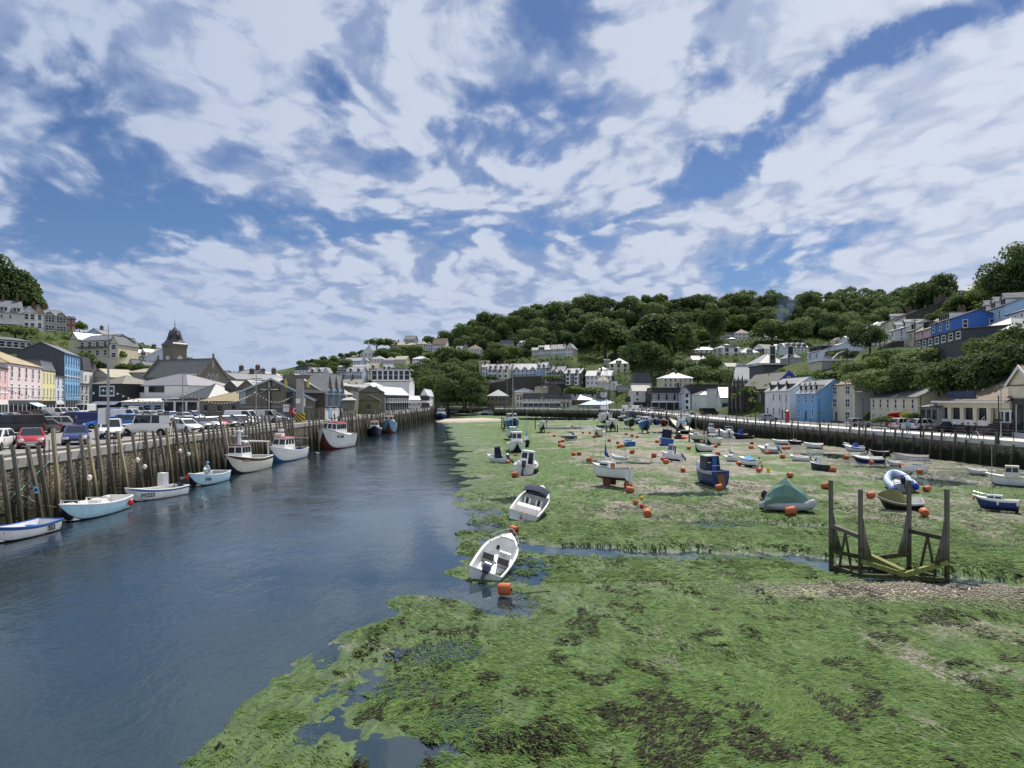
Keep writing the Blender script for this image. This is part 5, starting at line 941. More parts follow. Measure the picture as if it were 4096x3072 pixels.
for i in range(6): b.bx(w*.8, w*.93, -2.6+i*.4, -.06, .003+i*.23, .23+i*.23)
b.build('steps', DSTONE, root)
Z('G')
A = Vector((65.5, 172)); root = thing('chapel', 'brown stone gothic chapel with pinnacled buttresses and blue bargeboards', 'chapel', (A.x, A.y, QR), 0); h = Zv(V_(798), 178)-QR; D = 23; w = 8.4; rs_ = Zv(V_(585), 173)-QR-h
wb = MB(); wb.bx(0, w, 0, D, -.5, h); rb, g = roofmesh('x', w, D, h, rs_); wb.add(g.v, g.f); wb.build('wall', DSTONE, root); rb.build('roof', MOSSY, root)
b = MB()
for xe in (-.3, w+.3): b.prism([(xe,-.36,h-.75),(xe,-.36,h-.05),(w/2,-.36,h+rs_+.25),(w/2,-.36,h+rs_-.6)], (0,.07,0))
b.build('bargeboard', TRIMB, root)
MB().bx(-3.2, -.004, 12, D-.5, -.5, h+.6).build('west_front', DSTONE, root)
for i in range(4):
    y = 12+i*(D-12.5)/3; b = MB(); b.box((-3.5,y,h/2), (.7,.8,h+1.6)); b.lathe([(.5,h+.8),(.05,h+3.6)], (-3.4,y,0), n=4); b.build('buttress', DSTONE, root)
for y, ww_ in ((3.2,1.8),(8.6,1.3)): lancet(root, -.02, y, h*.42, ww_, h*.42, -pi/2, PALECONC)
for i in range(3): lancet(root, -3.22, 13.8+i*3.5, h*.3, 1.1, h*.5, -pi/2, PALECONC)
lancet(root, w/2, -.02, h+.6, .9, 2.2, 0, PALECONC); MB().bx(-.12, -.003, 5.2, 6.5, 0, 2.8).build('door', TRIMB, root); MB().bx(-.08, -.003, 0, D, h*.36, h*.36+.2).build('string_course', CONC, root)
Z('F'); d = 330; x = X(U_(1775), d)
root = thing('clock_tower', 'slim grey stone clock tower with a cream cupola on the far quay', 'clock tower', (x, d, QF)); h = Zv(V_(818), d)-QF
MB().bx(-2.9, 2.9, -2.9, 2.9, -.5, h).build('shaft', STONE, root); MB().lathe([(3.3,h+.003),(3.3,h+.5),(2.4,h+.6),(2.4,h+3.4)], n=8).build('lantern', GREYW, root); MB().lathe([(3.,h+3.403),(2.6,h+4.4),(1.3,h+5.8),(.15,h+7.4)], n=8).build('cupola', CREAM, root)
f = MB().lathe([(1.7,-3.05),(1.7,-2.903)], (0,0,h-2.2), 'Y', 18).build('clock_face', TRIMW, root); b = MB(); b.bx(-.1, .1, -3.1, -3.053, h-2.2, h-.9); b.bx(-.8, .1, -3.1, -3.053, h-2.35, h-2.15); b.build('clock_hands', BLACK, f)
def wallthing(label, pts, hts, m, th=.6, name='retaining_wall'):
    L = [at(U_(u), V_(v), d) for u, v, d in pts]; root = thing(name, label, 'wall', L[0]); b = MB(); c = MB(); R = []; R2 = []
    for p, hh in zip(L, hts):
        q = p-L[0]; R.append([q+Vector(o) for o in ((0,0,-4),(0,0,hh),(0,th,hh),(0,th,-4))]); R2.append([q+Vector(o) for o in ((0,-.06,hh+.003),(0,-.06,hh+.2),(0,th+.06,hh+.2),(0,th+.06,hh+.003))])
    b.loft(R); c.loft(R2); b.build('wall_face', m, root); c.build('coping', CONC, root)
wallthing('dark stone retaining wall below the blue terrace', [(335,770,352),(520,790,350),(640,770,350),(900,760,350),(1035,745,348)], [1.2,3.4,4.6,4.6,4.], DSTONE, 1.)
wallthing('roofless stone gable wall behind the harbour hotel', [(1085,850,342),(1130,855,342),(1170,855,342),(1250,855,342)], [2.4,4,4.2,1.8], STONE, .8, 'stone_wall')
Z('I'); wallthing('stone garden wall below the white cottage in the steep street', [(50,1230,176),(200,1230,168),(320,1210,162),(430,1180,158)], [2.4,3.4,3.6,3.2], DSTONE)
Z('H'); wallthing('curving stone wall climbing the slope beside the flat annexe', [(1010,900,176),(1130,800,180),(1250,680,184),(1400,610,190),(1500,600,194)], [1.,1.9,1.9,1.6,1.4], DSTONE)
Z('A'); wallthing('long grey stone wall under the cream gable wing', [(1400,1560,226),(1560,1560,222),(1700,1500,222)], [3.4,3.6,2], STONE); wallthing('concrete base wall under the twin gabled house', [(610,1260,247),(780,1265,249),(985,1220,252)], [5.5,5.8,5], CONC)
GW = GEL('white', (.78,.78,.76)); GCREAM = GEL('cream', (.7,.66,.54)); GNAVY = GEL('navy', (.012,.02,.07)); GBLUE = GEL('blue', (.02,.1,.36)); GSKY = GEL('sky', (.42,.66,.76)); GTURQ = GEL('turquoise', (.45,.68,.66))
GBLACK = GEL('black', (.018,.018,.02)); GRED = GEL('red', (.35,.02,.025)); GBROWN = GEL('brown', (.1,.022,.014)); GORANGE = GEL('orange', (.75,.2,.04)); GGREY = GEL('grey', (.42,.43,.44)); ANTI = GEL('antifoul', (.02,.022,.03)); ANTIR = GEL('antifoul_red', (.12,.03,.022)); ANTIB = GEL('antifoul_blue', (.03,.14,.3))
DECKG = mat('deck_grey', (.55,.55,.53), .75, .12, 3., dirt=.3, dcol=(.25,.24,.21)); CVB = mat('blue_canvas', (.02,.06,.3), .85, .25, 2.5, bump=.3); CVN = mat('navy_canvas', (.012,.018,.05), .85, .3, 2.5, bump=.3); CVL = mat('light_blue_canvas', (.12,.33,.62), .85, .25, 2.5, bump=.3); CVG = mat('green_canvas', (.13,.24,.19), .8, .18, 1.6, bump=.4); CVO = mat('olive_canvas', (.22,.2,.08), .8, .25, 2., bump=.3)
ORANGE = mat('buoy_orange', (.5,.125,.04), .7, .3, 3.5, dirt=.6, dcol=(.13,.075,.045)); BRED = mat('fender_red', (.6,.03,.03), .5, .2, 3.); WFEN = mat('fender_white', (.72,.7,.62), .5, .15, 3.); YEL = mat('buoy_yellow', (.7,.45,.04), .5, .2, 3.); OBLK = mat('outboard_black', (.02,.02,.024), .3, .2, 3., clear=.4); BUCK = mat('yellow_plastic', (.75,.55,.02), .5, .15)
Q5 = [(0,0),(.5,.07),(.82,.27),(.94,.55),(.985,.85),(1,1)]
def hull_fn(L, B, H, tw=.8, bowr=.45, stern=.08, rake=.5, full=2.3, vee=0.):
    def st(t):
        b = B/2*(tw+(1-tw)*sin(pi/2*min(t/.42, 1))) if t < .42 else B/2*max(0., 1-((t-.42)/.58)**full)
        zs = H+bowr*max(0., (t-.3)/.7)**2+stern*max(0., (.3-t)/.3)**2
        zk = 0. if t < .72 else zs*.8*((t-.72)/.28)**2.6
        y = -L/2+L*t; rk = rake*max(0., (t-.6)/.4)**2
        pts = []
        for q, z in Q5:
            zz = z*(1-vee)+vee*q*.45 if q < .99 else z; bb = max(b*q, .015*q)
            pts.append((bb, y-rk*(1-z), zk+(zs-zk)*zz))
        return pts, b, zs, zk, y
    return st
def boat(label, pos, yaw=0., L=5.5, B=2.1, H=.85, hull=GW, bottom=None, stripe=None, heel=0., pitch=0., z=None, deck=.58, tw=.82, bowr=.4, full=2.3, rake=.5, inner=None, deckm=None, cabins=(), ob=None, rail=None, mast=None, keel=None, name='boat', cat='boat', group=None, seats=0, console=None, gun=None, extra=None, zoff=0., floor=.28, stern=.06, canopy=None, cover=None, reg=None, w=None, zf=None, wheel=False, arch=None, fenders=()):
    x, y = pos[0], pos[1]
    if z is None: z = float(mudz(np.array([x]), np.array([y]))[0]) if True else 0
    root = thing(name, label, cat, (x, y, z+zoff), 0, group); root.rotation_euler = (rad(pitch), rad(heel), -rad(yaw))
    fn = hull_fn(L, B, H, tw, bowr, stern, rake, full); n = 15; T = [i/(n-1) for i in range(n-1)]+[1.]; T = [t**.92 for t in T]; S = [fn(t) for t in T]
    b = MB(); bottom = bottom or ANTI; stripe = stripe or hull; m = len(Q5); nv = 2*m-1
    for pts, *_ in S: b.v += [(-p[0],p[1],p[2]) for p in pts[::-1]]+[p for p in pts[1:]]
    rowm = [2,1,1,0,0,0,0,1,1,2]
    for k in range(n-1):
        for i in range(nv-1): a = k*nv+i; b.f.append((a, a+1, a+nv+1, a+nv)); b.m.append(rowm[i])
    b.f.append(tuple(range(nv-1,-1,-1))); b.m.append(1)
    hb = b.build('hull', [bottom, hull, stripe], root, True, 50)
    td = deck if deck is not None else 1.1; gm = gun or hull; g = MB(); ins = .09
    for s in (-1, 1): g.tube([(s*(max(q[1],.0)+.0), q[4], q[2]+.02) for q in S], .045, 5)
    g.tube([(-S[0][1], S[0][4], S[0][2]+.02), (S[0][1], S[0][4], S[0][2]+.02)], .04, 5); g.build('gunwale', gm, root)
    fz = H*floor; im = inner or DECKG
    I = [q for t, q in zip(T, S) if t <= td+.02]; b = MB()
    if len(I) > 1:
        wi = lambda q: max(q[1]-ins, .01)
        fzz = lambda q: max(fz, q[3]+.1)
        wf = lambda q: max(min(wi(q), q[1]*.84-ins), .01)
        R = [[(-q[1],q[4]+(.0),q[2]+.01),(-wi(q),q[4],q[2]+.01),(-wf(q),q[4],fzz(q)),(wf(q),q[4],fzz(q)),(wi(q),q[4],q[2]+.01),(q[1],q[4],q[2]+.01)] for q in I]
        R[0] = [(p[0], p[1]+.06, p[2]) for p in R[0]]
        b.loft(R, closed=False); b.poly([R[0][i] for i in (1,2,3,4)])
        if td < 1: b.poly([R[-1][i] for i in (4,3,2,1)])
        b.build('interior', im, root)
    Dk = [q for t, q in zip(T, S) if t >= td-.06]
    if td < 1 and len(Dk) > 1:
        b = MB(); cam = .05*B
        b.loft([[(q[1]*c, q[4], q[2]+.012+cam*(1-c*c)*min(1, q[1]*2/B+.2)) for c in (-1,-.6,0,.6,1)] for q in Dk], closed=False); b.build('deck', deckm or hull, root, True)
    def cab(y0, y1, w0, w1, zb, h, m=GW, roof=None, fr=.35, br=.05, taper=.86, win=True, ov=.08, nwin=2, back=False, name='cabin'):
        b = MB(); lo = [(-w0/2,y0,zb),(w0/2,y0,zb),(w1/2,y1,zb),(-w1/2,y1,zb)]; hi = [(-w0/2*taper,y0+br,zb+h),(w0/2*taper,y0+br,zb+h),(w1/2*taper,y1-fr,zb+h),(-w1/2*taper,y1-fr,zb+h)]
        b.loft([lo, hi]); c = b.build(name, m, root)
        b = MB(); b.loft([[(p[0]*(1+ov), p[1]+(-ov if i < 2 else ov), zb+h+.003) for i, p in enumerate(hi)], [(p[0]*(1+ov*.4), p[1]+(-ov*.4 if i < 2 else ov*.4), zb+h+.085) for i, p in enumerate(hi)]]); b.build('roof', roof or m, c)
        if win:
            f = lambda P, Qq, k: [P[i]+(Qq[i]-P[i])*k for i in range(3)]; p = MB()
            def pane(i, j, a0, a1, k0, k1):
                A0 = f(lo[i], hi[i], k0); A1 = f(lo[i], hi[i], k1); B0 = f(lo[j], hi[j], k0); B1 = f(lo[j], hi[j], k1); q = [f(A0, B0, a0), f(A0, B0, a1), f(A1, B1, a1), f(A1, B1, a0)]
                nn = (Vector(q[1])-Vector(q[0])).cross(Vector(q[3])-Vector(q[0])).normalized()*.012; p.prism([Vector(v)+nn for v in q], nn*.4)
            k0, k1 = (.48, .9) if h > 1 else (.35, .8)
            for i, j in ((1,2),(3,0)):
                for a in range(nwin): pane(i, j, (a+.08)/nwin*.92+.04, (a+.92)/nwin*.92+.04, k0, k1)
            nf = max(2, int(w1/.75))
            for a in range(nf): pane(2, 3, (a+.07)/nf, (a+.93)/nf, k0, k1)
            if back: pane(0, 1, .08, .46, k0, k1); pane(0, 1, .56, .9, .08, .92)
            p.build('window', GLASS, c)
        return c
    zsh = H+.02
    for cb in cabins: cab(**cb) if isinstance(cb, dict) else cab(*cb)
    if console:
        cx, cy, cw, cl, ch, cm = console; b = MB(); b.loft([[(cx-cw/2,cy-cl/2,fz),(cx+cw/2,cy-cl/2,fz),(cx+cw/2,cy+cl/2,fz),(cx-cw/2,cy+cl/2,fz)],[(cx-cw/2*.9,cy-cl/2*.7,fz+ch),(cx+cw/2*.9,cy-cl/2*.7,fz+ch),(cx+cw/2*.9,cy+cl*.2,fz+ch),(cx-cw/2*.9,cy+cl*.2,fz+ch)]]); b.build('console', cm, root)
    if wheel:
        b = MB(); b.tube([(.3+.19*cos(a*pi/6), .15, fz+.8+.19*sin(a*pi/6)) for a in range(13)], .015, 4); b.tube([(.3,.15,fz+.8),(.3,.32,fz+.7)], .03, 5); b.build('steering_wheel', BLACK, root)
    for i in range(seats):
        t = .18+.3*i; k = fn(t); b = MB().bx(-k[1]+ins, k[1]-ins, k[4]-.15, k[4]+.15, fz+(k[2]-fz)*.6, fz+(k[2]-fz)*.6+.05); b.build('thwart', gun or im, root)
    if ob:
        om, tilt = ob[0], ob[1]; ox = ob[2] if len(ob) > 2 else 0; sc = ob[3] if len(ob) > 3 else 1.
        M = Matrix.Translation((ox, -L/2-.1, H*.98)) @ Matrix.Rotation(rad(-tilt), 4, 'X') @ Matrix.Scale(sc, 4); o = MB(); o.M = M
        o.loft([[(-.19,-.3,.05),(.19,-.3,.05),(.19,.2,.05),(-.19,.2,.05)],[(-.24,-.42,.3),(.24,-.42,.3),(.23,.25,.3),(-.23,.25,.3)],[(-.22,-.38,.55),(.22,-.38,.55),(.2,.16,.6),(-.2,.16,.6)],[(-.12,-.26,.68),(.12,-.26,.68),(.1,.05,.7),(-.1,.05,.7)]])
        e = o.build('outboard', om, root, True); o = MB(); o.M = M; o.bx(-.09, .09, -.18, .06, -.75, .048); o.bx(-.03, .03, -.42, .02, -.8, -.752); o.ball((0,-.05,-.92), .1, 8, 5, 0, (.8,2.4,1)); o.bx(-.02, .02, -.2, .1, -1.2, -.95)
        for k in range(3): a = k*2.094; o.box((.11*cos(a), -.32, -.92+.11*sin(a)), (.16,.03,.09), 0, 0, .5, -a)
        o.build('outboard_leg', OBLK, e)
    if rail:
        h, t0 = rail; b = MB(); K = [fn(t0+(1-t0)*i/6) for i in range(7)]
        pt = lambda q, s: (s*max(q[1]-.06, .0), q[4]-(.12 if q is K[-1] else 0), q[2]+h)
        top = [pt(q, -1) for q in K]+[pt(q, 1) for q in K[::-1]]; b.tube([(top[0][0], top[0][1]-.15, top[0][2]-h)]+top+[(top[-1][0], top[-1][1]-.15, top[-1][2]-h)], .022, 5)
        for q in K[1::2]:
            for s in (-1, 1): p = pt(q, s); b.tube([p, (p[0], p[1], p[2]-h)], .018, 4)
        b.build('bow_rail', STEEL, root)
    if mast:
        mh, my, cv = mast[0], mast[1], mast[2]; bl = mast[3] if len(mast) > 3 else 2.4; zm = H+.5
        b = MB(); b.tube([(0,my,H+.1),(0,my,mh)], [.06,.045], 6); b.bx(-.7, .7, my-.03, my+.03, mh*.62, mh*.62+.05); ms = b.build('mast', mat('mast_alloy', (.5,.49,.45), .5, .15, 2.), root)
        b = MB(); b.tube([(0,my,mh-.1),(0,L/2-.1,H+bowr)], .018, 3); b.tube([(0,my,mh-.1),(0,-L/2+.1,H)], .018, 3)
        for s in (-1, 1): b.tube([(0,my,mh-.1),(s*.7,my,mh*.62+.05),(s*(B/2-.08),my-.1,H)], .018, 3)
        b.build('rigging', BLACK, ms)
        if cv:
            b = MB(); b.tube([(0,my-.1,zm+.95),(0,my-.3,zm+.85),(0,my-bl*.6,zm+.68),(0,my-bl,zm+.62)], [.13,.24,.15,.07], 7); b.tube([(0,my-.02,zm+1.9),(0,my-.05,zm+1.3),(0,my-.1,zm+.8)], [.07,.15,.22], 6); b.build('sail_cover', cv, ms)
    if keel:
        b = MB()
        xs = (-.42*B*.6, .42*B*.6) if keel == 'bilge' else (0,)
        kh = .55 if keel == 'bilge' else .6
        for sx in xs: b.prism([(sx*1.12-.05,-.6,-kh),(sx*1.12-.05,.55,-kh),(sx-.05,.8,.3),(sx-.05,-.75,.3)], (.1,0,0))
        b.bx(-.04, .04, -L/2+.02, -L/2+.5, -kh*.8, H*.4); b.build('keel', bottom, root)
    if arch:
        ay, aw, ah, am = arch; b = MB(); b.tube([(-aw/2,ay-.2,H),(-aw/2*.9,ay+.1,H+ah),(aw/2*.9,ay+.1,H+ah),(aw/2,ay-.2,H)], .05, 6); b.build('roll_bar', am, root)
    if canopy:
        y0, y1, wd, hh, cm = canopy; b = MB(); R = []
        for y in (y0, (y0*2+y1)/3, (y0+2*y1)/3, y1): k = hh*(.82 if y in (y0,) else (.7 if y == y1 else 1)); R.append([(wd/2*c, y, H+k*(1-.28*abs(c)**2.5)) for c in (-1,-.7,-.3,.3,.7,1)])
        b.loft([[*r, *[(p[0], p[1], p[2]-.05) for p in r[::-1]]] for r in R]); cn = b.build('canopy', cm, root, True)
        f = MB()
        for s in (-1, 1): f.tube([(s*wd/2,y0,H+hh*.58),(s*wd/2*.98,(y0+y1)/2-.2,H-.02)], .02, 4); f.tube([(s*wd/2,y1,H+hh*.5),(s*wd/2*.98,(y0+y1)/2+.3,H-.02)], .02, 4)
        f.build('canopy_frame', STEEL, cn)
    if cover:
        cm, hh, t0, t1 = cover; b = MB(); R = []
        for i in range(7):
            t = t0+(t1-t0)*i/6; k = fn(t); pk = hh*(1-abs(i-3)/3.6)*(1+.12*((i*37) % 3-1)); e = max(k[1], .04)
            R.append([(-e-.03,k[4],k[2]-.18),(-e-.01,k[4],k[2]+.04),(-e*.5,k[4],k[2]+pk*.6),(0,k[4],k[2]+pk+.03),(e*.5,k[4],k[2]+pk*.6),(e+.01,k[4],k[2]+.04),(e+.03,k[4],k[2]-.18)])
        b.loft(R, closed=False); b.poly(R[0]); b.poly(R[-1][::-1]); b.build('cover', cm, root)
    if reg:
        s, sz, t, zz, m_ = reg
        k = fn(t); kk = fn(t-.08); a = math.atan2(k[4]-kk[4], -(k[1]-kk[1]))
        for sd in (-1, 1):
            pp = k[0][4]; q = link('registration', TXT[s], root); q.data.materials.clear() if not q.data.materials else None
            if not q.data.materials: q.data.materials.append(m_)
            q.scale = (sz, sz, sz); q.location = (sd*(pp[0]+.03), pp[1], H*zz+(k[2]-H)*.6)
            ta = math.atan2(k[1]-kk[1], k[4]-kk[4]); q.rotation_euler = (pi/2, 0, (pi/2-ta if sd > 0 else -pi/2+ta))
    for (s, t, m_) in fenders:
        k = fn(t); MB().ball((s*(k[1]+.12), k[4], k[2]-.35), .17, 8, 6, 0, (1,1,1.5)).build('fender', m_, root, True)
    if extra: extra(root, fn)
    if w: fit(root, hb, w, zf)
    return root
def inflatable(label, pos, yaw, L, B, m, r=.24, heel=0., pitch=0., ob=None, cone=None, floor=None, bar=False, name='inflatable_boat', zoff=0., group=None, tarp=None, w=None):
    z = float(mudz(np.array([pos[0]]), np.array([pos[1]]))[0]); root = thing(name, label, 'inflatable', (pos[0], pos[1], z+zoff), 0, group); root.rotation_euler = (rad(pitch), rad(heel), -rad(yaw)); w_ = w; w = B/2-r
    P1 = [(-w,-L/2-.15,r+.1),(-w,-L/2+.25,r+.1),(-w,0,r+.1),(-w*.97,L*.22,r+.14),(-w*.7,L*.38,r+.24),(-w*.3,L*.47,r+.34),(0,L*.49,r+.37)]
    pts = P1+[(-x,y,z) for x, y, z in P1[-2::-1]]; R = [.05,r]+[r]*(len(pts)-4)+[r,.05]; b = MB(); b.tube(pts, R, 10); b.build('tube', m, root, True)
    if cone:
        b = MB()
        for s in (-1, 1): b.tube([(s*w,-L/2-.2,r+.1),(s*w,-L/2-.02,r+.1),(s*w,-L/2+.42,r+.1)], [.04,r*.8,r+.012], 10)
        b.build('cone_end', cone, root, True)
    b = MB(); b.prism([(-w,-L/2+.3,.16),(w,-L/2+.3,.16),(w*.95,L*.2,.2),(0,L*.42,.35),(-w*.95,L*.2,.2)], (0,0,-.1)); b.bx(-w, w, -L/2+.3, -L/2+.36, .1, r*2+.2); b.build('floor', floor or GGREY, root)
    b = MB(); b.bx(-w, w, -.12, .12, r*1.4, r*1.4+.06); b.build('thwart', floor or GGREY, root)
    if bar: b = MB(); b.tube([(-w,-L/2+.5,r),(-w*.8,-L/2+.35,r+1.05),(w*.8,-L/2+.35,r+1.05),(w,-L/2+.5,r)], .035, 6); b.build('roll_bar', BLACK, root)
    if ob:
        o = MB(); M = Matrix.Translation((0,-L/2+.2,r*2+.2)) @ Matrix.Rotation(rad(-ob[1]), 4, 'X'); o.M = M; o.loft([[(-.16,-.3,0),(.16,-.3,0),(.16,.14,0),(-.16,.14,0)],[(-.2,-.36,.25),(.2,-.36,.25),(.18,.18,.25),(-.18,.18,.25)],[(-.12,-.2,.5),(.12,-.2,.5),(.1,.06,.5),(-.1,.06,.5)]]); e = o.build('outboard', ob[0], root, True); o = MB(); o.M = M; o.bx(-.07, .07, -.14, .06, -.8, -.003); o.ball((0,-.08,-.8), .1, 8, 5, 0, (.8,2.2,1)); o.build('outboard_leg', OBLK, e)
    if tarp:
        b = MB(); R = []
        for i, (y, hh, ww) in enumerate(((-.42,1.0,.95),(-.25,1.6,.9),(-.05,1.95,.85),(.12,1.8,.8),(.3,1.35,.75),(.46,.7,.5))): y *= L; wv_ = [1+.06*((i*7+j*5) % 3-1) for j in range(7)]; R.append([(-B/2*ww*1.08,y,.22),(-B/2*ww*1.06,y,.6*hh),(-B/2*ww*.55*wv_[2],y,.95*hh),(0,y,hh*1.05*wv_[3]),(B/2*ww*.55*wv_[4],y,.9*hh),(B/2*ww*1.06,y,.55*hh),(B/2*ww*1.08,y,.2)])
        b.loft(R, closed=False); b.poly(R[0]); b.poly(R[-1][::-1]); b.build('tarpaulin', tarp, root)
    if w_: fit(root, root.children[0], w_)
    return root
def fit(root, hb, w, zf=None):
    w0, w1 = U_(w[0]), U_(w[1])
    for it in range(4):      # hull as wide as it shows in the photo at its distance
        M = Matrix.LocRotScale(root.location, root.rotation_euler.to_quaternion(), root.scale); us = []
        for v in hb.data.vertices: q = M @ v.co; us.append(q.x/q.y*F+CX)
        a, b = min(us), max(us); k = (w1-w0)/(b-a); root.scale = root.scale*k
        root.location.x += ((w0+w1)/2-(a+b)/2)/F*root.location.y
    root.scale.z *= zf or (1.42 if root.scale.x < .8 else 1.15)
def px(u, v, z=.2): p = P(U_(u), V_(v), z); return (p.x, p.y)
C = lambda y0, y1, w0, w1, zb, h, **k: dict(y0=y0, y1=y1, w0=w0, w1=w1, zb=zb, h=h, **k)
boat('white dinghy with a bright blue gunwale, cut by the picture edge', (-27.,37.3), 186, 4.6, 1.8, .72, stripe=GBLUE, z=-.14, deck=None, gun=GBLUE, inner=GW, seats=3, floor=.3, reg=('SS3',.42,.2,.62,BLACK), name='dinghy', cat='dinghy')
boat('pale blue open boat with a white gunwale nearest the quay piles', (-27.4,44.6), 180, 6.6, 2.3, 1.0, hull=GSKY, z=-.22, deck=.86, deckm=GW, gun=GW, inner=GW, seats=1, floor=.3, tw=.72, rake=.25, console=(0,-.2,.7,.6,.9,GW), rail=(.28,.8), fenders=((-1,.12,BRED),), name='open_boat', arch=(-.5,1.5,.35,STEEL))
def pod(root, fn): MB().box((.1,-.9,1.55), (.6,.5,1.0)).build('wheel_box', GW, root); b = MB(); b.tube([(-.3,-1.6,.9),(-.3,-1.7,2.5)], .03, 4); b.tube([(.5,-1.5,.9),(.5,-1.5,2.4)], .03, 4); b.build('aerial', BLACK, root)
boat('white open fishing boat with a blue band and black outboard', (-27.5,52.5), 200, 5.2, 2.0, .85, stripe=GBLUE, z=-.2, deck=None, gun=GW, inner=DECKG, seats=1, ob=(OBLK,20), extra=pod, reg=('FY222',.4,.74,.6,BLACK), name='open_boat', bottom=ANTIB)
def haul(root, fn): b = MB(); b.lathe([(.12,-.25),(.26,-.2),(.1,0),(.26,.2),(.12,.25)], (-.7,1.2,1.6), 'X', 10); b.tube([(-.7,1.2,.9),(-.7,1.2,1.6)], .05, 5); b.build('pot_hauler', STEEL, root); MB().bx(-.7, .7, -.4, .5, .5, .95).build('fish_box', GSKY, root)
boat('pale blue open boat with a man standing in it', (-27.6,61.6), 183, 6., 2.3, 1.05, hull=GSKY, z=-.24, deck=.88, deckm=GW, gun=GW, inner=GGREY, seats=1, tw=.75, rake=.2, extra=haul, reg=('FY6',.42,.72,.66,BLACK), fenders=((1,.98,BRED),), name='open_boat')
def fish1(root, fn):
    b = MB(); b.tube([(0,1.4,3.2),(0,1.25,4.6)], [.22,.16], 6); b.bx(-.8, .8, 1.1, 1.3, 4.2, 4.27); b.lathe([(.32,0),(.36,.08),(.3,.2)], (0,1.2,4.62), n=10); b.tube([(0,1.2,4.8),(0,1.2,6.4)], .02, 3); b.ball((-.7,1.5,3.6), .3, 8, 5, 0, (1,1,.6)); b.build('radar_mast', GW, root)
    b = MB(); b.tube([(-1.1,-3.4,1.4),(-1.1,-3.4,3.4)], .06, 5); b.tube([(1.1,-3.4,1.4),(1.1,-3.4,3.4)], .06, 5); b.tube([(-1.3,-3.4,3.4),(1.3,-3.4,3.4)], .07, 5); b.tube([(.9,-3.4,3.42),(.6,.2,3.7)], .07, 5); b.tube([(-.9,-3.4,3.42),(-.5,.2,3.7)], .06, 5); b.build('gantry', GW, root)
    for i, (x, y, m_) in enumerate(((-.6,-1.,CVB),(.2,-1.5,CVB),(.5,-2.3,BRED),(-.4,-2.4,BRED),(.1,-3.,GTURQ))): MB().box((x,y,1.25), (.7,.5,.4), 0, i*.3).build('fish_box', m_, root)
    b = MB(); b.tube([(.3*cos(a*pi/5)+.5, .9+.3*sin(a*pi/5), 3.2) for a in range(11)], .07, 5); b.build('lifebuoy', ORANGE, root)
boat('brown and cream fishing boat with a brown roofed wheelhouse', (-28.4,72.6), 183, 8.8, 3.2, 1.75, hull=GCREAM, stripe=GBROWN, bottom=ANTI, z=-.45, deck=.62, deckm=GW, gun=GW, inner=DECKG, floor=.5, bowr=.75, rake=.5, tw=.8, cabins=[C(.4,2.4,1.9,1.6,1.9,1.35,roof=GBROWN,fr=.15,nwin=3)], extra=fish1, reg=('YC229',.34,.75,.88,mat('gold_lettering',(.5,.33,.1),.5)), fenders=((1,.3,BRED),(1,.06,BRED),(1,.02,WFEN)), name='fishing_boat')
def fish2(root, fn):
    b = MB(); b.tube([(0,1.3,3.3),(0,1.3,4.)], .06, 5); b.lathe([(.3,0),(.4,.1),(.34,.28)], (0,1.3,4.), n=10); b.box((.6,.2,3.55), (.9,1.2,.35)); b.build('radar', GW, root); b = MB(); b.tube([(-1.2,-2.6,1.3),(-1.2,-2.6,2.9)], .05, 4); b.tube([(1.2,-2.6,1.3),(1.2,-2.6,2.9)], .05, 4); b.tube([(-2.2,-2.5,3.),(2.2,-2.7,3.05)], .05, 4); b.build('gantry', GREYM, root); MB().prism([(-1.2,-2.8,2.75),(1.2,-2.8,2.75),(1.1,-.6,2.95),(-1.1,-.6,2.95)], (0,0,.06)).build('awning', CVN, root)
boat('white angling boat with a pink wheelhouse roof and blue boot stripe', (-28.6,86), 182, 10., 3.3, 1.55, bottom=ANTIB, z=-.35, deck=.56, gun=GW, inner=CVB, bowr=.85, stripe=GW, cabins=[C(-.4,2.5,2.4,1.7,1.7,1.5,roof=mat('pink_roof',(.55,.16,.16),.5),fr=.8,nwin=3)], extra=fish2, rail=(.35,.02), name='fishing_boat')
def fish3(root, fn):
    b = MB(); b.tube([(0,-1.4,3.6),(0,-1.4,7.4)], [.14,.09], 6); b.tube([(0,-1.4,7.),(0,-4.6,6.6)], .08, 5); b.tube([(-1.6,-3.6,3.),(0,-3.2,6.6),(1.6,-3.6,3.)], .07, 5); b.tube([(0,-1.4,7.2),(0,4.6,4.)], .025, 3); b.build('derrick', BLACK, root); b = MB(); b.lathe([(.3,0),(.42,.12),(.34,.3)], (.4,2.,4.75), n=10); b.ball((-.6,1.6,4.9), .25, 8, 5); b.tube([(.4,2,4.3),(.4,2,4.75)], .08, 5); b.build('radar', GW, root)
    b = MB(); b.tube([(1.9,-3.9,3.1),(2.05,-3.95,1.2),(1.5,-4.1,.3)], .18, 6); b.tube([(1.7,-3.,2.9),(1.8,-3.05,1.6)], .12, 6); b.build('rust_streak', mat('rust',(.32,.14,.04),.9,.4,4.), root)
boat('large white fishing boat with a red wheelhouse roof and rust streaks', (-28.2,108), 188, 10.5, 4.2, 2.7, hull=GW, stripe=GW, bottom=ANTIR, z=-.5, deck=.3, gun=TRIMD, inner=DECKG, floor=.7, bowr=1.2, tw=.8, full=2.6, heel=-5, cabins=[C(-1.2,2.6,3.,2.4,2.8,1.8,roof=GRED,fr=.35,nwin=5)], extra=fish3, reg=('FY 369',.62,.7,.86,BLACK), name='fishing_boat')
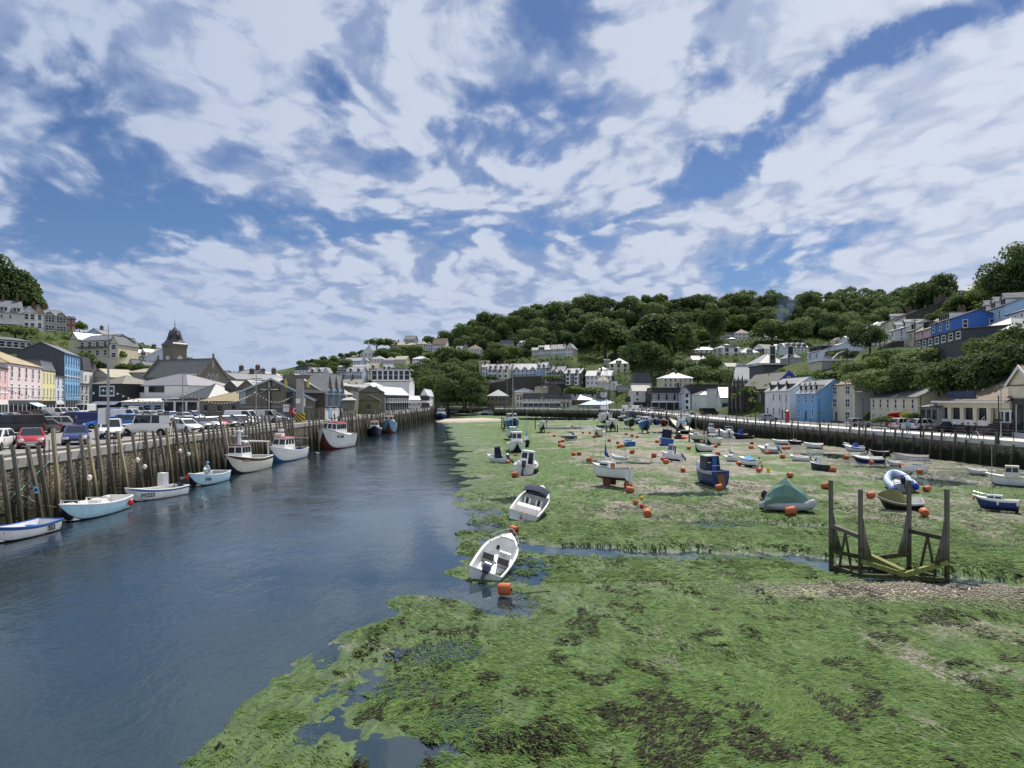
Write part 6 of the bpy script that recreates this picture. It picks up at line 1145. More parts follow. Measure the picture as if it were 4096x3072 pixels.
boat('navy fishing boat with an orange wheelhouse roof', (-29.6,147), 168, 8., 3.2, 1.9, hull=GNAVY, stripe=GW, bottom=ANTI, z=-.4, deck=.5, deckm=GW, gun=GW, bowr=.8, cabins=[C(-.2,1.9,2.1,1.7,2.,1.4,roof=GORANGE,fr=.2,nwin=3)], mast=(5.6,-.6,None), name='fishing_boat')
boat('light blue trawler with an orange wheelhouse roof and red fender', (-28.8,160), 172, 9.5, 3.8, 2.6, hull=GEL('trawler_blue',(.16,.36,.5)), bottom=ANTIR, z=-.5, deck=.45, deckm=GW, gun=GW, bowr=1.2, cabins=[C(.2,2.6,2.7,2.1,2.8,1.6,roof=GORANGE,fr=.2,nwin=4)], mast=(8.2,-1.4,None), fenders=((1,.75,BRED),(1,.3,WFEN)), name='trawler')
boat('distant blue and white twin hulled passenger boat by the far quay piles', (-29.6,285), 178, 9, 4.6, 2.2, hull=GBLUE, stripe=GW, z=-.4, deck=.2, deckm=GW, bowr=.5, full=3.5, cabins=[C(-2.5,2.2,3.8,3.2,2.3,2.1,nwin=4,roof=GW,fr=.4)], mast=(7.,-.5,None), name='ferry_boat')
Z('N')
def speed1(root, fn):
    for s in (-1, 1): MB().bx(s*.5-.36, s*.5+.36, -.35, .12, .32, .62).build('seat', GGREY, root); MB().bx(s*.5-.36, s*.5+.36, -.45, -.353, .55, 1.0).build('seat_back', mat('charcoal_vinyl',(.06,.06,.065),.6), root)
    b = MB(); b.tube([(-1.0,.9,.85),(-.85,1.1,1.3),(-.3,2.2,1.45)], .022, 5); b.tube([(1.0,.9,.85),(.85,1.1,1.3),(.3,2.2,1.45)], .022, 5); b.build('grab_rail', STEEL, root); MB().ball((-.25,.75,1.0), .15, 8, 6, 0, (.8,.6,1.3)).build('fender', BLACK, root)
boat('white open motorboat heeled over in a pool with its outboard tilted up', px(470,985), 12, 5.6, 2.25, .95, heel=17, pitch=11, zf=.95, deck=.9, inner=GW, floor=.26, tw=.9, full=2.9, bowr=.3, bottom=GW, ob=(mat('outboard_navy',(.05,.06,.1),.35,.2,clear=.4),52), console=(.35,.55,.8,.4,.7,GW), wheel=True, rail=(.45,.72), extra=speed1, name='motorboat', zoff=.05, w=(210,752))
def cruiser(root, fn):
    for s in (-1, 1): MB().bx(s*.55-.3, s*.55+.3, .1, .55, .7, 1.25).build('seat', GW, root); MB().bx(s*.55-.12, s*.55+.12, .02, .098, .75, 1.28).build('seat_stripe', BLACK, root)
    MB().bx(-1.05, 1.05, -1.9, -1.2, .5, 1.15).build('bench_seat', GW, root); MB().bx(-1.1, 1.1, -3.9, -3.45, .5, .56).build('bathing_platform', GW, root)
    b = MB(); b.tube([(-.3,-3.85,.56),(-.3,-3.6,1.3),(.3,-3.6,1.3),(.3,-3.85,.56)], .02, 4); b.tube([(-1.1,-3.85,.56),(-1.1,-3.8,.9),(1.1,-3.8,.9),(1.1,-3.85,.56)], .02, 4); b.build('boarding_ladder', STEEL, root); b = MB(); b.loft([[(-1.05,.9,1.1),(-.85,1.7,1.1),(.85,1.7,1.1),(1.05,.9,1.1)],[(-.95,.75,1.75),(-.75,1.3,1.8),(.75,1.3,1.8),(.95,.75,1.75)]], closed=False); b.build('windscreen', GLASS, root); MB().prism([(.95,-2.6,1.2),(.95,-2.6,1.5),(.95,-3.,1.35)], (.02,0,0)).build('ensign', BRED, root)
boat('white motor cruiser with a navy canopy heeled on the weed, stern on', px(850,410), 13, 7.2, 2.75, 1.15, heel=14, pitch=10, zf=1., deck=.66, tw=.92, full=2.8, bowr=.35, inner=GW, floor=.4, bottom=GBLACK, stripe=GW, canopy=(.1,1.7,2.3,1.15,CVN), extra=cruiser, name='motor_cruiser', zoff=.1, w=(655,1097))
Z('W')
boat('white boat with a navy cover on its console and the engine lifted', px(265,1370), -46, 5.6, 2.2, .95, heel=-10, deck=.84, inner=GW, rail=(.4,.6), ob=(OBLK,60), tw=.9, bowr=.35, cabins=[C(-.6,.5,1.1,1.0,.6,1.7,m=CVN,win=False,fr=.25,taper=.7,name='console_cover',ov=.02)], name='motorboat', bottom=GW, w=(0,550))
boat('white sports fisher with a glazed cuddy and black fenders along its side', px(810,1590), 8, 6.2, 2.55, 1.05, heel=7, deck=.6, tw=.92, inner=GW, ob=(OBLK,30), rail=(.4,.55), cabins=[C(-.1,1.5,1.8,1.3,1.0,1.35,fr=.6,back=True,nwin=2)], fenders=((1,.2,BLACK),(1,.3,BLACK),(1,.1,BLACK)), name='motorboat', bottom=GW, full=2.7, w=(565,1110))
boat('white wheelhouse boat facing the camera beyond the covered console boat', px(640,1140), 178, 7.4, 2.9, 1.35, deck=.5, rail=(.35,.6), cabins=[C(-.9,1.1,2.1,1.7,1.4,1.6,fr=.25,nwin=2)], bowr=.55, full=2.8, keel='long', name='motorboat', w=(440,840))
boat('dark hulled yacht with a white cockpit box and furled light blue sail', px(870,1040), 172, 6.6, 2.4, 1.15, hull=GBLACK, gun=GW, deckm=GW, deck=.45, mast=(8.6,.5,CVL), keel='bilge', cabins=[C(-2.8,-1.6,1.5,1.6,1.2,.75,win=False,m=GW)], zoff=.5, name='yacht', cat='yacht', w=(760,942))
boat('white yacht with a pale turquoise deck, bow towards the camera', px(555,880), 180, 8., 2.9, 1.4, stripe=GTURQ, deck=.3, deckm=GTURQ, gun=GTURQ, mast=(11.5,.4,None), keel='long', cabins=[C(-1.6,2.,1.8,1.1,1.42,.6,m=GTURQ,nwin=3)], zoff=.6, bowr=.55, name='yacht', cat='yacht', w=(398,712))
boat('white motor sailer with a broad blue hull band standing on legs', px(500,690), 172, 9.2, 3.2, 1.7, stripe=GW, hull=GBLUE, deck=.35, deckm=GW, gun=GW, mast=(13.,1.2,CVN), keel='bilge', cabins=[C(-2.4,.8,2.5,2.2,1.7,1.3,nwin=3),C(.9,3.,2.,1.2,1.75,.55,nwin=2)], zoff=.6, bowr=.6, name='motor_sailer', cat='yacht', w=(370,700))
boat('white yacht behind the motor sailer, dinghy on deck', px(430,640), 170, 8.2, 2.9, 1.5, deck=.35, mast=(12.6,.6,CVN), keel='bilge', cabins=[C(-1.8,1.8,1.9,1.3,1.5,.6,nwin=3)], zoff=.6, name='yacht', cat='yacht', w=(320,520))
boat('small white bilge keel yacht between two dark posts', px(1210,725), 178, 6.8, 2.5, 1.15, deck=.4, mast=(10.4,.5,CVN), keel='bilge', cabins=[C(-1.2,1.7,1.6,1.,1.2,.5,nwin=2)], zoff=.55, rail=(.5,.75), name='yacht', cat='yacht', w=(1112,1310))
boat('navy and white speedboat lying on its bilge with a raised awning bow', px(1830,900), 158, 6.4, 2.4, 1.05, hull=GNAVY, stripe=GW, gun=GW, deckm=GW, deck=.55, heel=-24, inner=CVN, canopy=(-2.,-.6,2.2,1.2,CVN), tw=.92, full=2.7, bottom=GW, name='speedboat', zoff=.25, w=(1690,1975))
Z('U')
boat('large white flybridge cruiser, bow on, in the distance', px(312,640), 180, 11., 3.9, 2.1, deck=.2, rail=(.5,.5), cabins=[C(-3.4,1.4,3.2,2.6,2.2,1.7,nwin=3,fr=.9),C(-3.,-.4,2.6,2.4,4.,.8,win=False,fr=.5)], bowr=.7, full=3., keel='long', zoff=.6, arch=(-2.6,2.8,3.4,GW), name='motor_cruiser', w=(185,430))
boat('white cuddy boat with a low pulpit heeled beside a tall mast', px(220,832), 200, 5., 2.1, 1.0, heel=-12, deck=.5, rail=(.5,.55), cabins=[C(-.2,1.1,1.5,1.1,1.,.5,nwin=2)], name='motorboat', w=(110,305))
boat('white yacht propped in a wooden cradle of four posts', px(435,745), 186, 7.2, 2.7, 1.2, deck=.4, mast=(11.5,.5,None), keel='fin', cabins=[C(-1.3,1.6,1.7,1.1,1.2,.5,nwin=2)], zoff=.9, name='yacht', cat='yacht', w=(325,535))
boat('navy fishing boat with a glazed wheelhouse and a white lantern mast', px(610,560), 165, 8.6, 3.2, 1.7, hull=GNAVY, stripe=GW, gun=GW, deckm=GW, deck=.4, cabins=[C(-1.,1.6,2.3,1.9,1.75,1.7,nwin=3,roof=GGREY)], mast=(7.,1.2,None), name='fishing_boat', w=(535,700))
boat('white yacht with a dark hull bottom, blue spray hood and long keel', px(742,700), 180, 8.4, 3., 1.6, hull=GBLACK, stripe=GW, gun=GW, deckm=GW, deck=.35, mast=(11.,.6,CVB), keel='long', cabins=[C(-1.8,2.,2.,1.3,1.6,.6,nwin=3,roof=CVB)], zoff=.6, bowr=.6, name='yacht', cat='yacht', w=(640,852))
boat('blue fishing boat with a long white cabin against the far quay', px(905,612), 168, 8.4, 3., 1.6, hull=GBLUE, gun=GW, deckm=GW, deck=.35, cabins=[C(-1.6,1.8,2.3,1.9,1.65,1.4,nwin=4,fr=.5)], name='fishing_boat', w=(820,975))
boat('white fishing boat with a domed wheelhouse next to the blue one', px(1070,622), 200, 8.6, 3., 1.6, stripe=GW, bottom=ANTIB, deck=.35, cabins=[C(-.6,1.6,2.3,1.8,1.65,1.7,nwin=2,fr=.3)], name='fishing_boat', mast=(6.,-.8,None), w=(975,1165))
boat('blue crabber with a small white wheelhouse and red bow', px(1225,625), 205, 7., 2.8, 1.5, hull=GBLUE, stripe=GW, gun=BRED, deck=.4, cabins=[C(-.2,1.2,1.5,1.3,1.55,1.6,nwin=1,fr=.15)], name='fishing_boat', w=(1155,1295))
boat('maroon crabber moored beside the blue one', px(1365,645), 205, 7., 2.8, 1.5, hull=GRED, stripe=GRED, gun=GW, deck=.4, cabins=[C(-.2,1.,1.4,1.2,1.55,1.5,nwin=1,fr=.15)], name='fishing_boat', mast=(5.6,-.6,None), w=(1290,1432))
boat('blue launch with a white cabin, bow on, standing on twin keels', px(1005,775), 181, 7.2, 2.9, 1.55, hull=GBLUE, gun=GW, deckm=GW, deck=.3, cabins=[C(-1.6,1.2,2.,1.6,1.6,1.05,nwin=2,fr=.25)], keel='bilge', zoff=.55, bowr=.6, full=2.8, name='motorboat', w=(900,1112))
boat('small blue sailing boat with white gunwales, stern on', px(748,995), -3, 5.4, 2.2, 1., hull=GBLUE, stripe=GW, gun=GW, deck=.6, inner=GTURQ, mast=(7.5,.6,None), name='sailing_dinghy', cat='sailing boat', tw=.9, w=(643,852))
boat('blue boat with a dark canvas wheelhouse leaning to one side, stern on', px(1390,985), 8, 6.2, 2.5, 1.2, hull=GBLUE, gun=GW, deck=.5, heel=7, tw=.9, cabins=[C(-.5,1.1,1.9,1.6,1.1,1.4,m=CVN,roof=CVN,nwin=2)], keel='bilge', zoff=.3, mast=(4.6,-.2,None), name='motorboat', w=(1272,1530))
boat('big white yacht alongside the cream pontoon ramp', px(1735,690), 190, 9.2, 3.1, 1.7, deck=.35, bottom=ANTIB, mast=(13.,.6,None), keel='fin', cabins=[C(-2.,2.2,2.,1.3,1.7,.6,nwin=3)], zoff=.5, rail=(.5,.7), name='yacht', cat='yacht', w=(1588,1852))
boat('white yacht with a rolled blue sail in front of the pontoon ramp', px(1655,738), 195, 7., 2.6, 1.3, deck=.4, mast=(10.5,.5,CVB), keel='bilge', cabins=[C(-1.3,1.6,1.7,1.1,1.3,.5,nwin=2,roof=CVL)], zoff=.5, name='yacht', cat='yacht', w=(1558,1755))
inflatable('orange inflatable rescue boat with a black engine cover', px(1645,868), 30, 4.6, 2., mat('inflatable_orange',(.6,.11,.05),.5,.2,2.), .28, pitch=-8, heel=5, ob=(OBLK,30), floor=GBLACK, w=(1540,1755))
Z('L')
boat('cream yacht with a yellow boom and a rust red rudder', px(1260,560), 326, 6.8, 2.5, 1.2, hull=GCREAM, deck=.45, keel='bilge', zoff=.4, cabins=[C(-.9,1.5,1.6,1.1,1.2,.5,nwin=2)], mast=(9.,.4,CVO), name='yacht', cat='yacht', extra=lambda r, f: MB().bx(-.05, .05, -4.3, -3.42, -.2, 1.).build('rudder', GRED, r), w=(1125,1395))
boat('white and navy boat with a grey wheelhouse against the quay wall', px(1470,438), 230, 6.4, 2.5, 1.3, bottom=GNAVY, deck=.45, cabins=[C(-.6,1.2,1.9,1.5,1.3,1.5,nwin=2)], name='motorboat', w=(1388,1560))
boat('small white sports boat with a red engine below the quay wall', px(1580,468), 20, 4.8, 2., .9, deck=.55, ob=(GRED,20), inner=GW, name='motorboat', w=(1512,1650))
boat('white open boat with a steel arch below the quay wall', px(1712,488), 15, 5.2, 2.1, .95, deck=.6, ob=(GGREY,25), inner=GW, arch=(-.3,1.8,1.2,GW), cabins=[C(0,1.,1.4,1.1,.9,.7,nwin=1)], name='motorboat', w=(1640,1790))
boat('navy boat with a bright blue canvas wheelhouse and red fender', px(1890,515), 240, 6., 2.3, 1.15, hull=GNAVY, gun=GW, deckm=GW, deck=.5, cabins=[C(-.9,.7,1.8,1.5,1.1,1.15,m=CVB,roof=CVB,win=False)], fenders=((-1,.2,BRED),), name='motorboat', w=(1790,2000))
boat('plain dark grey boat lying low beside the navy one', px(2030,512), 80, 5., 2., .9, hull=GBLACK, deck=.6, inner=GGREY, name='open_boat', w=(1965,2100))
boat('white open sailing dinghy with a slanting black rolled sail', px(1340,700), 236, 5., 2., .9, deck=.62, inner=GW, tw=.85, heel=-9, name='sailing_dinghy', cat='sailing boat', extra=lambda r, f: MB().tube([(.1,1.2,1.6),(.05,-2.4,.95)], .13, 6).build('rolled_sail', BLACK, r), w=(1205,1495))
boat('white motor boat with a wrap around windscreen and pulpit', px(1500,605), 215, 5.8, 2.3, 1.1, deck=.5, inner=GW, rail=(.45,.55), cabins=[C(-.4,.9,1.8,1.3,1.1,.75,nwin=2,fr=.45)], name='motorboat', w=(1370,1620))
boat('white boat with a tall narrow wheelhouse and lifted grey outboard, heeled over', px(880,835), 318, 5.8, 2.3, 1., heel=10, pitch=2, deck=.5, tw=.88, inner=GW, cabins=[C(-.7,.9,1.6,1.4,.85,1.7,nwin=2,back=True)], ob=(GGREY,55), name='motorboat', w=(710,1062))
def bigblue(root, fn):
    b = MB(); b.tube([(-1.2,-3.9,1.9),(-1.2,-3.9,2.4),(-.2,-3.95,2.4)], .025, 4); b.tube([(.2,-3.95,2.45),(1.2,-3.9,2.45),(1.2,-3.9,1.9)], .025, 4); b.build('stern_rail', STEEL, root); MB().bx(-.5, .5, -4.06, -4.0, .4, 1.5).build('stern_ladder', TEAK, root); b = MB(); b.tube([(-.9,-4.03,1.7),(.1,-4.6,.15)], .02, 4); b.tube([(1.,-4.03,1.6),(.1,-4.6,.15)], .02, 4); b.build('mooring_line', ROPE, root); MB().bx(-.15, .5, -1.72, -1.66, 1.4, 3.1).build('cabin_door', GBLUE, root)
boat('large dark blue cabin boat with a black transom, stern to the camera', px(1480,1180), -9, 7.8, 3., 1.75, hull=GEL('dark_blue',(.015,.04,.15)), stripe=GGREY, bottom=ANTI, gun=GGREY, deck=.42, tw=.92, inner=CVB, heel=-2, keel='bilge', zoff=.3, bowr=.6, cabins=[C(-1.6,1.4,2.3,1.8,1.45,1.75,m=GNAVY,roof=GGREY,nwin=3,back=True)], rail=(.5,.6), extra=bigblue, name='cabin_boat', w=(1235,1725))
boat('white yacht leaning on its bilge with a drooping blue boom', px(1755,840), 320, 6.8, 2.4, 1.15, deck=.45, heel=-8, mast=(8.4,.4,CVB), bottom=GW, cabins=[C(-.9,1.5,1.6,1.,1.2,.45,nwin=2)], name='yacht', cat='yacht', rail=(.5,.75), w=(1630,1885))
boat('white yacht half wrapped in a crumpled light blue tarpaulin', px(2010,925), -28, 7., 2.7, 1.35, stripe=GNAVY, deck=.4, keel='bilge', zoff=.5, bottom=ANTI, cover=(CVL,.75,.25,.7), tw=.85, rail=(.5,.75), name='yacht', cat='yacht', w=(1865,2200))
Z('M')
boat('white and grey sports boat with a bright blue outboard cowling', px(270,725), 312, 5.6, 2.2, 1., hull=GGREY, stripe=GW, gun=GW, deckm=GW, deck=.55, heel=-10, inner=GW, ob=(CVL,40), arch=(0,1.8,.9,GW), cabins=[C(-.1,1.,1.5,1.2,.95,.6,nwin=1,fr=.4)], name='motorboat', w=(115,435))
boat('white launch with a navy bottom under the quay wall', px(440,598), 292, 6., 2.2, 1.05, bottom=GNAVY, hull=GW, deck=.8, inner=GW, seats=1, name='open_boat', ob=(OBLK,30), w=(320,570), heel=-6)
boat('navy yacht with a cream deck and varnished hatch under the quay wall', px(655,598), 300, 6.2, 2.3, 1.2, hull=GNAVY, stripe=GNAVY, gun=GW, deckm=GCREAM, deck=.4, cabins=[C(-.9,1.3,1.6,1.,1.2,.5,m=GCREAM,nwin=2)], mast=(9.,.4,None), name='yacht', cat='yacht', extra=lambda r, f: MB().bx(-.35, .35, -1.2, -.9, 1.2, 1.8).build('hatch', TEAK, r), w=(550,760))
boat('white open launch with a blue bottom and red end fender', px(935,648), 296, 6.4, 2.2, 1.15, bottom=GBLUE, deck=.85, deckm=GCREAM, inner=GW, fenders=((-1,.03,BRED),), name='open_boat', w=(785,1080), heel=-7)
boat('plain white boat with a navy keel and small silver outboard', px(730,845), 304, 6., 2.2, 1.1, bottom=GNAVY, deck=.8, inner=GW, ob=(GGREY,20), heel=-7, name='open_boat', w=(575,890))
boat('black cabin boat with a white rail and open canopy frame, stern on', px(1055,985), -22, 6.4, 2.5, 1.25, hull=GBLACK, stripe=GBLACK, gun=GW, deckm=GW, deck=.5, tw=.92, inner=TEAK, heel=11, bottom=ANTIB, cabins=[C(.3,1.5,2.,1.6,1.15,1.25,nwin=1,fr=.5,m=GW)], arch=(-.9,2.1,1.5,GW), keel='bilge', zoff=.25, name='cabin_boat', fenders=((-1,.35,CVB),), w=(880,1240))
boat('white boat with a lumpy bright blue cover at the quay foot', px(1520,712), 300, 5.2, 2.1, .95, deck=.6, inner=CVB, cover=(CVB,.9,.22,.62), ob=(OBLK,20), rail=(.4,.7), name='motorboat', w=(1368,1700), heel=-7)
boat('low navy speedboat with a white deck, lying along the quay foot', px(1735,862), 290, 6.6, 2.2, 1.1, hull=GNAVY, stripe=GW, gun=GW, deckm=GW, deck=.5, bottom=GTURQ, heel=-8, tw=.9, inner=GW, rail=(.25,.3), name='speedboat', ob=(OBLK,10), w=(1498,1980))
boat('black workboat with a grey interior behind the navy speedboat', px(1900,765), 284, 6., 2.3, 1.05, hull=GBLACK, deck=.85, inner=GGREY, gun=GGREY, name='open_boat', ob=(OBLK,10), w=(1750,2062))
Z('J')
boat('white clinker boat with a varnished gunwale below the promenade', px(480,1308), 302, 6., 2.2, 1.05, gun=TEAK, deck=None, inner=GW, seats=2, stripe=GW, name='open_boat', w=(235,715), heel=-9)
boat('tiny white tender beside the varnished clinker boat', px(262,1345), 304, 3.6, 1.5, .7, deck=None, inner=GW, seats=1, name='dinghy', cat='dinghy', w=(150,365), heel=-10)
def lowmast(root, fn): MB().tube([(0,1.2,1.3),(0,1.3,2.6)], .06, 5).build('mast_crutch', STEEL, root); b = MB(); b.tube([(0,1.4,2.75),(0,-3.6,2.0)], .07, 6); b.build('lowered_mast', STEEL, root)
boat('white yacht heeled with its mast lowered on a crutch', px(545,1470), 118, 6.4, 2.4, 1.15, heel=-17, deck=.45, keel='bilge', zoff=.25, bottom=GW, cabins=[C(-1.,1.5,1.6,1.,1.2,.45,nwin=3)], extra=lowmast, name='yacht', cat='yacht', w=(348,745))
Z('O')
inflatable('blue and white inflatable boat tipped up with a tubular roll bar', px(1290,250), 20, 5., 2.2, mat('inflatable_pale_blue',(.36,.45,.62),.5,.2,2.), .3, pitch=6, heel=-14, cone=CVB, bar=True, ob=(CVN,40), floor=GGREY, zoff=.1, w=(1112,1470))
boat('black and white day boat under a peaked olive cover', px(1230,520), 288, 5.2, 2., .85, hull=GBLACK, stripe=GW, gun=GW, deckm=GW, deck=.72, heel=-19, bottom=ANTI, cover=(CVO,1.15,.3,.97), inner=GW, name='day_boat', tw=.8, w=(932,1525))
Z('d')
inflatable('inflatable with an outboard shrouded in a sagging green tarpaulin', px(1699,1110), 122, 4.6, 2.1, GGREY, .27, tarp=CVG, ob=(OBLK,15), zoff=.02, w=(1650,1750))
Z('Pp')
boat('navy and white bilge keel yacht with a tall mast near the quay, fenders out', px(735,1490), 306, 6.2, 2.4, 1.2, hull=GEL('yacht_blue',(.012,.04,.17)), stripe=GW, gun=GW, deckm=GW, deck=.42, mast=(8.,.5,None), keel='bilge', zoff=.55, heel=2, cabins=[C(-1.,1.5,1.7,1.1,1.2,.5,nwin=2)], rail=(.5,.7), fenders=((-1,.45,WFEN),(-1,.03,WFEN),(-1,.98,ORANGE)), name='yacht', cat='yacht', extra=lambda r, f: MB().bx(-.5, .5, -1.08, -1.02, 1.1, 1.75).build('hatch_board', TEAK, r), w=(512,1005))
boat('cream wheelhouse boat at the right edge with dark square windows', px(900,1200), 304, 7.2, 2.6, 1.3, hull=GW, stripe=GCREAM, gun=GCREAM, deckm=GCREAM, deck=.5, bottom=ANTIB, keel='bilge', zoff=.3, cabins=[C(-1.3,1.,1.9,1.6,1.3,1.35,m=GCREAM,nwin=2,fr=.35)], name='cabin_boat', w=(645,1190))
boat('white rowing dinghy with two thwarts at the foot of the promenade wall', px(545,1085), 304, 4.2, 1.7, .8, deck=None, inner=GW, seats=2, name='dinghy', cat='dinghy', w=(430,655), heel=-9)
boat('white speedboat with a rail behind the cream wheelhouse boat', px(690,1042), 300, 5.2, 2.1, .95, deck=.5, rail=(.3,.4), inner=GW, name='speedboat', w=(570,760), heel=-6)
boat('blue bottomed white boat cut by the picture edge', px(1080,1085), 300, 6.2, 2.3, 1.2, bottom=GBLUE, deck=.5, cabins=[C(-1.,1.,1.8,1.5,1.2,1.2,nwin=2)], name='cabin_boat', w=(1020,1250))
Z('R')
def catb(root, fn):
    MB().bx(-.45, .45, -.62, -.56, .8, 1.7).build('cabin_doors', TEAK, root); b = MB(); b.prism([(-.05,-3.5,-.3),(-.05,-3.95,-.25),(-.05,-3.85,1.35),(-.05,-3.5,1.4)], (.1,0,0)); b.build('rudder', GW, root); b = MB(); b.tube([(-.9,-3.2,1.2),(-.8,-3.25,1.8),(.8,-3.25,1.8),(.9,-3.2,1.2)], .025, 5); b.build('stern_rail', STEEL, root); MB().ball((.3,1.2,1.75), .16, 8, 6).build('fender', YEL, root)
boat('white sailing boat with a blue bunched sail and varnished cabin doors', px(1130,745), 316, 7., 2.6, 1.25, stripe=GW, gun=mat('brown_strake',(.12,.07,.04),.6), deck=.55, mast=(13.2,.9,CVB,.8), bottom=ANTIR, keel='bilge', zoff=.55, heel=2, inner=GW, floor=.4, cabins=[C(-.5,1.8,1.9,1.2,1.25,.5,nwin=1)], rail=(.6,.78), extra=catb, name='yacht', cat='yacht', w=(730,1475))
inflatable('small white inflatable tender lying on the weed', px(1240,300), 305, 2.8, 1.5, mat('inflatable_white',(.66,.66,.66),.55,.12,2.), .22, name='inflatable_tender', w=(1125,1352))
Z('F')
boat('red and white fishing boat aground below the harbour hotel', px(905,1150,0), 285, 9.4, 3.2, 1.9, hull=GRED, stripe=GW, gun=GW, bottom=ANTIB, deck=.35, deckm=GW, cabins=[C(0,2.4,2.2,1.8,2.,1.6,nwin=3,roof=GRED)], mast=(6.4,-1.5,None), name='fishing_boat', z=.2, w=(808,1005))
for i, (lb, u, hm, bm) in enumerate((('slim navy and white rowing gig, first from the red boat',1265,GNAVY,GW),('black and white rowing gig lying second in the line',1378,GBLACK,GW),('yellow and white rowing gig in the middle of the line',1480,GW,YEL),('black bowed white rowing gig at the end of the line',1605,GW,GBLACK))):
    boat(lb, px(u,1168,.0), 84 if i % 2 else 276, 9.6, 1.7, 1.0, hull=hm, stripe=GW if i < 2 else bm, deck=None, inner=GW, seats=3, z=.25, name='rowing_gig', cat='rowing boat', bowr=.5, tw=.4, w=((1215,1318),(1318,1432),(1428,1525),(1520,1690))[i])
for lb, u, hm, lg in (('white inflatable motorboat, nearest the beach in a row of three',215,GW,6.4),('navy and white cabin boat in the middle of a row of three',285,GNAVY,7.4),('pale blue and white cabin boat at the end of a row of three',355,GSKY,8.)):
    p = at(U_(u), V_(1127), 338); boat(lb, (p.x, p.y), 260 if hm != GSKY else 100, lg, 2.6, 1.4, hull=hm, stripe=GW, gun=GW, deckm=GW, deck=.5, cabins=[C(-1.2,1.4,2.,1.5,1.4,1.1,nwin=2)] if hm != GW else [], z=.1, name='motorboat')
Z('T')
p = at(U_(1540), V_(633), 395); boat('low grey skiff pulled up on the far beach', (p.x, p.y), 85, 5., 1.7, .6, hull=GGREY, deck=None, inner=GGREY, name='skiff', cat='skiff', z=.4, w=(1478,1610))
bm_ = MB(); bm_.lathe([(.18,-.33),(.27,-.31),(.3,-.25),(.3,.25),(.27,.31),(.18,.33)], (0,0,0), 'Y', 18); bmesh_ = bm_.mesh('buoy_body', [ORANGE], True, 40)
eb = MB(); eb.tube([(.09*cos(a*pi/4),-.34,.09*sin(a*pi/4)) for a in range(9)], .022, 5); eb.bx(-.05, .05, -.36, -.332, -.05, .05); eye = eb.mesh('mooring_eye', [BLACK], True)
cb_ = MB(); cb_.tube([(0,-.4,-.1),(.2,-.8,-.3),(.5,-1.3,-.31),(.6,-2.2,-.31)], .025, 4); chain = cb_.mesh('mooring_chain', [BLACK])
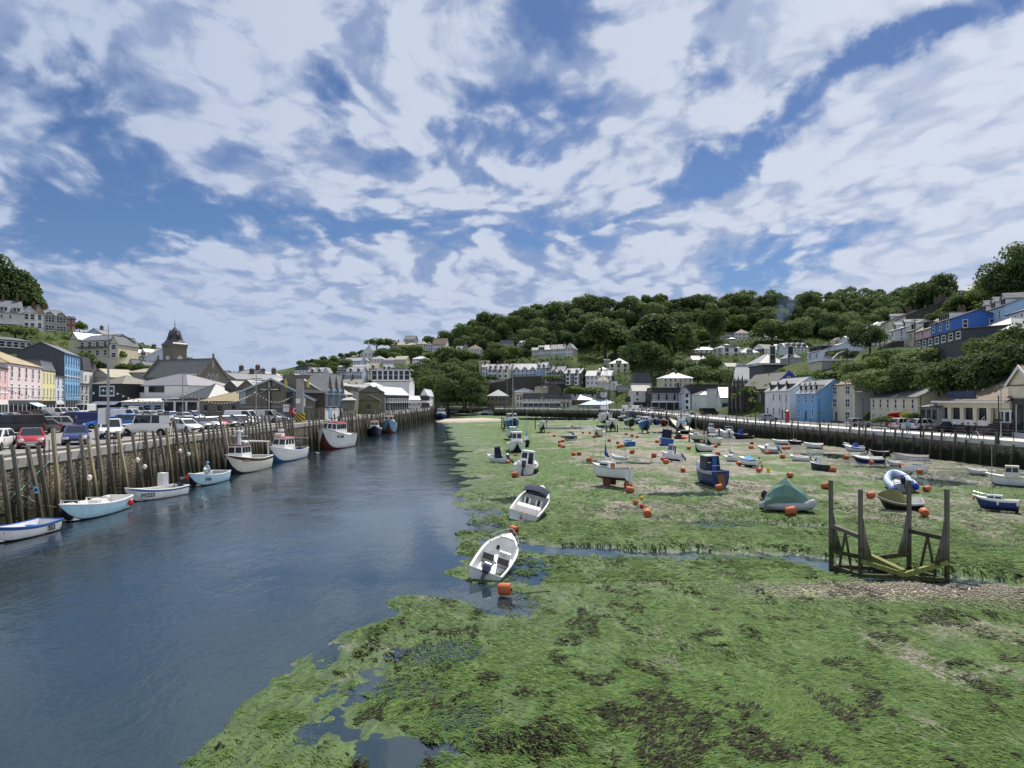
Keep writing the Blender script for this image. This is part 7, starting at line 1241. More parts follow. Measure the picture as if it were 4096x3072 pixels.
BU = [("orange barrel buoy standing in a pool, nearest of all to the camera",2019,2381,75),("orange buoy touching the bow of the heeled white open motorboat",2055,2142,40),("orange buoy under the stern of the navy canopied cruiser",2091,2081,120),("orange buoy close below the sports fisher, lower of two",2060,1913,60),("orange buoy under the outboard of the white sports fisher",2082,1897,20),
 ("orange buoy at the engine of the boat with the navy covered console",2032,1857,150),("orange buoy under the bow of the white wheelhouse boat facing the camera",2063,1824,10),("orange buoy under the bow of the small bilge keel yacht between posts",2166,1731,0),("orange buoy just beside the keels of the yacht between posts",2194,1735,80),("orange buoy alone on the weed halfway to the tipped navy speedboat",2217,1754,90),
 ("orange buoy at the bow of the tipped navy speedboat",2251,1756,70),("orange buoy below the tipped navy speedboat, upper right of a pair",2251,1774,30),("orange buoy below the tipped navy speedboat, lower left of a pair",2239,1776,100),("orange buoy above its twin in the pair below the tipped speedboat's buoys",2241,1792,140),("lowest orange buoy of the string trailing from the tipped navy speedboat",2253,1796,50),
 ("orange buoy behind the awning of the tipped navy speedboat",2288,1712,90),("orange buoy between the tipped speedboat and the small cuddy boat",2332,1739,90),("orange buoy just left of the buoys at the small cuddy boat",2360,1741,80),("orange buoy at the bow of the small cuddy boat, outer one",2376,1756,20),("orange buoy at the bow of the small cuddy boat, inner one",2385,1753,60),
 ("left one of two touching orange buoys on bare mud",2295,1826,95),("right one of two touching orange buoys on bare mud",2317,1825,85),("orange buoy lying end up behind the bow of the blue sailed boat",2357,1855,45),("orange buoy under the pulpit of the blue sailed boat",2376,1861,100),("orange buoy on bare mud left of the small blue stern on sailing boat",2437,1771,15),
 ("orange buoy left of the pair beside the small blue sailing boat",2472,1780,100),("orange buoy beside the small blue sailing boat, upper one of two",2487,1794,130),("orange buoy beside the small blue sailing boat, lower one of two",2476,1799,70),("orange buoy at the keel of the dark bottomed distant yacht",2530,1726,90),("orange buoy under the bow of the blue launch on twin keels",2593,1739,60),
 ("orange buoy left of the mast of the small blue sailing boat",2505,1744,80),("dark faced orange buoy behind the small blue sailing boat",2529,1752,30),("orange buoy right of the small blue sailing boat",2550,1758,100),("orange buoy left of the blue boat with the dark canvas wheelhouse",2630,1778,90),("orange buoy under the blue boat with the dark canvas wheelhouse",2666,1788,40),
 ("dark ended orange buoy on weed beyond the small white tender",2530,1821,35),("orange buoy left of the heeled narrow wheelhouse boat",2618,1837,75),("upper orange buoy at the heeled narrow wheelhouse boat",2655,1853,60),("lower orange buoy at the heeled narrow wheelhouse boat",2666,1864,110),("dark faced orange buoy alone left of the big dark blue cabin boat",2735,1901,170),
 ("orange buoy alone right of the heeled narrow wheelhouse boat",2758,1803,100),("orange buoy at the bow of the white windscreen boat",2864,1794,70),("orange buoy under the open white sailing dinghy",2817,1812,90),("orange buoy right of the open white sailing dinghy",2874,1829,60),("big orange buoy tied by two lines to the dark blue cabin boat",2880,1970,95),
 ("orange buoy at the rudder of the blue sailed boat, upper one",2515,1962,100),("orange buoy at the rudder of the blue sailed boat, lower one",2522,1985,70),("far orange buoy below the white quayside inflatable",3010,1783,90),("orange buoy below the quayside buoy of the white inflatable",3007,1804,110),("orange buoy at the bow of the tarpaulin wrapped yacht",2960,1870,20),
 ("orange buoy beside the yellow shirted person",3041,1902,130),("orange buoy alone on weed between the blue cabin boat and the camera, by weed strip",2593,2081,175),("left orange buoy of two behind the grey sports boat",3138,1807,80),("right orange buoy of two behind the grey sports boat",3156,1806,100),("orange buoy between the grey sports boat and the plain white boat",3134,1841,60),
 ("orange buoy resting on the plain white boat with the navy keel",3201,1853,120),("orange buoy at the bow of the grey sports boat",3073,1823,30),("orange buoy alone on weed in front of the black cabin boat",3165,1921,105),("orange buoy at the stern of the black cabin boat",3338,1899,70),("orange buoy left of the low navy speedboat",3389,1845,90),
 ("orange buoy leaning on the low navy speedboat",3491,1867,140),("orange buoy half hidden behind a cradle post",3309,1967,30),("orange buoy behind the green tarpaulin",3068,2005,60),("orange buoy at the bow of the olive covered day boat",3492,2010,95),("orange buoy under the heeled yacht with the lowered mast",3686,1906,80),
 ("orange buoy with a trailing chain right of the tipped blue inflatable",3717,1979,110),("orange buoy in a puddle between two cradle posts",3708,2088,165),("orange buoy in front of the green tarpaulin",3170,2081,85),("orange buoy left of the heeled yacht with the lowered mast",3613,1884,100)]
for i, (lb, u, v, yw) in enumerate(BU):
    p = P(u, v, .12); p.y += .3; zg = float(mudz(np.array([p.x]), np.array([p.y]))[0]); r = thing('mooring_buoy', lb, 'buoy', (p.x, p.y, max(zg, -.12)+.25), 0, 'orange mooring buoys on the mud')
    r.rotation_euler = (rad(rnd.uniform(-14, 14)), 0, rad(yw)); s = rnd.uniform(.74, .95); r.scale = (s,)*3
    link('buoy_body', bmesh_, r); link('mooring_eye', eye, r)
    if i % 3 == 0: link('mooring_chain', chain, r)
for lb, u, v, rr, m_ in (("small red orange ball float on the dark weed strip",2542,2026,.2,ORANGE),("small yellow ball float on the dark weed strip",2566,2006,.14,YEL),("small red float beside the buoy below the weed strip",2567,2043,.15,BRED),("bright orange ball float beside the green tarpaulin",3218,2056,.24,ORANGE),("yellow bucket beside the yellow shirted person",3073,1897,.2,BUCK)):
    p = P(u, v, .15); b = MB(); z = float(mudz(np.array([p.x]), np.array([p.y]))[0])
    if m_ is BUCK: b.lathe([(.14,0),(.19,.42),(.17,.42),(.12,.04)], n=12); nm_, ct = 'bucket', 'bucket'
    else: b.ball((0,0,rr*.85), rr, 12, 8); b.tube([(0,0,rr*1.7),(0,0,rr*1.95)], .05, 6); nm_, ct = 'float', 'float'
    o = b.build(nm_, m_, None, True); o.location = (p.x, p.y, z); tag(o, lb, ct)
CG = mat('car_glass', (.02,.025,.03), .08, .2, 1., .6); TYRE = mat('tyre', (.018,.018,.018), .85, .3); ALLOY = mat('alloy_wheel', (.5,.5,.52), .35, .15, metal=.7); LAMP = mat('headlamp_glass', (.75,.78,.8), .15, .1, 5., .6); TAIL = mat('tail_lamp', (.42,.015,.012), .3, .15, 5.); PLATE = mat('number_plate_white', (.75,.75,.72), .6, .1); PLATEY = mat('number_plate_yellow', (.75,.55,.06), .6, .1); PLAS = mat('black_plastic', (.02,.02,.022), .6, .2)
BASE = paint('base', (.5,.5,.5))
def car_proto(kind):
    """local frame: +y is the nose, z up, ground at 0"""
    K = dict(hatch=(4.05,1.74,1.47), mini=(3.7,1.68,1.42), suv=(4.7,1.9,1.72), estate=(4.65,1.82,1.5), van=(5.0,1.95,2.0), hvan=(5.9,2.05,2.65), pickup=(5.2,1.84,1.78), offroad=(4.7,1.8,2.02), saloon=(4.6,1.8,1.45))[kind]
    L, W, H = K; w = W/2; root = link('parked_car' if 'van' not in kind else 'van', None); box = kind in ('van','hvan','offroad')
    belt = {'van':1.15,'hvan':1.3,'offroad':1.25,'suv':1.08,'pickup':1.05}.get(kind, .93); hood = belt-(.06 if kind in ('offroad',) else .1); zb = .32 if kind in ('suv','offroad','pickup') else .22
    f = L/2; ws = f-{'van':.75,'hvan':.85,'offroad':1.35,'pickup':1.25,'mini':.95}.get(kind, 1.15)
    st = [(-f,belt-.22,w*.86),(-f+.08,belt-.03,w*.95),(-f+.5,belt,w),(0,belt,w),(ws,belt-.01,w),(ws+(f-ws)*.5,hood-.03,w*.99),(f-.25,hood-.14,w*.93),(f-.05,hood-.3,w*.82),(f,hood-.42,w*.74)]
    if kind in ('offroad','hvan','van'): st[-3:] = [(f-.2,hood-.05,w*.97),(f-.04,hood-.12,w*.93),(f,hood-.3,w*.88)]
    R = [[(-x*.9,y,zb),(-x,y,zb+.2),(-x,y,(zb+t)/2),(-x*.97,y,t-.06),(-x*.88,y,t),(x*.88,y,t),(x*.97,y,t-.06),(x,y,(zb+t)/2),(x,y,zb+.2),(x*.9,y,zb)] for y, t, x in st]
    b = MB(); b.loft(R); b.build('body', BASE, root, True, 40)
    rear = {'hatch':-f+.12,'mini':-f+.1,'suv':-f+.1,'estate':-f+.12,'van':-f+.03,'hvan':-f+.03,'pickup':-.55,'offroad':-f+.04,'saloon':-f+.75}[kind]; rr = {'hatch':.55,'mini':.4,'suv':.45,'estate':.4,'saloon':.75}.get(kind, .1); fr = {'van':.6,'hvan':.65,'offroad':.22,'pickup':.65,'mini':.6}.get(kind, .85)
    x0 = w*.9; x1 = w*(.9 if box else .76); zt = H-.07
    lo = [(-x0,rear,belt-.01),(x0,rear,belt-.01),(x0*.97,ws,belt-.02),(-x0*.97,ws,belt-.02)]; hi = [(-x1,rear+rr,zt),(x1,rear+rr,zt),(x1*.94,ws-fr,zt),(-x1*.94,ws-fr,zt)]
    b = MB(); b.loft([lo, hi]); b.build('windows' if not box else 'windscreen', CG, root, True, 20)
    b = MB(); b.loft([[(p[0]*1.02, p[1], zt) for p in hi], [(p[0]*.93, p[1]+(.08 if i < 2 else -.1), H) for i, p in enumerate(hi)]]); b.build('roof', BASE, root, True, 50)
    b = MB(); lerp = lambda p, q, k: tuple(p[i]+(q[i]-p[i])*k for i in range(3))
    for i in range(4): b.tube([lo[i], hi[i]], .055, 5)
    for s, (i, j) in ((1,(1,2)),(-1,(0,3))):
        for k in (() if kind in ('pickup',) else ((.52,) if kind != 'estate' and kind != 'suv' else (.3,.62))): b.tube([lerp(lo[i],lo[j],k), lerp(hi[i],hi[j],k)], .045, 5)
    b.build('pillar', BASE, root)
    if box:
        yb = ws-1.5 if kind != 'offroad' else ws-2.35; b = MB(); k = (yb-rear)/(ws-rear)
        b.loft([[(-x0*1.012,rear-.01,belt),(x0*1.012,rear-.01,belt),(x0*1.0,yb,belt),(-x0*1.,yb,belt)],[(-x1*1.02,rear+rr-.06,zt+.003),(x1*1.02,rear+rr-.06,zt+.003),(x1*1.01,yb,zt+.003),(-x1*1.01,yb,zt+.003)]]); b.build('load_body', BASE, root, True, 30)
        b = MB(); b.bx(-w*.78, -.06, rear-.1, rear-.02, belt+.25, zt-.25); b.bx(.06, w*.78, rear-.1, rear-.02, belt+.25, zt-.25)
        b.build('rear_window', CG, root)
    if kind == 'pickup': b = MB(); b.bx(-w*.82, w*.82, -f+.15, -.7, belt-.05, belt+.004); b.build('load_bed', PLAS, root)
    if kind == 'offroad':
        b = MB(); b.bx(-w*.95, w*.95, -f+.1, ws-fr, H+.003, H+.03)
        for y in np.arange(-f+.2, ws-fr, .5): b.bx(-w*.9, w*.9, y-.02, y+.02, H+.13, H+.16)
        for s in (-1, 1): b.tube([(s*w*.9,-f+.15,H+.15),(s*w*.9,ws-fr,H+.15)], .025, 5); b.tube([(s*w*.9,-f+.15,H+.27),(s*w*.9,ws-fr,H+.27)], .02, 5)
        b.build('roof_rack', PLAS, root); b = MB(); b.lathe([(.2,-f-.22),(.37,-f-.22),(.39,-f-.1),(.37,-f-.02),(.2,-f-.02)], (.35,0,1.1), 'Y', 14); sp = b.build('spare_wheel', TYRE, root, True); b = MB(); b.lathe([(.2,-f-.235),(.2,-f-.223)], (.35,0,1.1), 'Y', 12); b.build('rim', ALLOY, sp)
    r = .37 if kind in ('suv','offroad','hvan','pickup','van') else .31
    for y in (f-.82, -f+.85):
        for s in (-1, 1):
            b = MB(); b.lathe([(r*.6,-.11),(r*.95,-.11),(r,-.06),(r,.06),(r*.95,.11),(r*.6,.11)], (s*(w-.1),y,r), 'X', 16); wh = b.build('wheel', TYRE, root, True, 40); b = MB(); b.lathe([(r*.62,-.016),(r*.55,.0),(.05,.012)], (s*(w+.0),y,r), 'X', 10)
            if s < 0: b = MB(); b.lathe([(.05,-.012),(r*.55,0),(r*.62,.016)], (s*w,y,r), 'X', 10)
            b.build('rim', ALLOY, wh)
            b = MB(); b.lathe([(r*1.2,-.06),(r*1.2,.085)], (s*(w-.09),y,r+.02), 'X', 16); b.build('wheel_arch', PLAS, root)
    zl = hood-.27 if kind != 'mini' else hood-.24
    for s in (-1, 1):
        if kind in ('mini','offroad'): b = MB(); b.lathe([(.17,-.06),(.16,.06),(.08,.1)], (s*w*.66,f-.12,zl), 'Y', 14)
        else: b = MB(); b.box((s*w*.68,f-.1,zl), (.38,.24,.17), 0, -s*.35)
        b.build('headlight', LAMP, root); b = MB(); b.box((s*w*.84,-f+.03,belt-.16), (.16,.2,.3)); b.build('tail_light', TAIL, root); b = MB(); b.box((s*(w+.1),ws-.35,belt+.07), (.2,.12,.14)); b.build('door_mirror', PLAS, root)
    MB().bx(-w*.5, w*.5, f-.05, f+.012, zl-.2, zl-.07).build('grille', PLAS if kind != 'mini' else ALLOY, root); MB().bx(-w*.8, w*.8, f-.12, f+.006, zb+.0, zb+.16).build('bumper', PLAS, root)
    MB().bx(-.26, .26, f+.008, f+.022, zl-.33, zl-.22).build('number_plate', PLATE, root); MB().bx(-.26, .26, -f-.02, -f+.01, belt-.42, belt-.31).build('number_plate', PLATEY, root)
    return root
PROTO = {}
def car(kind, label, x, y, yaw, col, z=QL-.03, group=None, roofcol=None):
    first = kind not in PROTO
    if first: PROTO[kind] = car_proto(kind); r = PROTO[kind]; r.location = (x, y, z)
    else: r = dup(PROTO[kind], (x, y, z))
    nm_ = 'van' if kind in ('van','hvan') else ('pickup_truck' if kind == 'pickup' else 'parked_car')
    r.name = nm_; r.location = (x, y, z); r.rotation_euler = (0, 0, -rad(yaw)); tag(r, label, 'van' if 'van' in kind else 'car', group)
    for o in r.children:
        for sl in o.material_slots:
            if o.data.materials[0] == BASE: sl.link = 'OBJECT'; sl.material = roofcol if (roofcol and o.name.startswith('roof')) else col
    return r
cw = paint('white', (.75,.75,.75)); cb = paint('black', (.012,.012,.014)); cs = paint('silver', (.42,.43,.45), .32); cg = paint('grey', (.14,.145,.15)); cr = paint('red', (.36,.012,.018)); cdr = paint('dark_red', (.13,.012,.012)); cn = paint('navy', (.012,.022,.12)); cbl = paint('blue', (.02,.16,.5)); cdb = paint('mid_blue', (.018,.03,.14)); clb = paint('light_blue', (.2,.36,.55)); cgr = paint('dark_green_black', (.02,.028,.03)); cred2 = paint('bright_red', (.5,.05,.03))
G1 = 'cars parked on the quay car park'
def cu(kind, label, u, v, yaw, col, **k): p = P(u, v, QL-.03); return car(kind, label, p.x, p.y, yaw, col, group=G1, **k)
cu('mini','red small car with a dark roof facing the quay edge',126,1790,146,cr,roofcol=cb); cu('hatch','dark blue hatchback facing the quay edge beside the red small car',304,1776,150,cdb); cu('pickup','white pickup facing the quay edge by the tall lamp post',447,1752,153,cw)
cu('hatch','white car cut off by the picture edge',-28,1800,160,cw); cu('van','black van with dark windows behind the red small car',62,1736,236,cb); cu('suv','silver off road estate with its rear to the red lit cars',196,1728,242,cs); cu('hatch','dark grey hatchback between the black van and the silver estate',152,1732,238,cg)
cu('van','navy blue van behind the silver estate',305,1712,240,cn); cu('hatch','bright blue hatchback with its nose by the navy van',412,1714,238,cbl); cu('suv','bright blue tall car behind the white pickup',485,1712,246,cbl); cu('offroad','white long off road car with a black roof rack',585,1742,256,cw)
cu('saloon','grey car behind the spare wheel of the white off road car',690,1722,118,cg); cu('hatch','white hatchback facing the piles beside the grey car',748,1728,124,cw)
cu('estate','dark grey estate third along the quay row',792,1716,122,cg); cu('saloon','silver saloon fourth along the quay row',835,1714,122,cs); cu('hatch','red fronted car in the quay row',858,1712,121,cred2,roofcol=cb); cu('hatch','dark teal car in the quay row, after the red one',905,1708,120,cgr); cu('estate','black estate in the quay row, next to the white van',945,1705,120,cb)
cu('saloon','cream white saloon squeezed before the lettered white van',965,1702,118,cw); cu('van','white van with a blue swirl on its side',972,1696,98,cw); cu('van','silver grey van with roof bars near the quay pillar',1062,1691,92,cs); cu('hatch','grey blue hatchback with its lamps by the silver van',1120,1690,105,cg)
cu('estate','dark blue saloon behind the concrete pillar',1160,1677,245,cn); cu('van','white van beyond the concrete pillar',1232,1674,105,cw); cu('hatch','small blue car peeping out beside the market wall',1270,1673,110,cdb)
row2 = [('hatch','silver blue hatchback at the picture edge, back rows',10,1692,75,clb),('estate','silver estate next to the dark red people carrier',52,1688,80,cs),('suv','dark red people carrier in the back rows',102,1686,60,cdr),('hatch','dark red hatchback with bright tail lamps',146,1684,55,cdr),('hatch','dark green roofed car with roof bars',205,1690,85,cgr),
 ('suv','black tall car in front of the pale shopfront',165,1674,95,cb),('van','white van with red lettering panel in the back rows',228,1670,95,cw),('van','second white van with open rear panel in the back rows',278,1668,95,cw),('saloon','navy saloon behind the navy van',345,1692,110,cdb),('estate','black estate carrying rolled white boards',330,1680,100,cb),('hatch','white hatchback tail beside the black estate',312,1676,85,cw),
 ('hvan','tall white van in front of the blue house',338,1664,178,cw),('estate','black car with a pale roof box under the white awning',402,1672,95,cb),('van','pale blue camper van by the awning',470,1670,95,clb),('van','white van behind the bright blue tall car',510,1682,92,cw),('hatch','red and white hatchback tail behind the bright blue tall car',530,1694,80,cw),('estate','white estate with roof bars behind the white off road car',545,1680,90,cw),
 ('van','navy people carrier under the blue shutters',480,1650,95,cn),('van','long white van under the blue shutters',560,1658,95,cw),('saloon','white saloon above the roof rack',600,1672,100,cw),('hatch','white hatchback facing the lamp post',640,1668,160,cw),('hatch','light blue car left of the lorry',690,1678,120,clb),('saloon','grey dark windowed car left of the lorry',660,1690,130,cg),('hatch','small blue hatchback in front of the lorry',778,1674,120,cdb),('saloon','silver car in front of the lorry',740,1682,130,cs)]
for k, lb, u, v, yw, c in row2: cu(k, lb, u, v, yw, c)
p = P(832, 1662, QL-.03); root = thing('lorry', 'white box lorry parked in front of the stone shed', 'lorry', p, rad(-20)); root.rotation_euler = (0,0,rad(205)); M_ = cw
b = MB(); b.bx(-1.2, 1.2, -5.2, 1.2, .95, 3.7); b.build('load_box', TRIMW, root); b = MB(); b.loft([[(-1.15,1.25,.5),(1.15,1.25,.5),(1.15,3.2,.5),(-1.15,3.2,.5)],[(-1.15,1.25,1.5),(1.15,1.25,1.5),(1.15,3.25,1.5),(-1.15,3.25,1.5)],[(-1.1,1.25,2.6),(1.1,1.25,2.6),(1.05,2.95,2.6),(-1.05,2.95,2.6)]]); cabn = b.build('cab', cw, root)
b = MB(); b.loft([[(-1.1,1.3,2.603),(1.1,1.3,2.603),(1.05,2.9,2.603),(-1.05,2.9,2.603)],[(-1.05,1.3,3.6),(1.05,1.3,3.6),(1.,1.7,3.6),(-1.,1.7,3.6)]]); b.build('wind_deflector', cw, cabn); b = MB(); b.prism([(-1.,3.27,1.55),(1.,3.27,1.55),(.95,2.99,2.5),(-.95,2.99,2.5)], (0,.02,.005)); b.build('windscreen', CG, cabn)
for y in (2.4, -3.4):
    for s in (-1, 1): b = MB(); b.lathe([(.3,-.13),(.5,-.13),(.5,.13),(.3,.13)], (s*1.02,y,.5), 'X', 14); b.build('wheel', TYRE, root)
def cq(kind, label, u, v, yaw, col, z=None):
    d0 = dep(v, 3.3); z = rwz(d0)-.02; p = P(u, v, z); return car(kind, label, p.x, p.y, yaw, col, z=z, group='cars parked along the west quay road')
cq('hatch','silver hatchback parked by the cream quay house',3432,1708,80,cs); cq('suv','white tall car beside the red open bin',3625,1718,78,cw); cq('saloon','white low car half hidden behind the white tall cars',3672,1720,78,cw); cq('suv','white tall car with a black roof in the middle of the parked row',3700,1722,78,cw,); cq('saloon','black saloon nearest the walkers',3778,1727,78,cb)
cq('hatch','silver hatchback glinting in front of the stone chapel',3075,1683,85,cs); cq('van','black and white van parked near the pale hotel front',2836,1660,80,cb); cq('hatch','small white hatchback beside the dark slate house',2750,1657,85,cw)
for i, (u, k, c, lb) in enumerate(((2512,'van',cw,'white van, first in the row by the far cafe parasols'),(2552,'van',cw,'white rounded van, second in the row by the cafe'),(2585,'hatch',cs,'silver hatchback in the far quay row'),(2612,'saloon',cw,'white saloon in the far quay row'),(2636,'hatch',cg,'grey hatchback at the end of the far quay row'))):
    p = at(u, 1602, 268-i*7); car(k, lb, X(u, 262-i*7), 262-i*7, 95, c, z=3.7, group='cars parked along the far quay')
Z('G')
for u, lb in ((618,'first white van parked on the hillside below the trees'),(708,'second white van parked on the hillside below the trees')):
    p = at(U_(u), V_(568), 356); car('van', lb, p.x, p.y, 275, cw, z=p.z, group='vans parked on the hillside')
pm_ = []
for i in range(6):
    b = MB(); r_ = random.Random(i); sq_ = i in (2, 4); h = 1.; w0 = .145 if sq_ else .125
    pts = [(r_.uniform(-.02,.02), r_.uniform(-.02,.02), z) for z in (0,.25,.5,.75,1.)]; pts[0] = (0,0,0)
    pm_.append((pts, w0*r_.uniform(.85,1.1), 4 if sq_ else 7))
def pile(top, base, i, m, label, group, sc=1.):
    t = Vector(top); b0 = Vector(base); pts, w0, n = pm_[i % 6]; b = MB(); d = t-b0
    b.tube([d*p[2]+Vector((p[0],p[1],0))*1.5 for p in pts], [w0*1.12*sc, w0*1.08*sc, w0*sc, w0*.96*sc, w0*.9*sc], n, phase=pi/4); o = b.build('timber_pile', m, None, n > 4); o.location = b0; return tag(o, label, 'pile', group)
wx = lambda y: float(np.interp(y, [q[1] for q in LW], [q[0] for q in LW])); ex_ = lambda y: float(np.interp(y, [q[1] for q in RW[:6]], [q[0] for q in RW[:6]]))
tops = [(x/2.211, 1450+y/2.211) for x, y in ((10,815),(118,728),(243,740),(345,742),(470,580),(600,722),(712,637),(782,680),(850,555),(950,600),(1045,610),(1168,622),(1285,615),(1358,605),(1412,612),(1472,578))]+[(400+x/4.254, 1600+y/4.254) for x, y in ((1265,350),(1395,485),(1465,487),(1585,522),(1755,485),(1845,420),(1920,437),(1980,405),(2035,280),(2105,398))]+[(600+x/3.073, 1560+y/3.073) for x, y in ((955,440),(1015,465),(1065,450),(1110,435),(1155,320),(1200,312),(1240,315),(1285,310),(1325,318),(1370,305),(1410,320),(1465,305),(1540,290),(1585,345),(1635,360),(1660,350),(1690,340),(1725,355),(1750,350))]
NEW = (4, 7, 10, 15, 19, 25)
for i, (u, v) in enumerate(tops):
    d = 40.
    for _ in range(6): d = (wx(d)+.35)*F/(u-CX)
    zt = Zv(v, d); m_ = PILEN if i in NEW else PILE
    pile((wx(d)+.32, d, zt), (wx(d)+1.15+rnd.uniform(-.15,.2), d+rnd.uniform(-.3,.3), -.9), i if i not in NEW else 2, m_, 'pale new looking square timber pile leaning on the near quay wall' if i in NEW else 'grey weathered timber pile leaning on the near quay wall', 'pale new piles of the near quay' if i in NEW else 'weathered piles of the near quay')
y = 104.; i = 0
while y < 314:
    zt = QL+rnd.uniform(.2, 1.9)-(.4 if y > 180 else 0); pile((wx(y)+.3, y, zt), (wx(y)+rnd.uniform(.6,1.), y+rnd.uniform(-.4,.4), -.9), i, DPILE if rnd.random() < .65 else PILE, 'timber pile in the crowded row before the fish market', 'piles before the fish market', 1.05); y += rnd.uniform(1.5, 3.1); i += 1
y = 60.; i = 0
while y < 203:
    z = rwz(y); pile((ex_(y)-.35, y, z+rnd.choice((-.35,-.2,.35,.6,.9,1.1))), (ex_(y)-.55-rnd.uniform(0,.25), y, -.3), i, PILE, 'dark timber pile against the promenade wall', 'piles of the promenade wall', 1.0); y += rnd.uniform(1.5, 2.6); i += 1
L_ = dense(RW[6:11], 2.6)
for i, (x, y) in enumerate(L_):
    if rnd.random() < .8: pile((x-.3, y-.3, rwz(y)+rnd.uniform(-.2, 1.2)), (x-.5, y-.6, -.3), i, DPILE, 'dark timber pile against the far quay wall', 'piles of the far quay wall', 1.15)
root = thing('railing', 'black three bar railing along the promenade edge', 'railing', (0,0,0)); n = 0
ys_ = np.arange(60, 203, 2.1)
for y in ys_: x = ex_(y)+.3; MB().lathe([(.045,0),(.04,1.1),(.07,1.13),(.02,1.2)], (x,y,rwz(y)), n=6).build('post', BLACK, root)
for h in (.4, .78, 1.1): MB().tube([(ex_(y)+.3, y, rwz(y)+h) for y in ys_], .026, 4).build('rail', BLACK, root)
root = thing('railing', 'thin grey railing along the far quay edge', 'railing', (0,0,0)); L_ = dense(RW[6:11], 3.)
for x, y in L_: MB().lathe([(.05,0),(.05,1.1)], (x,y+.4,rwz(y)), n=5).build('post', GREYM, root)
for h in (.6, 1.1): MB().tube([(x, y+.4, rwz(y)+h) for x, y in L_], .03, 4).build('rail', GREYM, root)
a, b_, c = P(2700,1655,3.4), P(2712,1688,1.6), P(2745,1722,.6); root = thing('access_ramp', 'cream boarded ramp from the quay corner down to the boats', 'ramp', (0,0,0)); b = MB()
b.loft([[(p.x-w,p.y,p.z+.15),(p.x+w,p.y,p.z+.15),(p.x+w,p.y,p.z-.1),(p.x-w,p.y,p.z-.1)] for p, w in ((a,2.6),(b_,1.7),(c,1.5))]); b.build('deck', mat('cream_boards', (.7,.64,.47), .8, .12, 2.), root); b = MB()
for s in (-1, 1): b.tube([(a.x+s*2.5,a.y,a.z+1.2),(b_.x+s*1.6,b_.y,b_.z+1.2)], .05, 4); b.tube([(b_.x+s*1.6,b_.y,-.3),(b_.x+s*1.6,b_.y,b_.z+1.2)], .08, 5)
b.build('handrail', GREYM, root)
P1, P2, P3, P4 = [Vector(q) for q in ((14.2,30.4,0),(14.7,28.8,0),(17.27,29.7,0),(17.9,28.1,0))]; O_ = Vector((16,29.2,0)); root = thing('boat_cradle', 'tall weathered timber boat cradle with four posts standing in a pool', 'cradle', O_)
sqr = lambda b, p, q, r: b.tube([Vector(p)-O_, Vector(q)-O_], r, 4, phase=pi/4)
for p, h in ((P1,3.95),(P2,3.75),(P3,4.03),(P4,3.85)):
    b = MB(); sqr(b, p+Vector((0,0,-.6)), p+Vector((0,0,h)), .1); b.build('post', OLDW, root); s = 1 if p in (P1, P2) else -1
    k = (p+Vector((s*.09,0,0)))-O_; t = .075; b = MB(); b.prism([(k.x,k.y-t,.72),(k.x+s*.42,k.y-t,.72),(k.x+s*.12,k.y-t,1.75),(k.x,k.y-t,2.5)], (0,2*t,0)); b.build('knee', OLDW, root)
for pa, pb, za, zb_ in ((P1,P2,1.95,1.75),(P3,P4,1.85,1.8)):
    b = MB(); a, c = pa+Vector((0,0,za)), pb+Vector((0,0,zb_)); sqr(b, a, c, .12); b.build('side_beam', OLDW if pa is P1 else DPILE, root); m = (a+c)/2
    for q, f in ((pa, .82), (pb, .82)): b = MB(); sqr(b, m-Vector((0,0,.08)), m.lerp(q, f)+Vector((0,0,-m.z*.92)), .055); b.build('brace', OLDW, root)
Vb = (P1+P3)/2+Vector((0,0,.55)); Vf = (P2+P4)/2+Vector((0,0,.25))
for pa, vx, zz_ in ((P1,Vb,.82),(P3,Vb,.86),(P2,Vf,.74),(P4,Vf,.86)): b = MB(); sqr(b, pa+Vector((0,-.05,zz_)), vx+Vector((0,-.05,0)), .13); b.build('floor_beam', ALGW if pa in (P2,P4) else OLDW, root)
b = MB(); sqr(b, Vb+Vector((0,0,.08)), Vf+Vector((0,0,.08)), .19); b.build('keel_beam', ALGW, root)
for pa, pb in ((P1,P2),(P3,P4),(P2,P4),(P1,P3)): b = MB(); sqr(b, pa+Vector((0,0,.12)), pb+Vector((0,0,.12)), .12); b.build('sill', OLDW, root)
b = MB(); b.tube([Vector(q)-O_ for q in ((17.9,28.0,.1),(18.6,27.6,.05),(19.8,26.6,.12),(22.5,24.,.2))], .03, 4); b.build('chain', BLACK, root)
def posts(label, lst, h, brace=True):
    q = [P(u, v, .15) for u, v in lst]; r = thing('mooring_posts', label, 'posts', q[0])
    for p in q: b = MB(); b.tube([p-q[0]-Vector((0,0,.4)), p-q[0]+Vector((0,0,h))], .12, 4); b.build('post', DPILE, r)
    if brace and len(q) > 1: b = MB(); b.tube([q[0]-q[0]+Vector((0,0,.5)), q[1]-q[0]+Vector((0,0,.5))], .09, 4); b.build('brace', DPILE, r)
posts('pair of dark posts holding up the small bilge keel yacht', [(2141,1718),(2186,1716)], 3.2, False); posts('dark timber posts under the propped distant yacht', [(2426,1735),(2470,1734),(2442,1729),(2460,1729)], 1.9); posts('dark legs beside the motor sailer', [(2007,1717),(2016,1722)], 3.1)
posts('pale posts around the cream yacht with the yellow boom', [(2757,1770),(2816,1768),(2830,1766)], 3.4, False)
p = P(1200,1686,QL); root = thing('crane_pillar', 'round concrete pillar with a yellow and black striped foot on the quay edge', 'pillar', p); h = Zv(1515,p.y)-QL
MB().lathe([(.62,1.32),(.6,h)], n=16).build('shaft', CONC, root, True)
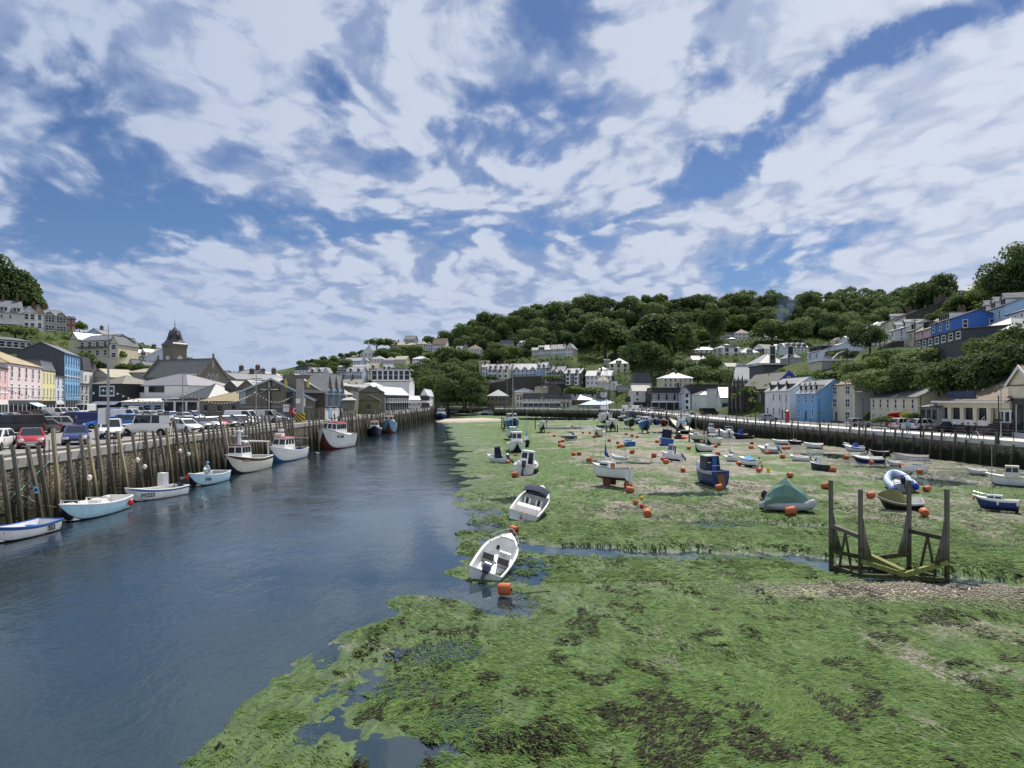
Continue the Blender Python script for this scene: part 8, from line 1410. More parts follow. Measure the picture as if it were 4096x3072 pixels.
m, t, out = newmat('hazard_stripes'); q = objc(t); sx = t.new('ShaderNodeSeparateXYZ', i_0=q); w = t.math('FRACT', t.math('MULTIPLY', t.math('ADD', sx.outputs[0], sx.outputs[2]), 1.7)); pbsdf(t, out, t.mix(t.math('GREATER_THAN', w, .55), (.6,.42,.04), (.02,.02,.02)), .7)
MB().lathe([(.78,0),(.78,1.3)], n=16).build('striped_base', m, root, True); b = MB(); b.box((-.6,0,h+.25), (4.2,.6,.5)); b.box((-.6,0,h+.56), (5.,.8,.12)); b.build('beam', OLDW, root)
for x in (-2.3, 1.3): MB().box((x,0,h-.6), (.35,.3,1.6)).build('hanging_strap', mat('strap_yellow', (.5,.42,.12), .8), root)
MB().box((-.1,-.66,h*.48), (.7,.1,.8)).build('notice', TRIMW, root)
def lamp(label, u, vb, vt, z, kind='street', m=GREYM, d=None, r=.06, name='street_lamp'):
    p = P(u, vb, z) if d is None else Vector((X(u,d), d, z)); h = Zv(vt, p.y)-z; root = thing(name, label, name.replace('_', ' '), p)
    MB().lathe([(r*1.8,-.3),(r*1.5,.5),(r,.7),(r*.8,h)], n=7).build('pole', m, root)
    if kind == 'street': b = MB(); b.tube([(0,0,h-.05),(.35,-.05,h+.12),(.9,-.1,h+.15)], .035, 5); b.build('arm', m, root); MB().box((1.15,-.12,h+.13), (.75,.28,.14)).build('lamp_head', PALECONC, root)
    if kind == 'basket': MB().lathe([(.1,h*.52-.32),(.42,h*.52-.1),(.45,h*.52)], n=9).build('flower_basket', LEAFD, root); MB().lathe([(r*1.6,h),(r*.4,h+.3)], n=6).build('finial', m, root)
    if kind == 'box': MB().box((-.38,-.05,h*.2+.85), (.55,.4,1.25)).build('control_box', TRIMW, root); b = MB(); b.tube([(0,0,h),(0,0,h+2.6)], .02, 4); b.build('aerial', BLACK, root)
    if kind == 'tee': b = MB(); b.box((0,0,h-.5), (1.6,.1,.12)); b.box((0,0,h-1.1), (1.3,.1,.1)); b.build('crossarm', m, root)
    return root
lamp('tall grey lamp pole with a white control box among the quay piles',433,1778,1432,QL,'box',r=.1); lamp('slim pole with a gull on its arm behind the white off road car',731,1722,1502,QL,'street'); lamp('tall slim pole before the cross gable',1025,1697,1500,QL,'tee',r=.07); lamp('black thin post beside the concrete pillar',1169,1687,1576,QL,'plain',BLACK); lamp('slim grey pole by the parked lorry',798,1716,1558,QL,'plain')
for i, (u, vb, vt, kd, mm, lb) in enumerate(((3126,1691,1580,'street',GREYM,'grey street lamp in front of the white dormered quay house'),(3144,1690,1606,'basket',BLACK,'black post with a flower basket before the white dormered quay house'),(3277,1703,1602,'basket',BLACK,'black post with a flower basket before the blue quay house'),(3405,1713,1570,'street',GREYM,'grey street lamp before the tall cream quay house'),(3452,1714,1598,'basket',BLACK,'black post by the cream public house'),(3683,1742,1595,'basket',BLACK,'black post with a flower basket in front of the grey extension'),(3994,1765,1592,'basket',BLACK,'black post with a flower basket before the restaurant door'),(4004,1748,1552,'street',GREYM,'grey street lamp at the corner of the restaurant'))):
    lamp(lb, u, vb, vt, 3.3, kd, mm)
for u, vb, vt, d, lb in ((3538,1390,1284,168,'telegraph pole in front of the white cottage'),(3659,1362,1272,150,'telegraph pole in front of the pink cottage'),(3316,1440,1364,186,'telegraph pole beside the pale blue gable'),(3393,1425,1362,196,'telegraph pole on the hedge bank')): lamp(lb, u, vb, vt, Zv(vb, d)-1, 'tee', OLDW, d, .11, 'telegraph_pole')
for u, vt, d, lb in ((1723,1585,420,'first lamp along the wooded riverside path, from the white shop'),(1755,1572,415,'second lamp along the wooded riverside path, from the white shop'),(1878,1570,408,'lamp on the riverside path near the warehouse')): lamp(lb, u, 0, vt, QF, 'street', GREYM, d, .09)
def festoon(label, a, b_, sag, n):
    a, b_ = Vector(a), Vector(b_); pt = lambda t: a.lerp(b_, t)-Vector((0,0,sag*4*t*(1-t))); r = thing('festoon_lights', label, 'string lights', a); b = MB(); b.tube([pt(i/24)-a for i in range(25)], .02, 3); b.build('cable', BLACK, r); b = MB()
    for i in range(n): q = pt((i+.5)/n)-a; b.ball(q-Vector((0,0,.1)), .09, 6, 4)
    tag(b.build('bulbs', PALECONC, r), kind='stuff')
fp = lambda u, v, d: (X(u,d), d, Zv(v,d))
festoon('string of white bulbs between the tall lamp pole and the rose pink house', fp(433,1550,53), fp(0,1545,70), 1., 14); festoon('string of white bulbs from the tall lamp pole towards the lorry', fp(433,1552,53), fp(731,1560,82), 1.2, 18); festoon('string of white bulbs across the cross gable', fp(731,1560,82), fp(1025,1565,98), 1.6, 24); festoon('string of white bulbs running to the black post', fp(1025,1568,98), fp(1169,1582,109), 1.2, 14)
def rope(label, pts, m, r=.025): q = [Vector(p) for p in pts]; o = MB().tube([p-q[0] for p in q], r, 5).build('mooring_rope', m); o.location = q[0]; tag(o, label, 'rope')
rp = lambda u, v, off=.5: (lambda d: (wx(d)+off, d, Zv(v, d)))((wx(45)+off)*F/(u-CX))
rope('pale green rope slung along the near piles', [rp(8,1990),rp(60,1955),rp(120,1900),rp(188,1843)], GROPE); rope('thin pale rope from the near piles to the pale blue open boat', [rp(5,1962),rp(90,1992),rp(150,2022),rp(205,2027,1.6)], ROPE); rope('coil of light blue rope hung on a near pile', [rp(112,1945,1.),rp(108,1960,1.),rp(118,1972,1.),rp(130,1968,1.),rp(124,1952,1.),rp(113,1947,1.)], BROPE, .04)
for i, (u, v) in enumerate(((361,1910),(581,1840),(614,1867),(775,1804),(814,1817))):
    q = rp(u, v, 1.1); o = MB().ball((0,0,0), .17, 10, 7, 0, (1,1,1.15)).build('fender', WFEN, None, True); o.location = q; tag(o, 'small round white fender hanging between the near piles', 'fender', 'white fenders on the near piles')
for i, y in enumerate((42.8, 51.5, 56.2, 62.)):
    b = MB(); x = wx(y)+.12; r = thing('wall_ladder', 'rusty iron ladder down the near quay wall', 'ladder', (x,y,0), 0, 'iron ladders on the near quay wall')
    for s in (-.2, .2): MB().tube([(0.15,s,-.6),(0.,s,QL),(0.,s,QL+.9),(-.35,s,QL+.9),(-.35,s,QL)], .03, 5).build('stile', mat('rusty_iron',(.09,.05,.035),.85,.4,6.), r)
    for k in range(15): z = k*.3; b.tube([(.14-.14*z/QL,-.2,z),(.14-.14*z/QL,.2,z)], .018, 4)
    b.build('rungs', MATS['rusty_iron'], r)
p = P(3580,1712,3.2); root = thing('recycling_bin', 'big red bin with its lid thrown open beside the white tall car', 'bin', p); b = MB(); b.loft([[(-.9,-.6,0),(.9,-.6,0),(.9,.6,0),(-.9,.6,0)],[(-1.05,-.7,1.5),(1.05,-.7,1.5),(1.05,.7,1.5),(-1.05,.7,1.5)]]); b.build('body', GEL('bin_red',(.5,.02,.015)), root); MB().prism([(-1.05,.7,1.55),(1.05,.7,1.55),(1.3,.2,2.4),(-.8,.2,2.2)], (0,.06,.08)).build('lid', MATS['gelcoat_bin_red'], root)
p = P(3149,1688,3.3); root = thing('post_box', 'red pillar box outside the white dormered quay house', 'post box', p); MB().lathe([(.42,0),(.42,.2),(.36,.25),(.36,2.0),(.42,2.05),(.4,2.15),(.1,2.3)], n=12).build('body', MATS['gelcoat_bin_red'], root, True); MB().box((0,-.37,1.7), (.3,.04,.07)).build('slot', BLACK, root)
p = P(3935,1732,3.2); root = thing('menu_board', 'dark blue standing board with white lettering by the restaurant', 'sign', p); MB().box((0,0,.95), (1.9,.12,1.9)).build('board', MATS['navy_board'], root); q = link('lettering', TXT['FOOD'], root); q.data.materials.append(TRIMW); q.scale = (.42,.42,.42); q.location = (0,-.08,1.15); q.rotation_euler = (pi/2,0,0)
p = P(4050,1722,3.2); root = thing('direction_sign', 'small white sign with a black bar on the roadside wall', 'sign', p); MB().box((0,0,1.3), (.75,.05,.5)).build('panel', TRIMW, root); MB().box((0,-.035,1.25), (.5,.02,.09)).build('arrow_bar', BLACK, root); MB().box((0,.03,.5), (.06,.06,1.1)).build('post', GREYM, root)
b = MB(); b.loft([[(67,66,2.6),(67.6,66,2.6),(67.6,66,4.5),(67,66,4.5)],[(61.5,79,2.6),(62.1,79,2.6),(62.1,79,4.5),(61.5,79,4.5)]]); o = b.build('roadside_wall', DSTONE); tag(o, 'low dark stone wall across the road from the walkers', 'wall')
for i, u in enumerate((2470, 2490)):
    p = at(u, 1632, 312); r = thing('parasol', ('white parasol beside the glazed cafe','cream parasol at the end of the glazed cafe')[i], 'parasol', (p.x,p.y,3.8)); MB().lathe([(.06,0),(.06,2.6)], n=6).build('pole', GREYM, r); MB().lathe([(2.,2.4),(.1,3.2)], n=8).build('canopy', TRIMW if i == 0 else GCREAM, r)
CLB = mat('cloth_black', (.015,.015,.018), .9, .2); CLN = mat('cloth_navy', (.02,.03,.07), .9, .2); CLS = mat('cloth_sky_blue', (.25,.42,.66), .9, .12); CLY = mat('cloth_yellow', (.6,.5,.22), .9, .12); CLG = mat('cloth_grey', (.12,.12,.13), .9, .2); CLW = mat('cloth_white', (.72,.72,.7), .9, .1); CLD = mat('cloth_denim', (.06,.09,.17), .9, .2); HAIRB = mat('brown_hair', (.06,.035,.02), .7, .3); HAIRG = mat('grey_hair', (.4,.39,.37), .7, .2)
def onq(u, v): y = dep(v, 3.2); return Vector((X(u, y), y, rwz(y)))
person('person in black walking along the promenade wearing a white cap', onq(3813,1750), 95, 'walk', CLB, CLN, HAIRB, CLW); person('person in black with a pale shoulder patch, middle one of three walkers', onq(3871,1753), 88, 'walk2', CLB, CLB, HAIRB, CLG); person('person in black taking a long stride, last of three walkers', onq(3898,1754), 92, 'walk', CLB, CLG, HAIRB)
person('person in a blue shirt leaning by the promenade railing', onq(3630,1736), 200, 'stand', CLS, CLG, HAIRG)
q = P(3048,1890,.1); person('person in a yellow shirt bending at the tarpaulin wrapped yacht', (q.x,q.y,float(mudz(np.array([q.x]),np.array([q.y]))[0])), -60, 'reach', CLY, CLG, HAIRB, s=.92)
person('man in a light blue shirt and blue cap standing in the pale blue boat', (-27.7,61.9,.08), 120, 'stand', CLS, CLG, HAIRG, CLS, 1.05)
q = P(300,1724,QL); person('person in a navy jumper beside the navy blue van', (q.x,q.y,QL-.03), 90, 'stand', CLN, CLD, HAIRB)
q = at(1882,1622,402); person('distant walker on the wooded riverside path', (q.x,q.y,QF+.1), 90, 'walk', CLD, CLG, HAIRB)
def gull(label, x, y, z, yaw): 
    r = thing('gull', label, 'gull', (x,y,z), rad(yaw)); b = MB(); b.loft([[(w*.5*cos(a*pi/4), yy, h+w*.55*sin(a*pi/4)) for a in range(8)] for yy, w, h in ((-.26,.03,.2),(-.12,.14,.19),(.04,.19,.2),(.14,.13,.24),(.18,.09,.3),(.22,.1,.34),(.27,.06,.34),(.33,.01,.33))]); b.tube([(.03,0,.12),(.03,.01,0)], .012, 4); b.tube([(-.03,0,.12),(-.03,.01,0)], .012, 4); b.build('body', CLW, r, True)
    b = MB()
    for s in (-1, 1): b.prism([(s*.09,.1,.26),(s*.11,-.3,.2),(s*.08,-.1,.15)], (s*.015,0,0))
    b.build('wings', GREYM, r)
for i, (u, v) in enumerate(((1194,1822),(1271,1817))): p = P(u, v, .0); gull(('white gull floating below the large fishing boat','second white gull floating below the large fishing boat')[i], p.x, p.y, -.06, 40+i*90)
for i, (u, v) in enumerate(((2282,1690),(2312,1702),(2336,1703),(1968,1692))): p = P(u, v, .15); gull('white gull standing on the far mud', p.x, p.y, float(mudz(np.array([p.x]),np.array([p.y]))[0]), i*70), 
for o in bpy.data.objects:
    if o.name.startswith('gull') and o.get('label') == 'white gull standing on the far mud': o['group'] = 'gulls on the far mud'
m, t, out = newmat('bonfire_smoke'); q = objc(t); s = t.new('ShaderNodeSeparateXYZ', i_0=q)
n = t.noise(t.map(q, (1,1,.55)), .09, 4, .6, .6); cx_ = t.math('MULTIPLY', s.outputs[2], .42); dx_ = t.math('SUBTRACT', s.outputs[0], cx_); rr_ = t.math('DIVIDE', t.math('SQRT', t.math('ADD', t.math('MULTIPLY', dx_, dx_), t.math('MULTIPLY', s.outputs[1], s.outputs[1]))), t.math('ADD', 2.5, t.math('MULTIPLY', s.outputs[2], .36)))
fade = t.math('MULTIPLY', t.math('MULTIPLY', t.rng(s.outputs[2], 0, 22, 1., .35), t.rng(s.outputs[2], 16, 31, 1, 0)), t.rng(rr_, .2, 1., 1, 0))
vv = t.new('ShaderNodeVolumePrincipled'); vv.inputs['Color'].default_value = (.42,.6,.9,1); t.set(vv.inputs['Density'], t.math('MULTIPLY', t.math('MULTIPLY', t.rng(n, .36, .66), fade), .13)); t.l.new(vv.outputs[0], out.inputs['Volume'])
d = 470.; b = MB(); R = []
for u, v, r in ((3104,1330,4),(3112,1300,8),(3124,1268,12),(3137,1235,15),(3150,1190,18)):
    c = at(u, v, d); R.append([Vector((c.x-X(3104,d)+r*cos(a*pi/6), r*sin(a*pi/6), c.z-Zv(1325,d))) for a in range(12)])
b.loft(R); o = b.build('smoke', m); o.location = (X(3104,d), d, Zv(1325,d)); tag(o, 'thin blue bonfire smoke drifting up from the hillside wood', 'smoke', kind='stuff')
rs = np.random.RandomState(11)
def leafcloud(cent, rad_, n, size, flat=.8, up=.35):
    """n leaf clumps (bent quads) over the surfaces of overlapping lobes; returns verts, faces"""
    k = rs.randint(0, len(cent), n); d = rs.normal(size=(n,3)); d /= np.linalg.norm(d, axis=1)[:,None]; d[:,2] = np.where(d[:,2] < -.55, -d[:,2], d[:,2])
    p = cent[k]+d*rad_[k][:,None]*np.array([1,1,flat])*rs.uniform(.72, 1.08, n)[:,None]
    nn = d+rs.normal(size=(n,3))*.55+np.array([0,0,up]); nn /= np.linalg.norm(nn, axis=1)[:,None]
    a = np.cross(nn, rs.normal(size=(n,3))); a /= np.linalg.norm(a, axis=1)[:,None]; b = np.cross(nn, a); s = size*rs.uniform(.6, 1.35, n)[:,None]
    q = np.stack([p-a*s-b*s*.7, p+a*s-b*s*.55, p+a*s*.8+b*s*.75+nn*s*.3, p-a*s*.9+b*s*.6+nn*s*.2], 1); return q.reshape(-1,3), np.arange(n*4).reshape(n,4)
def crownmesh(name, nl, n, size, h=1., wd=1., m=LEAF, z0=.35):
    t = rs.rand(nl)*2*pi; r = np.sqrt(rs.rand(nl))*.5*wd; z = z0+rs.rand(nl)*.5*h; c = np.stack([r*np.cos(t), r*np.sin(t), z], 1); c[0] = (0,0,z0+.42*h); R = rs.uniform(.24, .42, nl)*(1-.25*(z-z0)/h); R[0] = .42
    v, f = leafcloud(c, R, n, size); return npmesh(name, v, f, m, False)
def trunkmesh():
    b = MB(); b.tube([(0,0,-.25),(0,0,.05),(.02,.01,.35),(0,.02,.6)], [.05,.04,.028,.015], 6)
    for a in range(4): b.tube([(0,0,.22+.06*a),(.16*cos(a*1.7),.16*sin(a*1.7),.45+.05*a),(.3*cos(a*1.7),.3*sin(a*1.7),.62+.05*a)], [.02,.014,.006], 5)
    return b.mesh('trunk', BARK, True)
TRK = trunkmesh(); VAR = []
for m_, k in ((LEAF,4),(LEAFD,3),(LEAFL,2)):
    for i in range(k): VAR.append((m_, crownmesh('crown', 12+i*2, 3400, .036, .85+.2*(i % 2), 1., m_)))
FINE = [(m_, crownmesh('crown', 16, 8000, .022, .9, 1.05, m_)) for m_ in (LEAF, LEAFD, LEAFD, LEAFL)]
BUSH = [(m_, crownmesh('foliage', 7, 900, .06, .35, 1.2, m_, .2)) for m_ in (LEAF, LEAF, LEAFL, LEAFD)]; YB = crownmesh('foliage', 7, 900, .06, .35, 1.2, LEAFY, .2); PB = crownmesh('foliage', 7, 900, .06, .35, 1.2, LEAFP, .2)
PINE = crownmesh('crown', 9, 1500, .05, .25, 1.5, LEAFD, .72)
def plant(name, label, cat, loc, h, w, mesh, group=None, trunk=True):
    r = thing(name, label, cat, loc, rnd.uniform(0, 6.28), group); r.scale = (w, w, h)
    if trunk: link('trunk', TRK, r); link('crown', mesh, r)
    else: link('foliage', mesh, r); b = link('stem', STEM, r)
    return r
STEM = MB().tube([(0,0,-.3),(0,0,.3)], [.05,.03], 5).mesh('stem', BARK)
DS = np.arange(90, 860, 3.)
def ground_at(u, v):
    z = CZ+(HY-v)/F*DS; g = gz((u-CX)/F*DS, DS); h = np.nonzero(g > z)[0]
    return DS[h[0]] if len(h) else None
for k in HS: k['box'] = (min(k['u0'], k['u1'])-6, max(k['u0'], k['u1'])+6, k['ve']-30, HY-(k['zb']-CZ)/k['d0']*F-6, min(k['d0'], k['d1']))
def clear(u, v, d, hw, hh):
    x = X(u, d)
    for k in HS:
        q = k['mid']
        if abs(q.x-x) < k['w']/2+4 and abs(q.y-d) < 9: return False
        a, b_, t_, bt, kd = k['box']
        if kd > d-3 and u+hw*.75 > a and u-hw*.75 < b_ and v-hh*.92 < bt-4 and v > t_: return False
    return True
poly_wood = [(1700,1620),(1640,1470),(1560,1425),(1680,1400),(1790,1395),(1860,1335),(1950,1300),(2200,1255),(2450,1238),(2800,1240),(3250,1228),(3500,1215),(3760,1195),(3900,1200),(3900,1262),(3700,1290),(3560,1300),(3440,1370),(3260,1372),(3120,1370),(3080,1345),(2880,1350),(2850,1372),(2780,1400),(2640,1470),(2560,1478),(2440,1430),(2330,1400),(2140,1428),(2100,1440),(1900,1500),(1860,1560),(1960,1600),(1930,1630)]
pw_ = [(a, b_) for a, b_ in poly_wood]
cand = []
for v in np.arange(1205, 1632, 15.):
    for u in np.arange(1560, 3920, 33.):
        cand.append((u+rnd.uniform(-15, 15)+(16 if int(v/15) % 2 else 0), v+rnd.uniform(-6, 6)))
nT = 0; inw = inpoly(np.array([c[0] for c in cand]), np.array([c[1] for c in cand]), pw_)
TL = []
for (u, v), ok in zip(cand, inw):
    if not ok: continue
    d = ground_at(u, v)
    if d is None or d > 800: continue
    TL.append((u, v, d))
rnd.shuffle(TL); TL.sort(key=lambda q: q[2])
placed = []; extra = []
for u, v, d in TL:
    x = X(u, d); h = rnd.uniform(9.5, 15)*(1.1 if d > 430 else .9); w = h*rnd.uniform(.8, 1.05)
    if any((x-a)**2+(d-b_)**2 < (.31*(w+c))**2 for a, b_, c in placed[-140:]): continue
    if not clear(u, v, d, w*.5*F/d, h*F/d):
        h *= .45; w *= .5
        if not clear(u, v, d, w*.5*F/d, h*F/d): continue
    placed.append((x, d, w))
    if nT < 228:
        m_, c = VAR[rnd.choice((0,0,1,2,3,4,5,6,7))] if d > 380 else VAR[rnd.choice((0,1,2,3,4,4,5,6,6))]
        plant('broadleaf_tree', 'broadleaf tree crowded into the dense wood on the hill', 'tree', (x, d, gz1(x, d)-.4), h, w, c, 'trees of the hillside wood'); nT += 1
    else: extra.append((x, d, h, w))
def mass(name, pts, m, n, size, label, flat=.8):
    c = np.array([(x, y, gz1(x, y)+h*.62) for x, y, h, w in pts]); R = np.array([w*.42 for x, y, h, w in pts]); V, Fc = leafcloud(c, R, n, size, flat); o = link(name, npmesh(name, V, Fc, m, False)); tag(o, label, name.replace('_', ' '), kind='stuff')
if extra: mass('distant_wood', extra, LEAF, 320*len(extra), .75, 'far part of the wood along the top of the hill', 1.)
ng = 15000; u_ = rs.uniform(1150, 4250, ng); y_ = 95+rs.rand(ng)**.8*480; x_ = (u_-CX)/F*y_; keep = (segdist(x_, y_, RW) > 15) & ~inpoly(x_, y_, HARB) & (gz(x_, y_) > 6.5)
hx = np.array([(k['mid'].x, k['mid'].y, max(k['w']/2, 4)+3) for k in HS])
keep &= (((x_[:,None]-hx[None,:,0])**2+(y_[:,None]-hx[None,:,1])**2) > hx[None,:,2]**2).all(1)
x_, y_ = x_[keep], y_[keep]; lx = rs.uniform(-330, -95, 2500); ly = rs.uniform(195, 330, 2500); kk = (gz(lx, ly) > 8) & (((lx[:,None]-hx[None,:,0])**2+(ly[:,None]-hx[None,:,1])**2) > hx[None,:,2]**2).all(1); x_ = np.r_[x_, lx[kk]]; y_ = np.r_[y_, ly[kk]]
zg = gz(x_, y_); hh = rs.uniform(.5, 1.7, len(x_))*np.clip(fbm(x_*.08, y_*.08, 3)*2.2-.2, .25, 1.5)
V, Fc = leafcloud(np.stack([x_, y_, zg+hh*.25], 1), hh*1.3, 14*len(x_), .34, .75); sel = rs.rand(len(Fc)) < .5; Vq = V.reshape(-1,4,3)
for nm_, m_, q in (('scrub', LEAF, sel), ('garden_shrubs', LEAFL, ~sel)):
    vv = Vq[q].reshape(-1,3); o = link(nm_, npmesh(nm_, vv, np.arange(len(vv)).reshape(-1,4), m_, False)); tag(o, 'low scrub covering the hillside between houses and trees' if nm_ == 'scrub' else 'bright garden shrubs scattered over the slopes', 'undergrowth', kind='stuff')
for i in range(400):
    u, v = rnd.uniform(1185, 1640), rnd.uniform(1395, 1505); d = ground_at(u, v)
    if d is None or d < 380: continue
    h = rnd.uniform(4, 8)
    if clear(u, v, d, h*.45*F/d, h*F/d) and nT < 256: plant('broadleaf_tree', 'small garden tree among the white houses of the far hillside', 'tree', (X(u, d), d, gz1(X(u, d), d)-.3), h, h*1.1, VAR[rnd.randrange(9)][1], 'garden trees of the far hillside'); nT += 1
def tree_at(label, u, vb, hpx, wpx, d, mesh=None, name='broadleaf_tree', cat='tree', group=None, bush=False):
    k = d/F; plant(name, label, cat, (X(u, d), d, Zv(vb, d)-.3), hpx*k*(1 if not bush else 1.25), wpx*k*(1. if not bush else .9), mesh, group, not bush)
big = [(4080,1235,200,190,150,1,'tall dark tree filling the upper right corner'),(4190,1220,260,200,146,2,'dark tree at the right picture edge beside the tall corner tree'),(4010,1215,120,130,158,0,'smaller tree leaning out left of the tall corner tree'),(3940,1220,90,100,165,3,'pale green tree below the skyline house'),
 (3850,1265,95,110,170,1,'round dark tree behind the strong blue house'),(3905,1235,80,90,190,2,'dark tree above the light blue house with three dormers'),(3790,1290,60,110,172,3,'yellow green garden tree behind the strong blue house'),
 (4060,1640,270,260,92,1,'great dark bushy tree behind the restaurant roof, nearest the edge'),(3935,1640,235,250,96,2,'great dark bushy tree behind the restaurant roof, middle one'),(3800,1625,190,220,100,1,'dark tree between the restaurant and the white pyramid roof'),(3990,1530,190,200,106,0,'leafy tree crown below the white pyramid roofed house'),(4090,1510,215,190,104,2,'tree hiding the corner of the white pyramid roofed house'),
 (3680,1600,150,190,112,0,'bushy tree behind the public house chimneys'),(3590,1590,120,170,118,3,'bushy tree behind the public house ridge'),(3500,1585,110,160,124,0,'bushy tree behind the tall cream quay house'),(3560,1500,105,150,134,3,'light green tree below the glazed bungalow terrace'),(3700,1500,110,170,128,0,'leafy tree under the middle of the glazed bungalow'),(3810,1505,120,170,122,1,'leafy tree under the upper end of the glazed bungalow'),
 (3480,1410,115,110,160,1,'dark round tree at the foot of the steep street'),(3440,1520,80,110,150,0,'tree on the bank above the tall cream quay house'),(3390,1540,70,100,160,3,'bush like tree above the sky blue quay house'),(3520,1375,60,50,166,3,'small pointed evergreen before the white cottage'),
 (2605,1500,130,110,352,6,'big dark round tree above the roof with ten sash windows'),(2660,1490,70,60,340,4,'clipped round dark tree by the hillside vans'),(2850,1500,80,80,325,0,'tree beside the cream three storey house'),(2790,1545,75,90,305,1,'tree in the gully beside the bright white roof'),(2880,1548,75,95,300,2,'tree in the gully before the low white bungalow'),(2945,1550,60,80,285,3,'pale tree behind the dark mansard house'),(2735,1500,60,80,335,0,'tree below the cream three storey house'),
 (2630,1410,150,190,400,4,'largest dark tree in the middle of the wood'),(2420,1400,115,140,430,5,'broad dark tree right of the long hillside terrace'),(2845,1350,110,75,440,6,'tall dark tree left of the topmost row'),(3090,1370,90,120,440,0,'broad tree at the end of the topmost row'),
 (10,1255,190,170,262,4,'tall dark tree in the upper left corner'),(70,1260,160,130,268,5,'dark tree stepping down from the corner tree'),(115,1262,110,100,272,4,'dark tree above the white house with the brown hip roof'),(-60,1240,220,160,258,6,'dark tree at the left picture edge'),
 (1382,1478,42,44,440,0,'lone tree on the skyline of the far village'),(1640,1590,70,110,395,2,'dark tree at the water end of the wooded slope'),(1700,1625,95,130,390,6,'dark tree overhanging the riverside path'),(1790,1628,95,150,372,5,'dark tree over the riverside path, near the warehouse'),(1860,1625,90,140,352,4,'dark tree beside the grey roofed warehouse'),(1830,1575,70,120,368,7,'bright green tree on the slope above the warehouse'),(1905,1560,60,90,356,0,'bush like tree below the battlemented tower house')]
for u, v, hp_, wp, d, i, lb in big:
    fm = FINE[(0,1,2,3)[i % 4]][1] if d < 200 else VAR[i % 9][1]; tree_at(lb, u, v, hp_, wp, d, fm)
tree_at('umbrella shaped pine standing against the sky on the far hillside', 1508, 1402, 44, 74, 512, PINE, 'pine_tree')
bsh = [(60,1335,45,110,225,2,'long bright hedge below the big white house'),(100,1340,40,60,222,0,'dark bush at the end of the long bright hedge'),(345,1465,70,80,205,0,'large leafy bush beside the tall blue house'),(325,1440,40,60,208,2,'bright bush under the twin gabled house'),(395,1475,40,44,214,3,'dark bush below the cream gable wing'),(483,1430,40,40,222,0,'round bush beside the cream gable wing'),(490,1478,34,40,216,3,'first dark clipped bush above the tan roof'),(520,1479,34,44,215,2,'second bush above the tan roof, lighter one'),(556,1480,36,56,214,3,'dark clipped bush nearest the church'),(318,1320,45,44,270,2,'pale flowering bush beside the brick gables'),
 (1465,1455,14,22,492,-1,'purple bush near the grey flat block of the far hill'),(3545,1686,34,92,103,3,'clipped dark hedge beside the red bin'),(3625,1668,32,42,100,-2,'bright yellow green bush before the public house'),(3660,1672,36,40,99,3,'dark bush against the public house wall'),(3370,1425,40,90,190,2,'bright hedge on the bank below the steep street'),(3230,1505,22,50,172,2,'bright bush beside the flat roofed annexe'),(3330,1510,30,90,160,0,'long dark hedge at the foot of the curving wall'),(2300,1570,34,90,312,2,'bright green bush below the white pair'),(2370,1572,32,100,310,0,'bushy bank below the white pair'),(2200,1520,26,60,340,0,'dark bush in the gap below the half timbered house'),(1960,1520,26,50,356,3,'round dark bush below the white dormered terrace'),(2520,1610,34,60,280,3,'dark bush beside the quoined house'),(3020,1660,44,90,182,0,'bushy bank between the stone chapel and the white dormered house')]
for u, v, hp_, wp, d, i, lb in bsh: tree_at(lb, u, v, hp_, wp, d, PB if i == -1 else (YB if i == -2 else BUSH[i][1]), 'bush', 'bush', None, True)
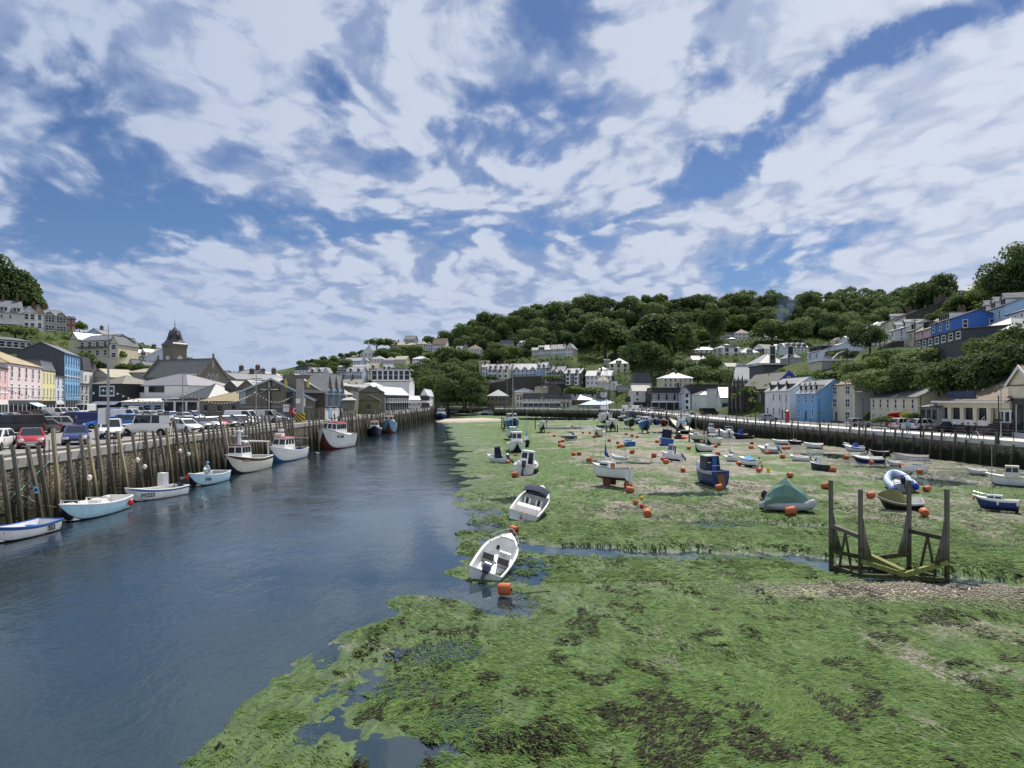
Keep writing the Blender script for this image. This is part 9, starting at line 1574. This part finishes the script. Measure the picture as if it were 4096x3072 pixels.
def strands(n, y0, y1, L, w, m, name, label, dark=False, pw=1.6):
    y = y0+(y1-y0)*rs.rand(n)**pw; x = (rs.rand(n)*2-1)*(y*.78+2); z = mudz(x, y); cov = fbm(x*.9+5, y*.55+2, 4)
    if dark: cl = fbm(x*1.6+31, y*1.0+13, 4); k = (cl > .632) & (z > .02)
    else: k = (z > .025) & (segdist(x, y, STREAM) > np.where(x > 12, 1.35, .9)) & ((cov > .4) | (rs.rand(n) < .35)) & ~((np.abs(x-18.5) < 9) & (np.abs(y-25.5+(x-17)*.12) < 1.1) & (rs.rand(n) < .85))
    edge = segdist(x, y, SH) < 2.2
    k |= (edge & (z > -.05) & (rs.rand(n) < .12) & (not dark)); x, y, z = x[k], y[k], z[k]; n = len(x)
    a = rad(-28)+(fbm(x*.3, y*.3, 2)-.5)*3.2+rs.normal(size=n)*.5; l = L*rs.uniform(.5, 1.5, n); ww = w*rs.uniform(.6, 1.5, n); dx, dy = np.cos(a), np.sin(a); px_, py_ = -dy, dx; h = l*rs.uniform(.05, .5 if dark else (.3 if L < .2 else .16), n)
    A = np.stack([x-px_*ww, y-py_*ww, z+.004], 1); B_ = np.stack([x+px_*ww, y+py_*ww, z+.004], 1); C_ = np.stack([x+dx*l+px_*ww*.4, y+dy*l+py_*ww*.4, z+h], 1); D = np.stack([x+dx*l-px_*ww*.4, y+dy*l-py_*ww*.4, z+h], 1)
    V = np.stack([A, B_, C_, D], 1).reshape(-1,3); o = link(name, npmesh(name, V, np.arange(n*4).reshape(n,4), m, False)); tag(o, label, 'seaweed', kind='stuff')
WEED = foliage('green_weed', (.018,.04,.01), (.078,.138,.032), (.22,.28,.08), 4., .12); WRACK = foliage('brown_wrack', (.006,.0048,.0038), (.015,.011,.008), (.036,.028,.02), 5., .05)
strands(330000, 9, 48, .14, .013, WEED, 'green_seaweed', 'green weed strands combed flat over the near mud', False, 1.9); strands(170000, 28, 130, .26, .032, WEED, 'green_seaweed', 'green weed tufts over the farther mud', False, 1.5)
strands(260000, 9, 60, .15, .022, WRACK, 'brown_wrack', 'dark brown wrack clumps scattered over the green weed', True, 1.7)
n = 6000; x = rs.normal(18.5, 5., n); y = rs.normal(25.4, .75, n)-(x-17)*.12; k = (np.abs(x) < y*.8); x, y = x[k], y[k]; z = mudz(x, y); n = len(x); s = rs.uniform(.015, .06, n)[:,None]; c = np.stack([x, y, z], 1); o8 = np.array([(-1,-1,-.6),(1,-.9,-.6),(.9,1,-.6),(-1,.8,-.6),(-.6,-.7,.6),(.7,-.5,.7),(.5,.6,.5),(-.6,.6,.7)])
V = (c[:,None,:]+o8[None]*s[:,:,None]).reshape(-1,3); fq = np.array([(4,5,6,7),(0,1,5,4),(1,2,6,5),(2,3,7,6),(3,0,4,7)]); Fq = (np.arange(n)[:,None,None]*8+fq[None]).reshape(-1,4)
tag(link('shingle', npmesh('shingle', V, Fq, mat('shingle_stone', (.3,.26,.2), .8, .5, 9.), False)), 'pale shingle stones on the bank before the timber cradle', 'shingle', kind='stuff')
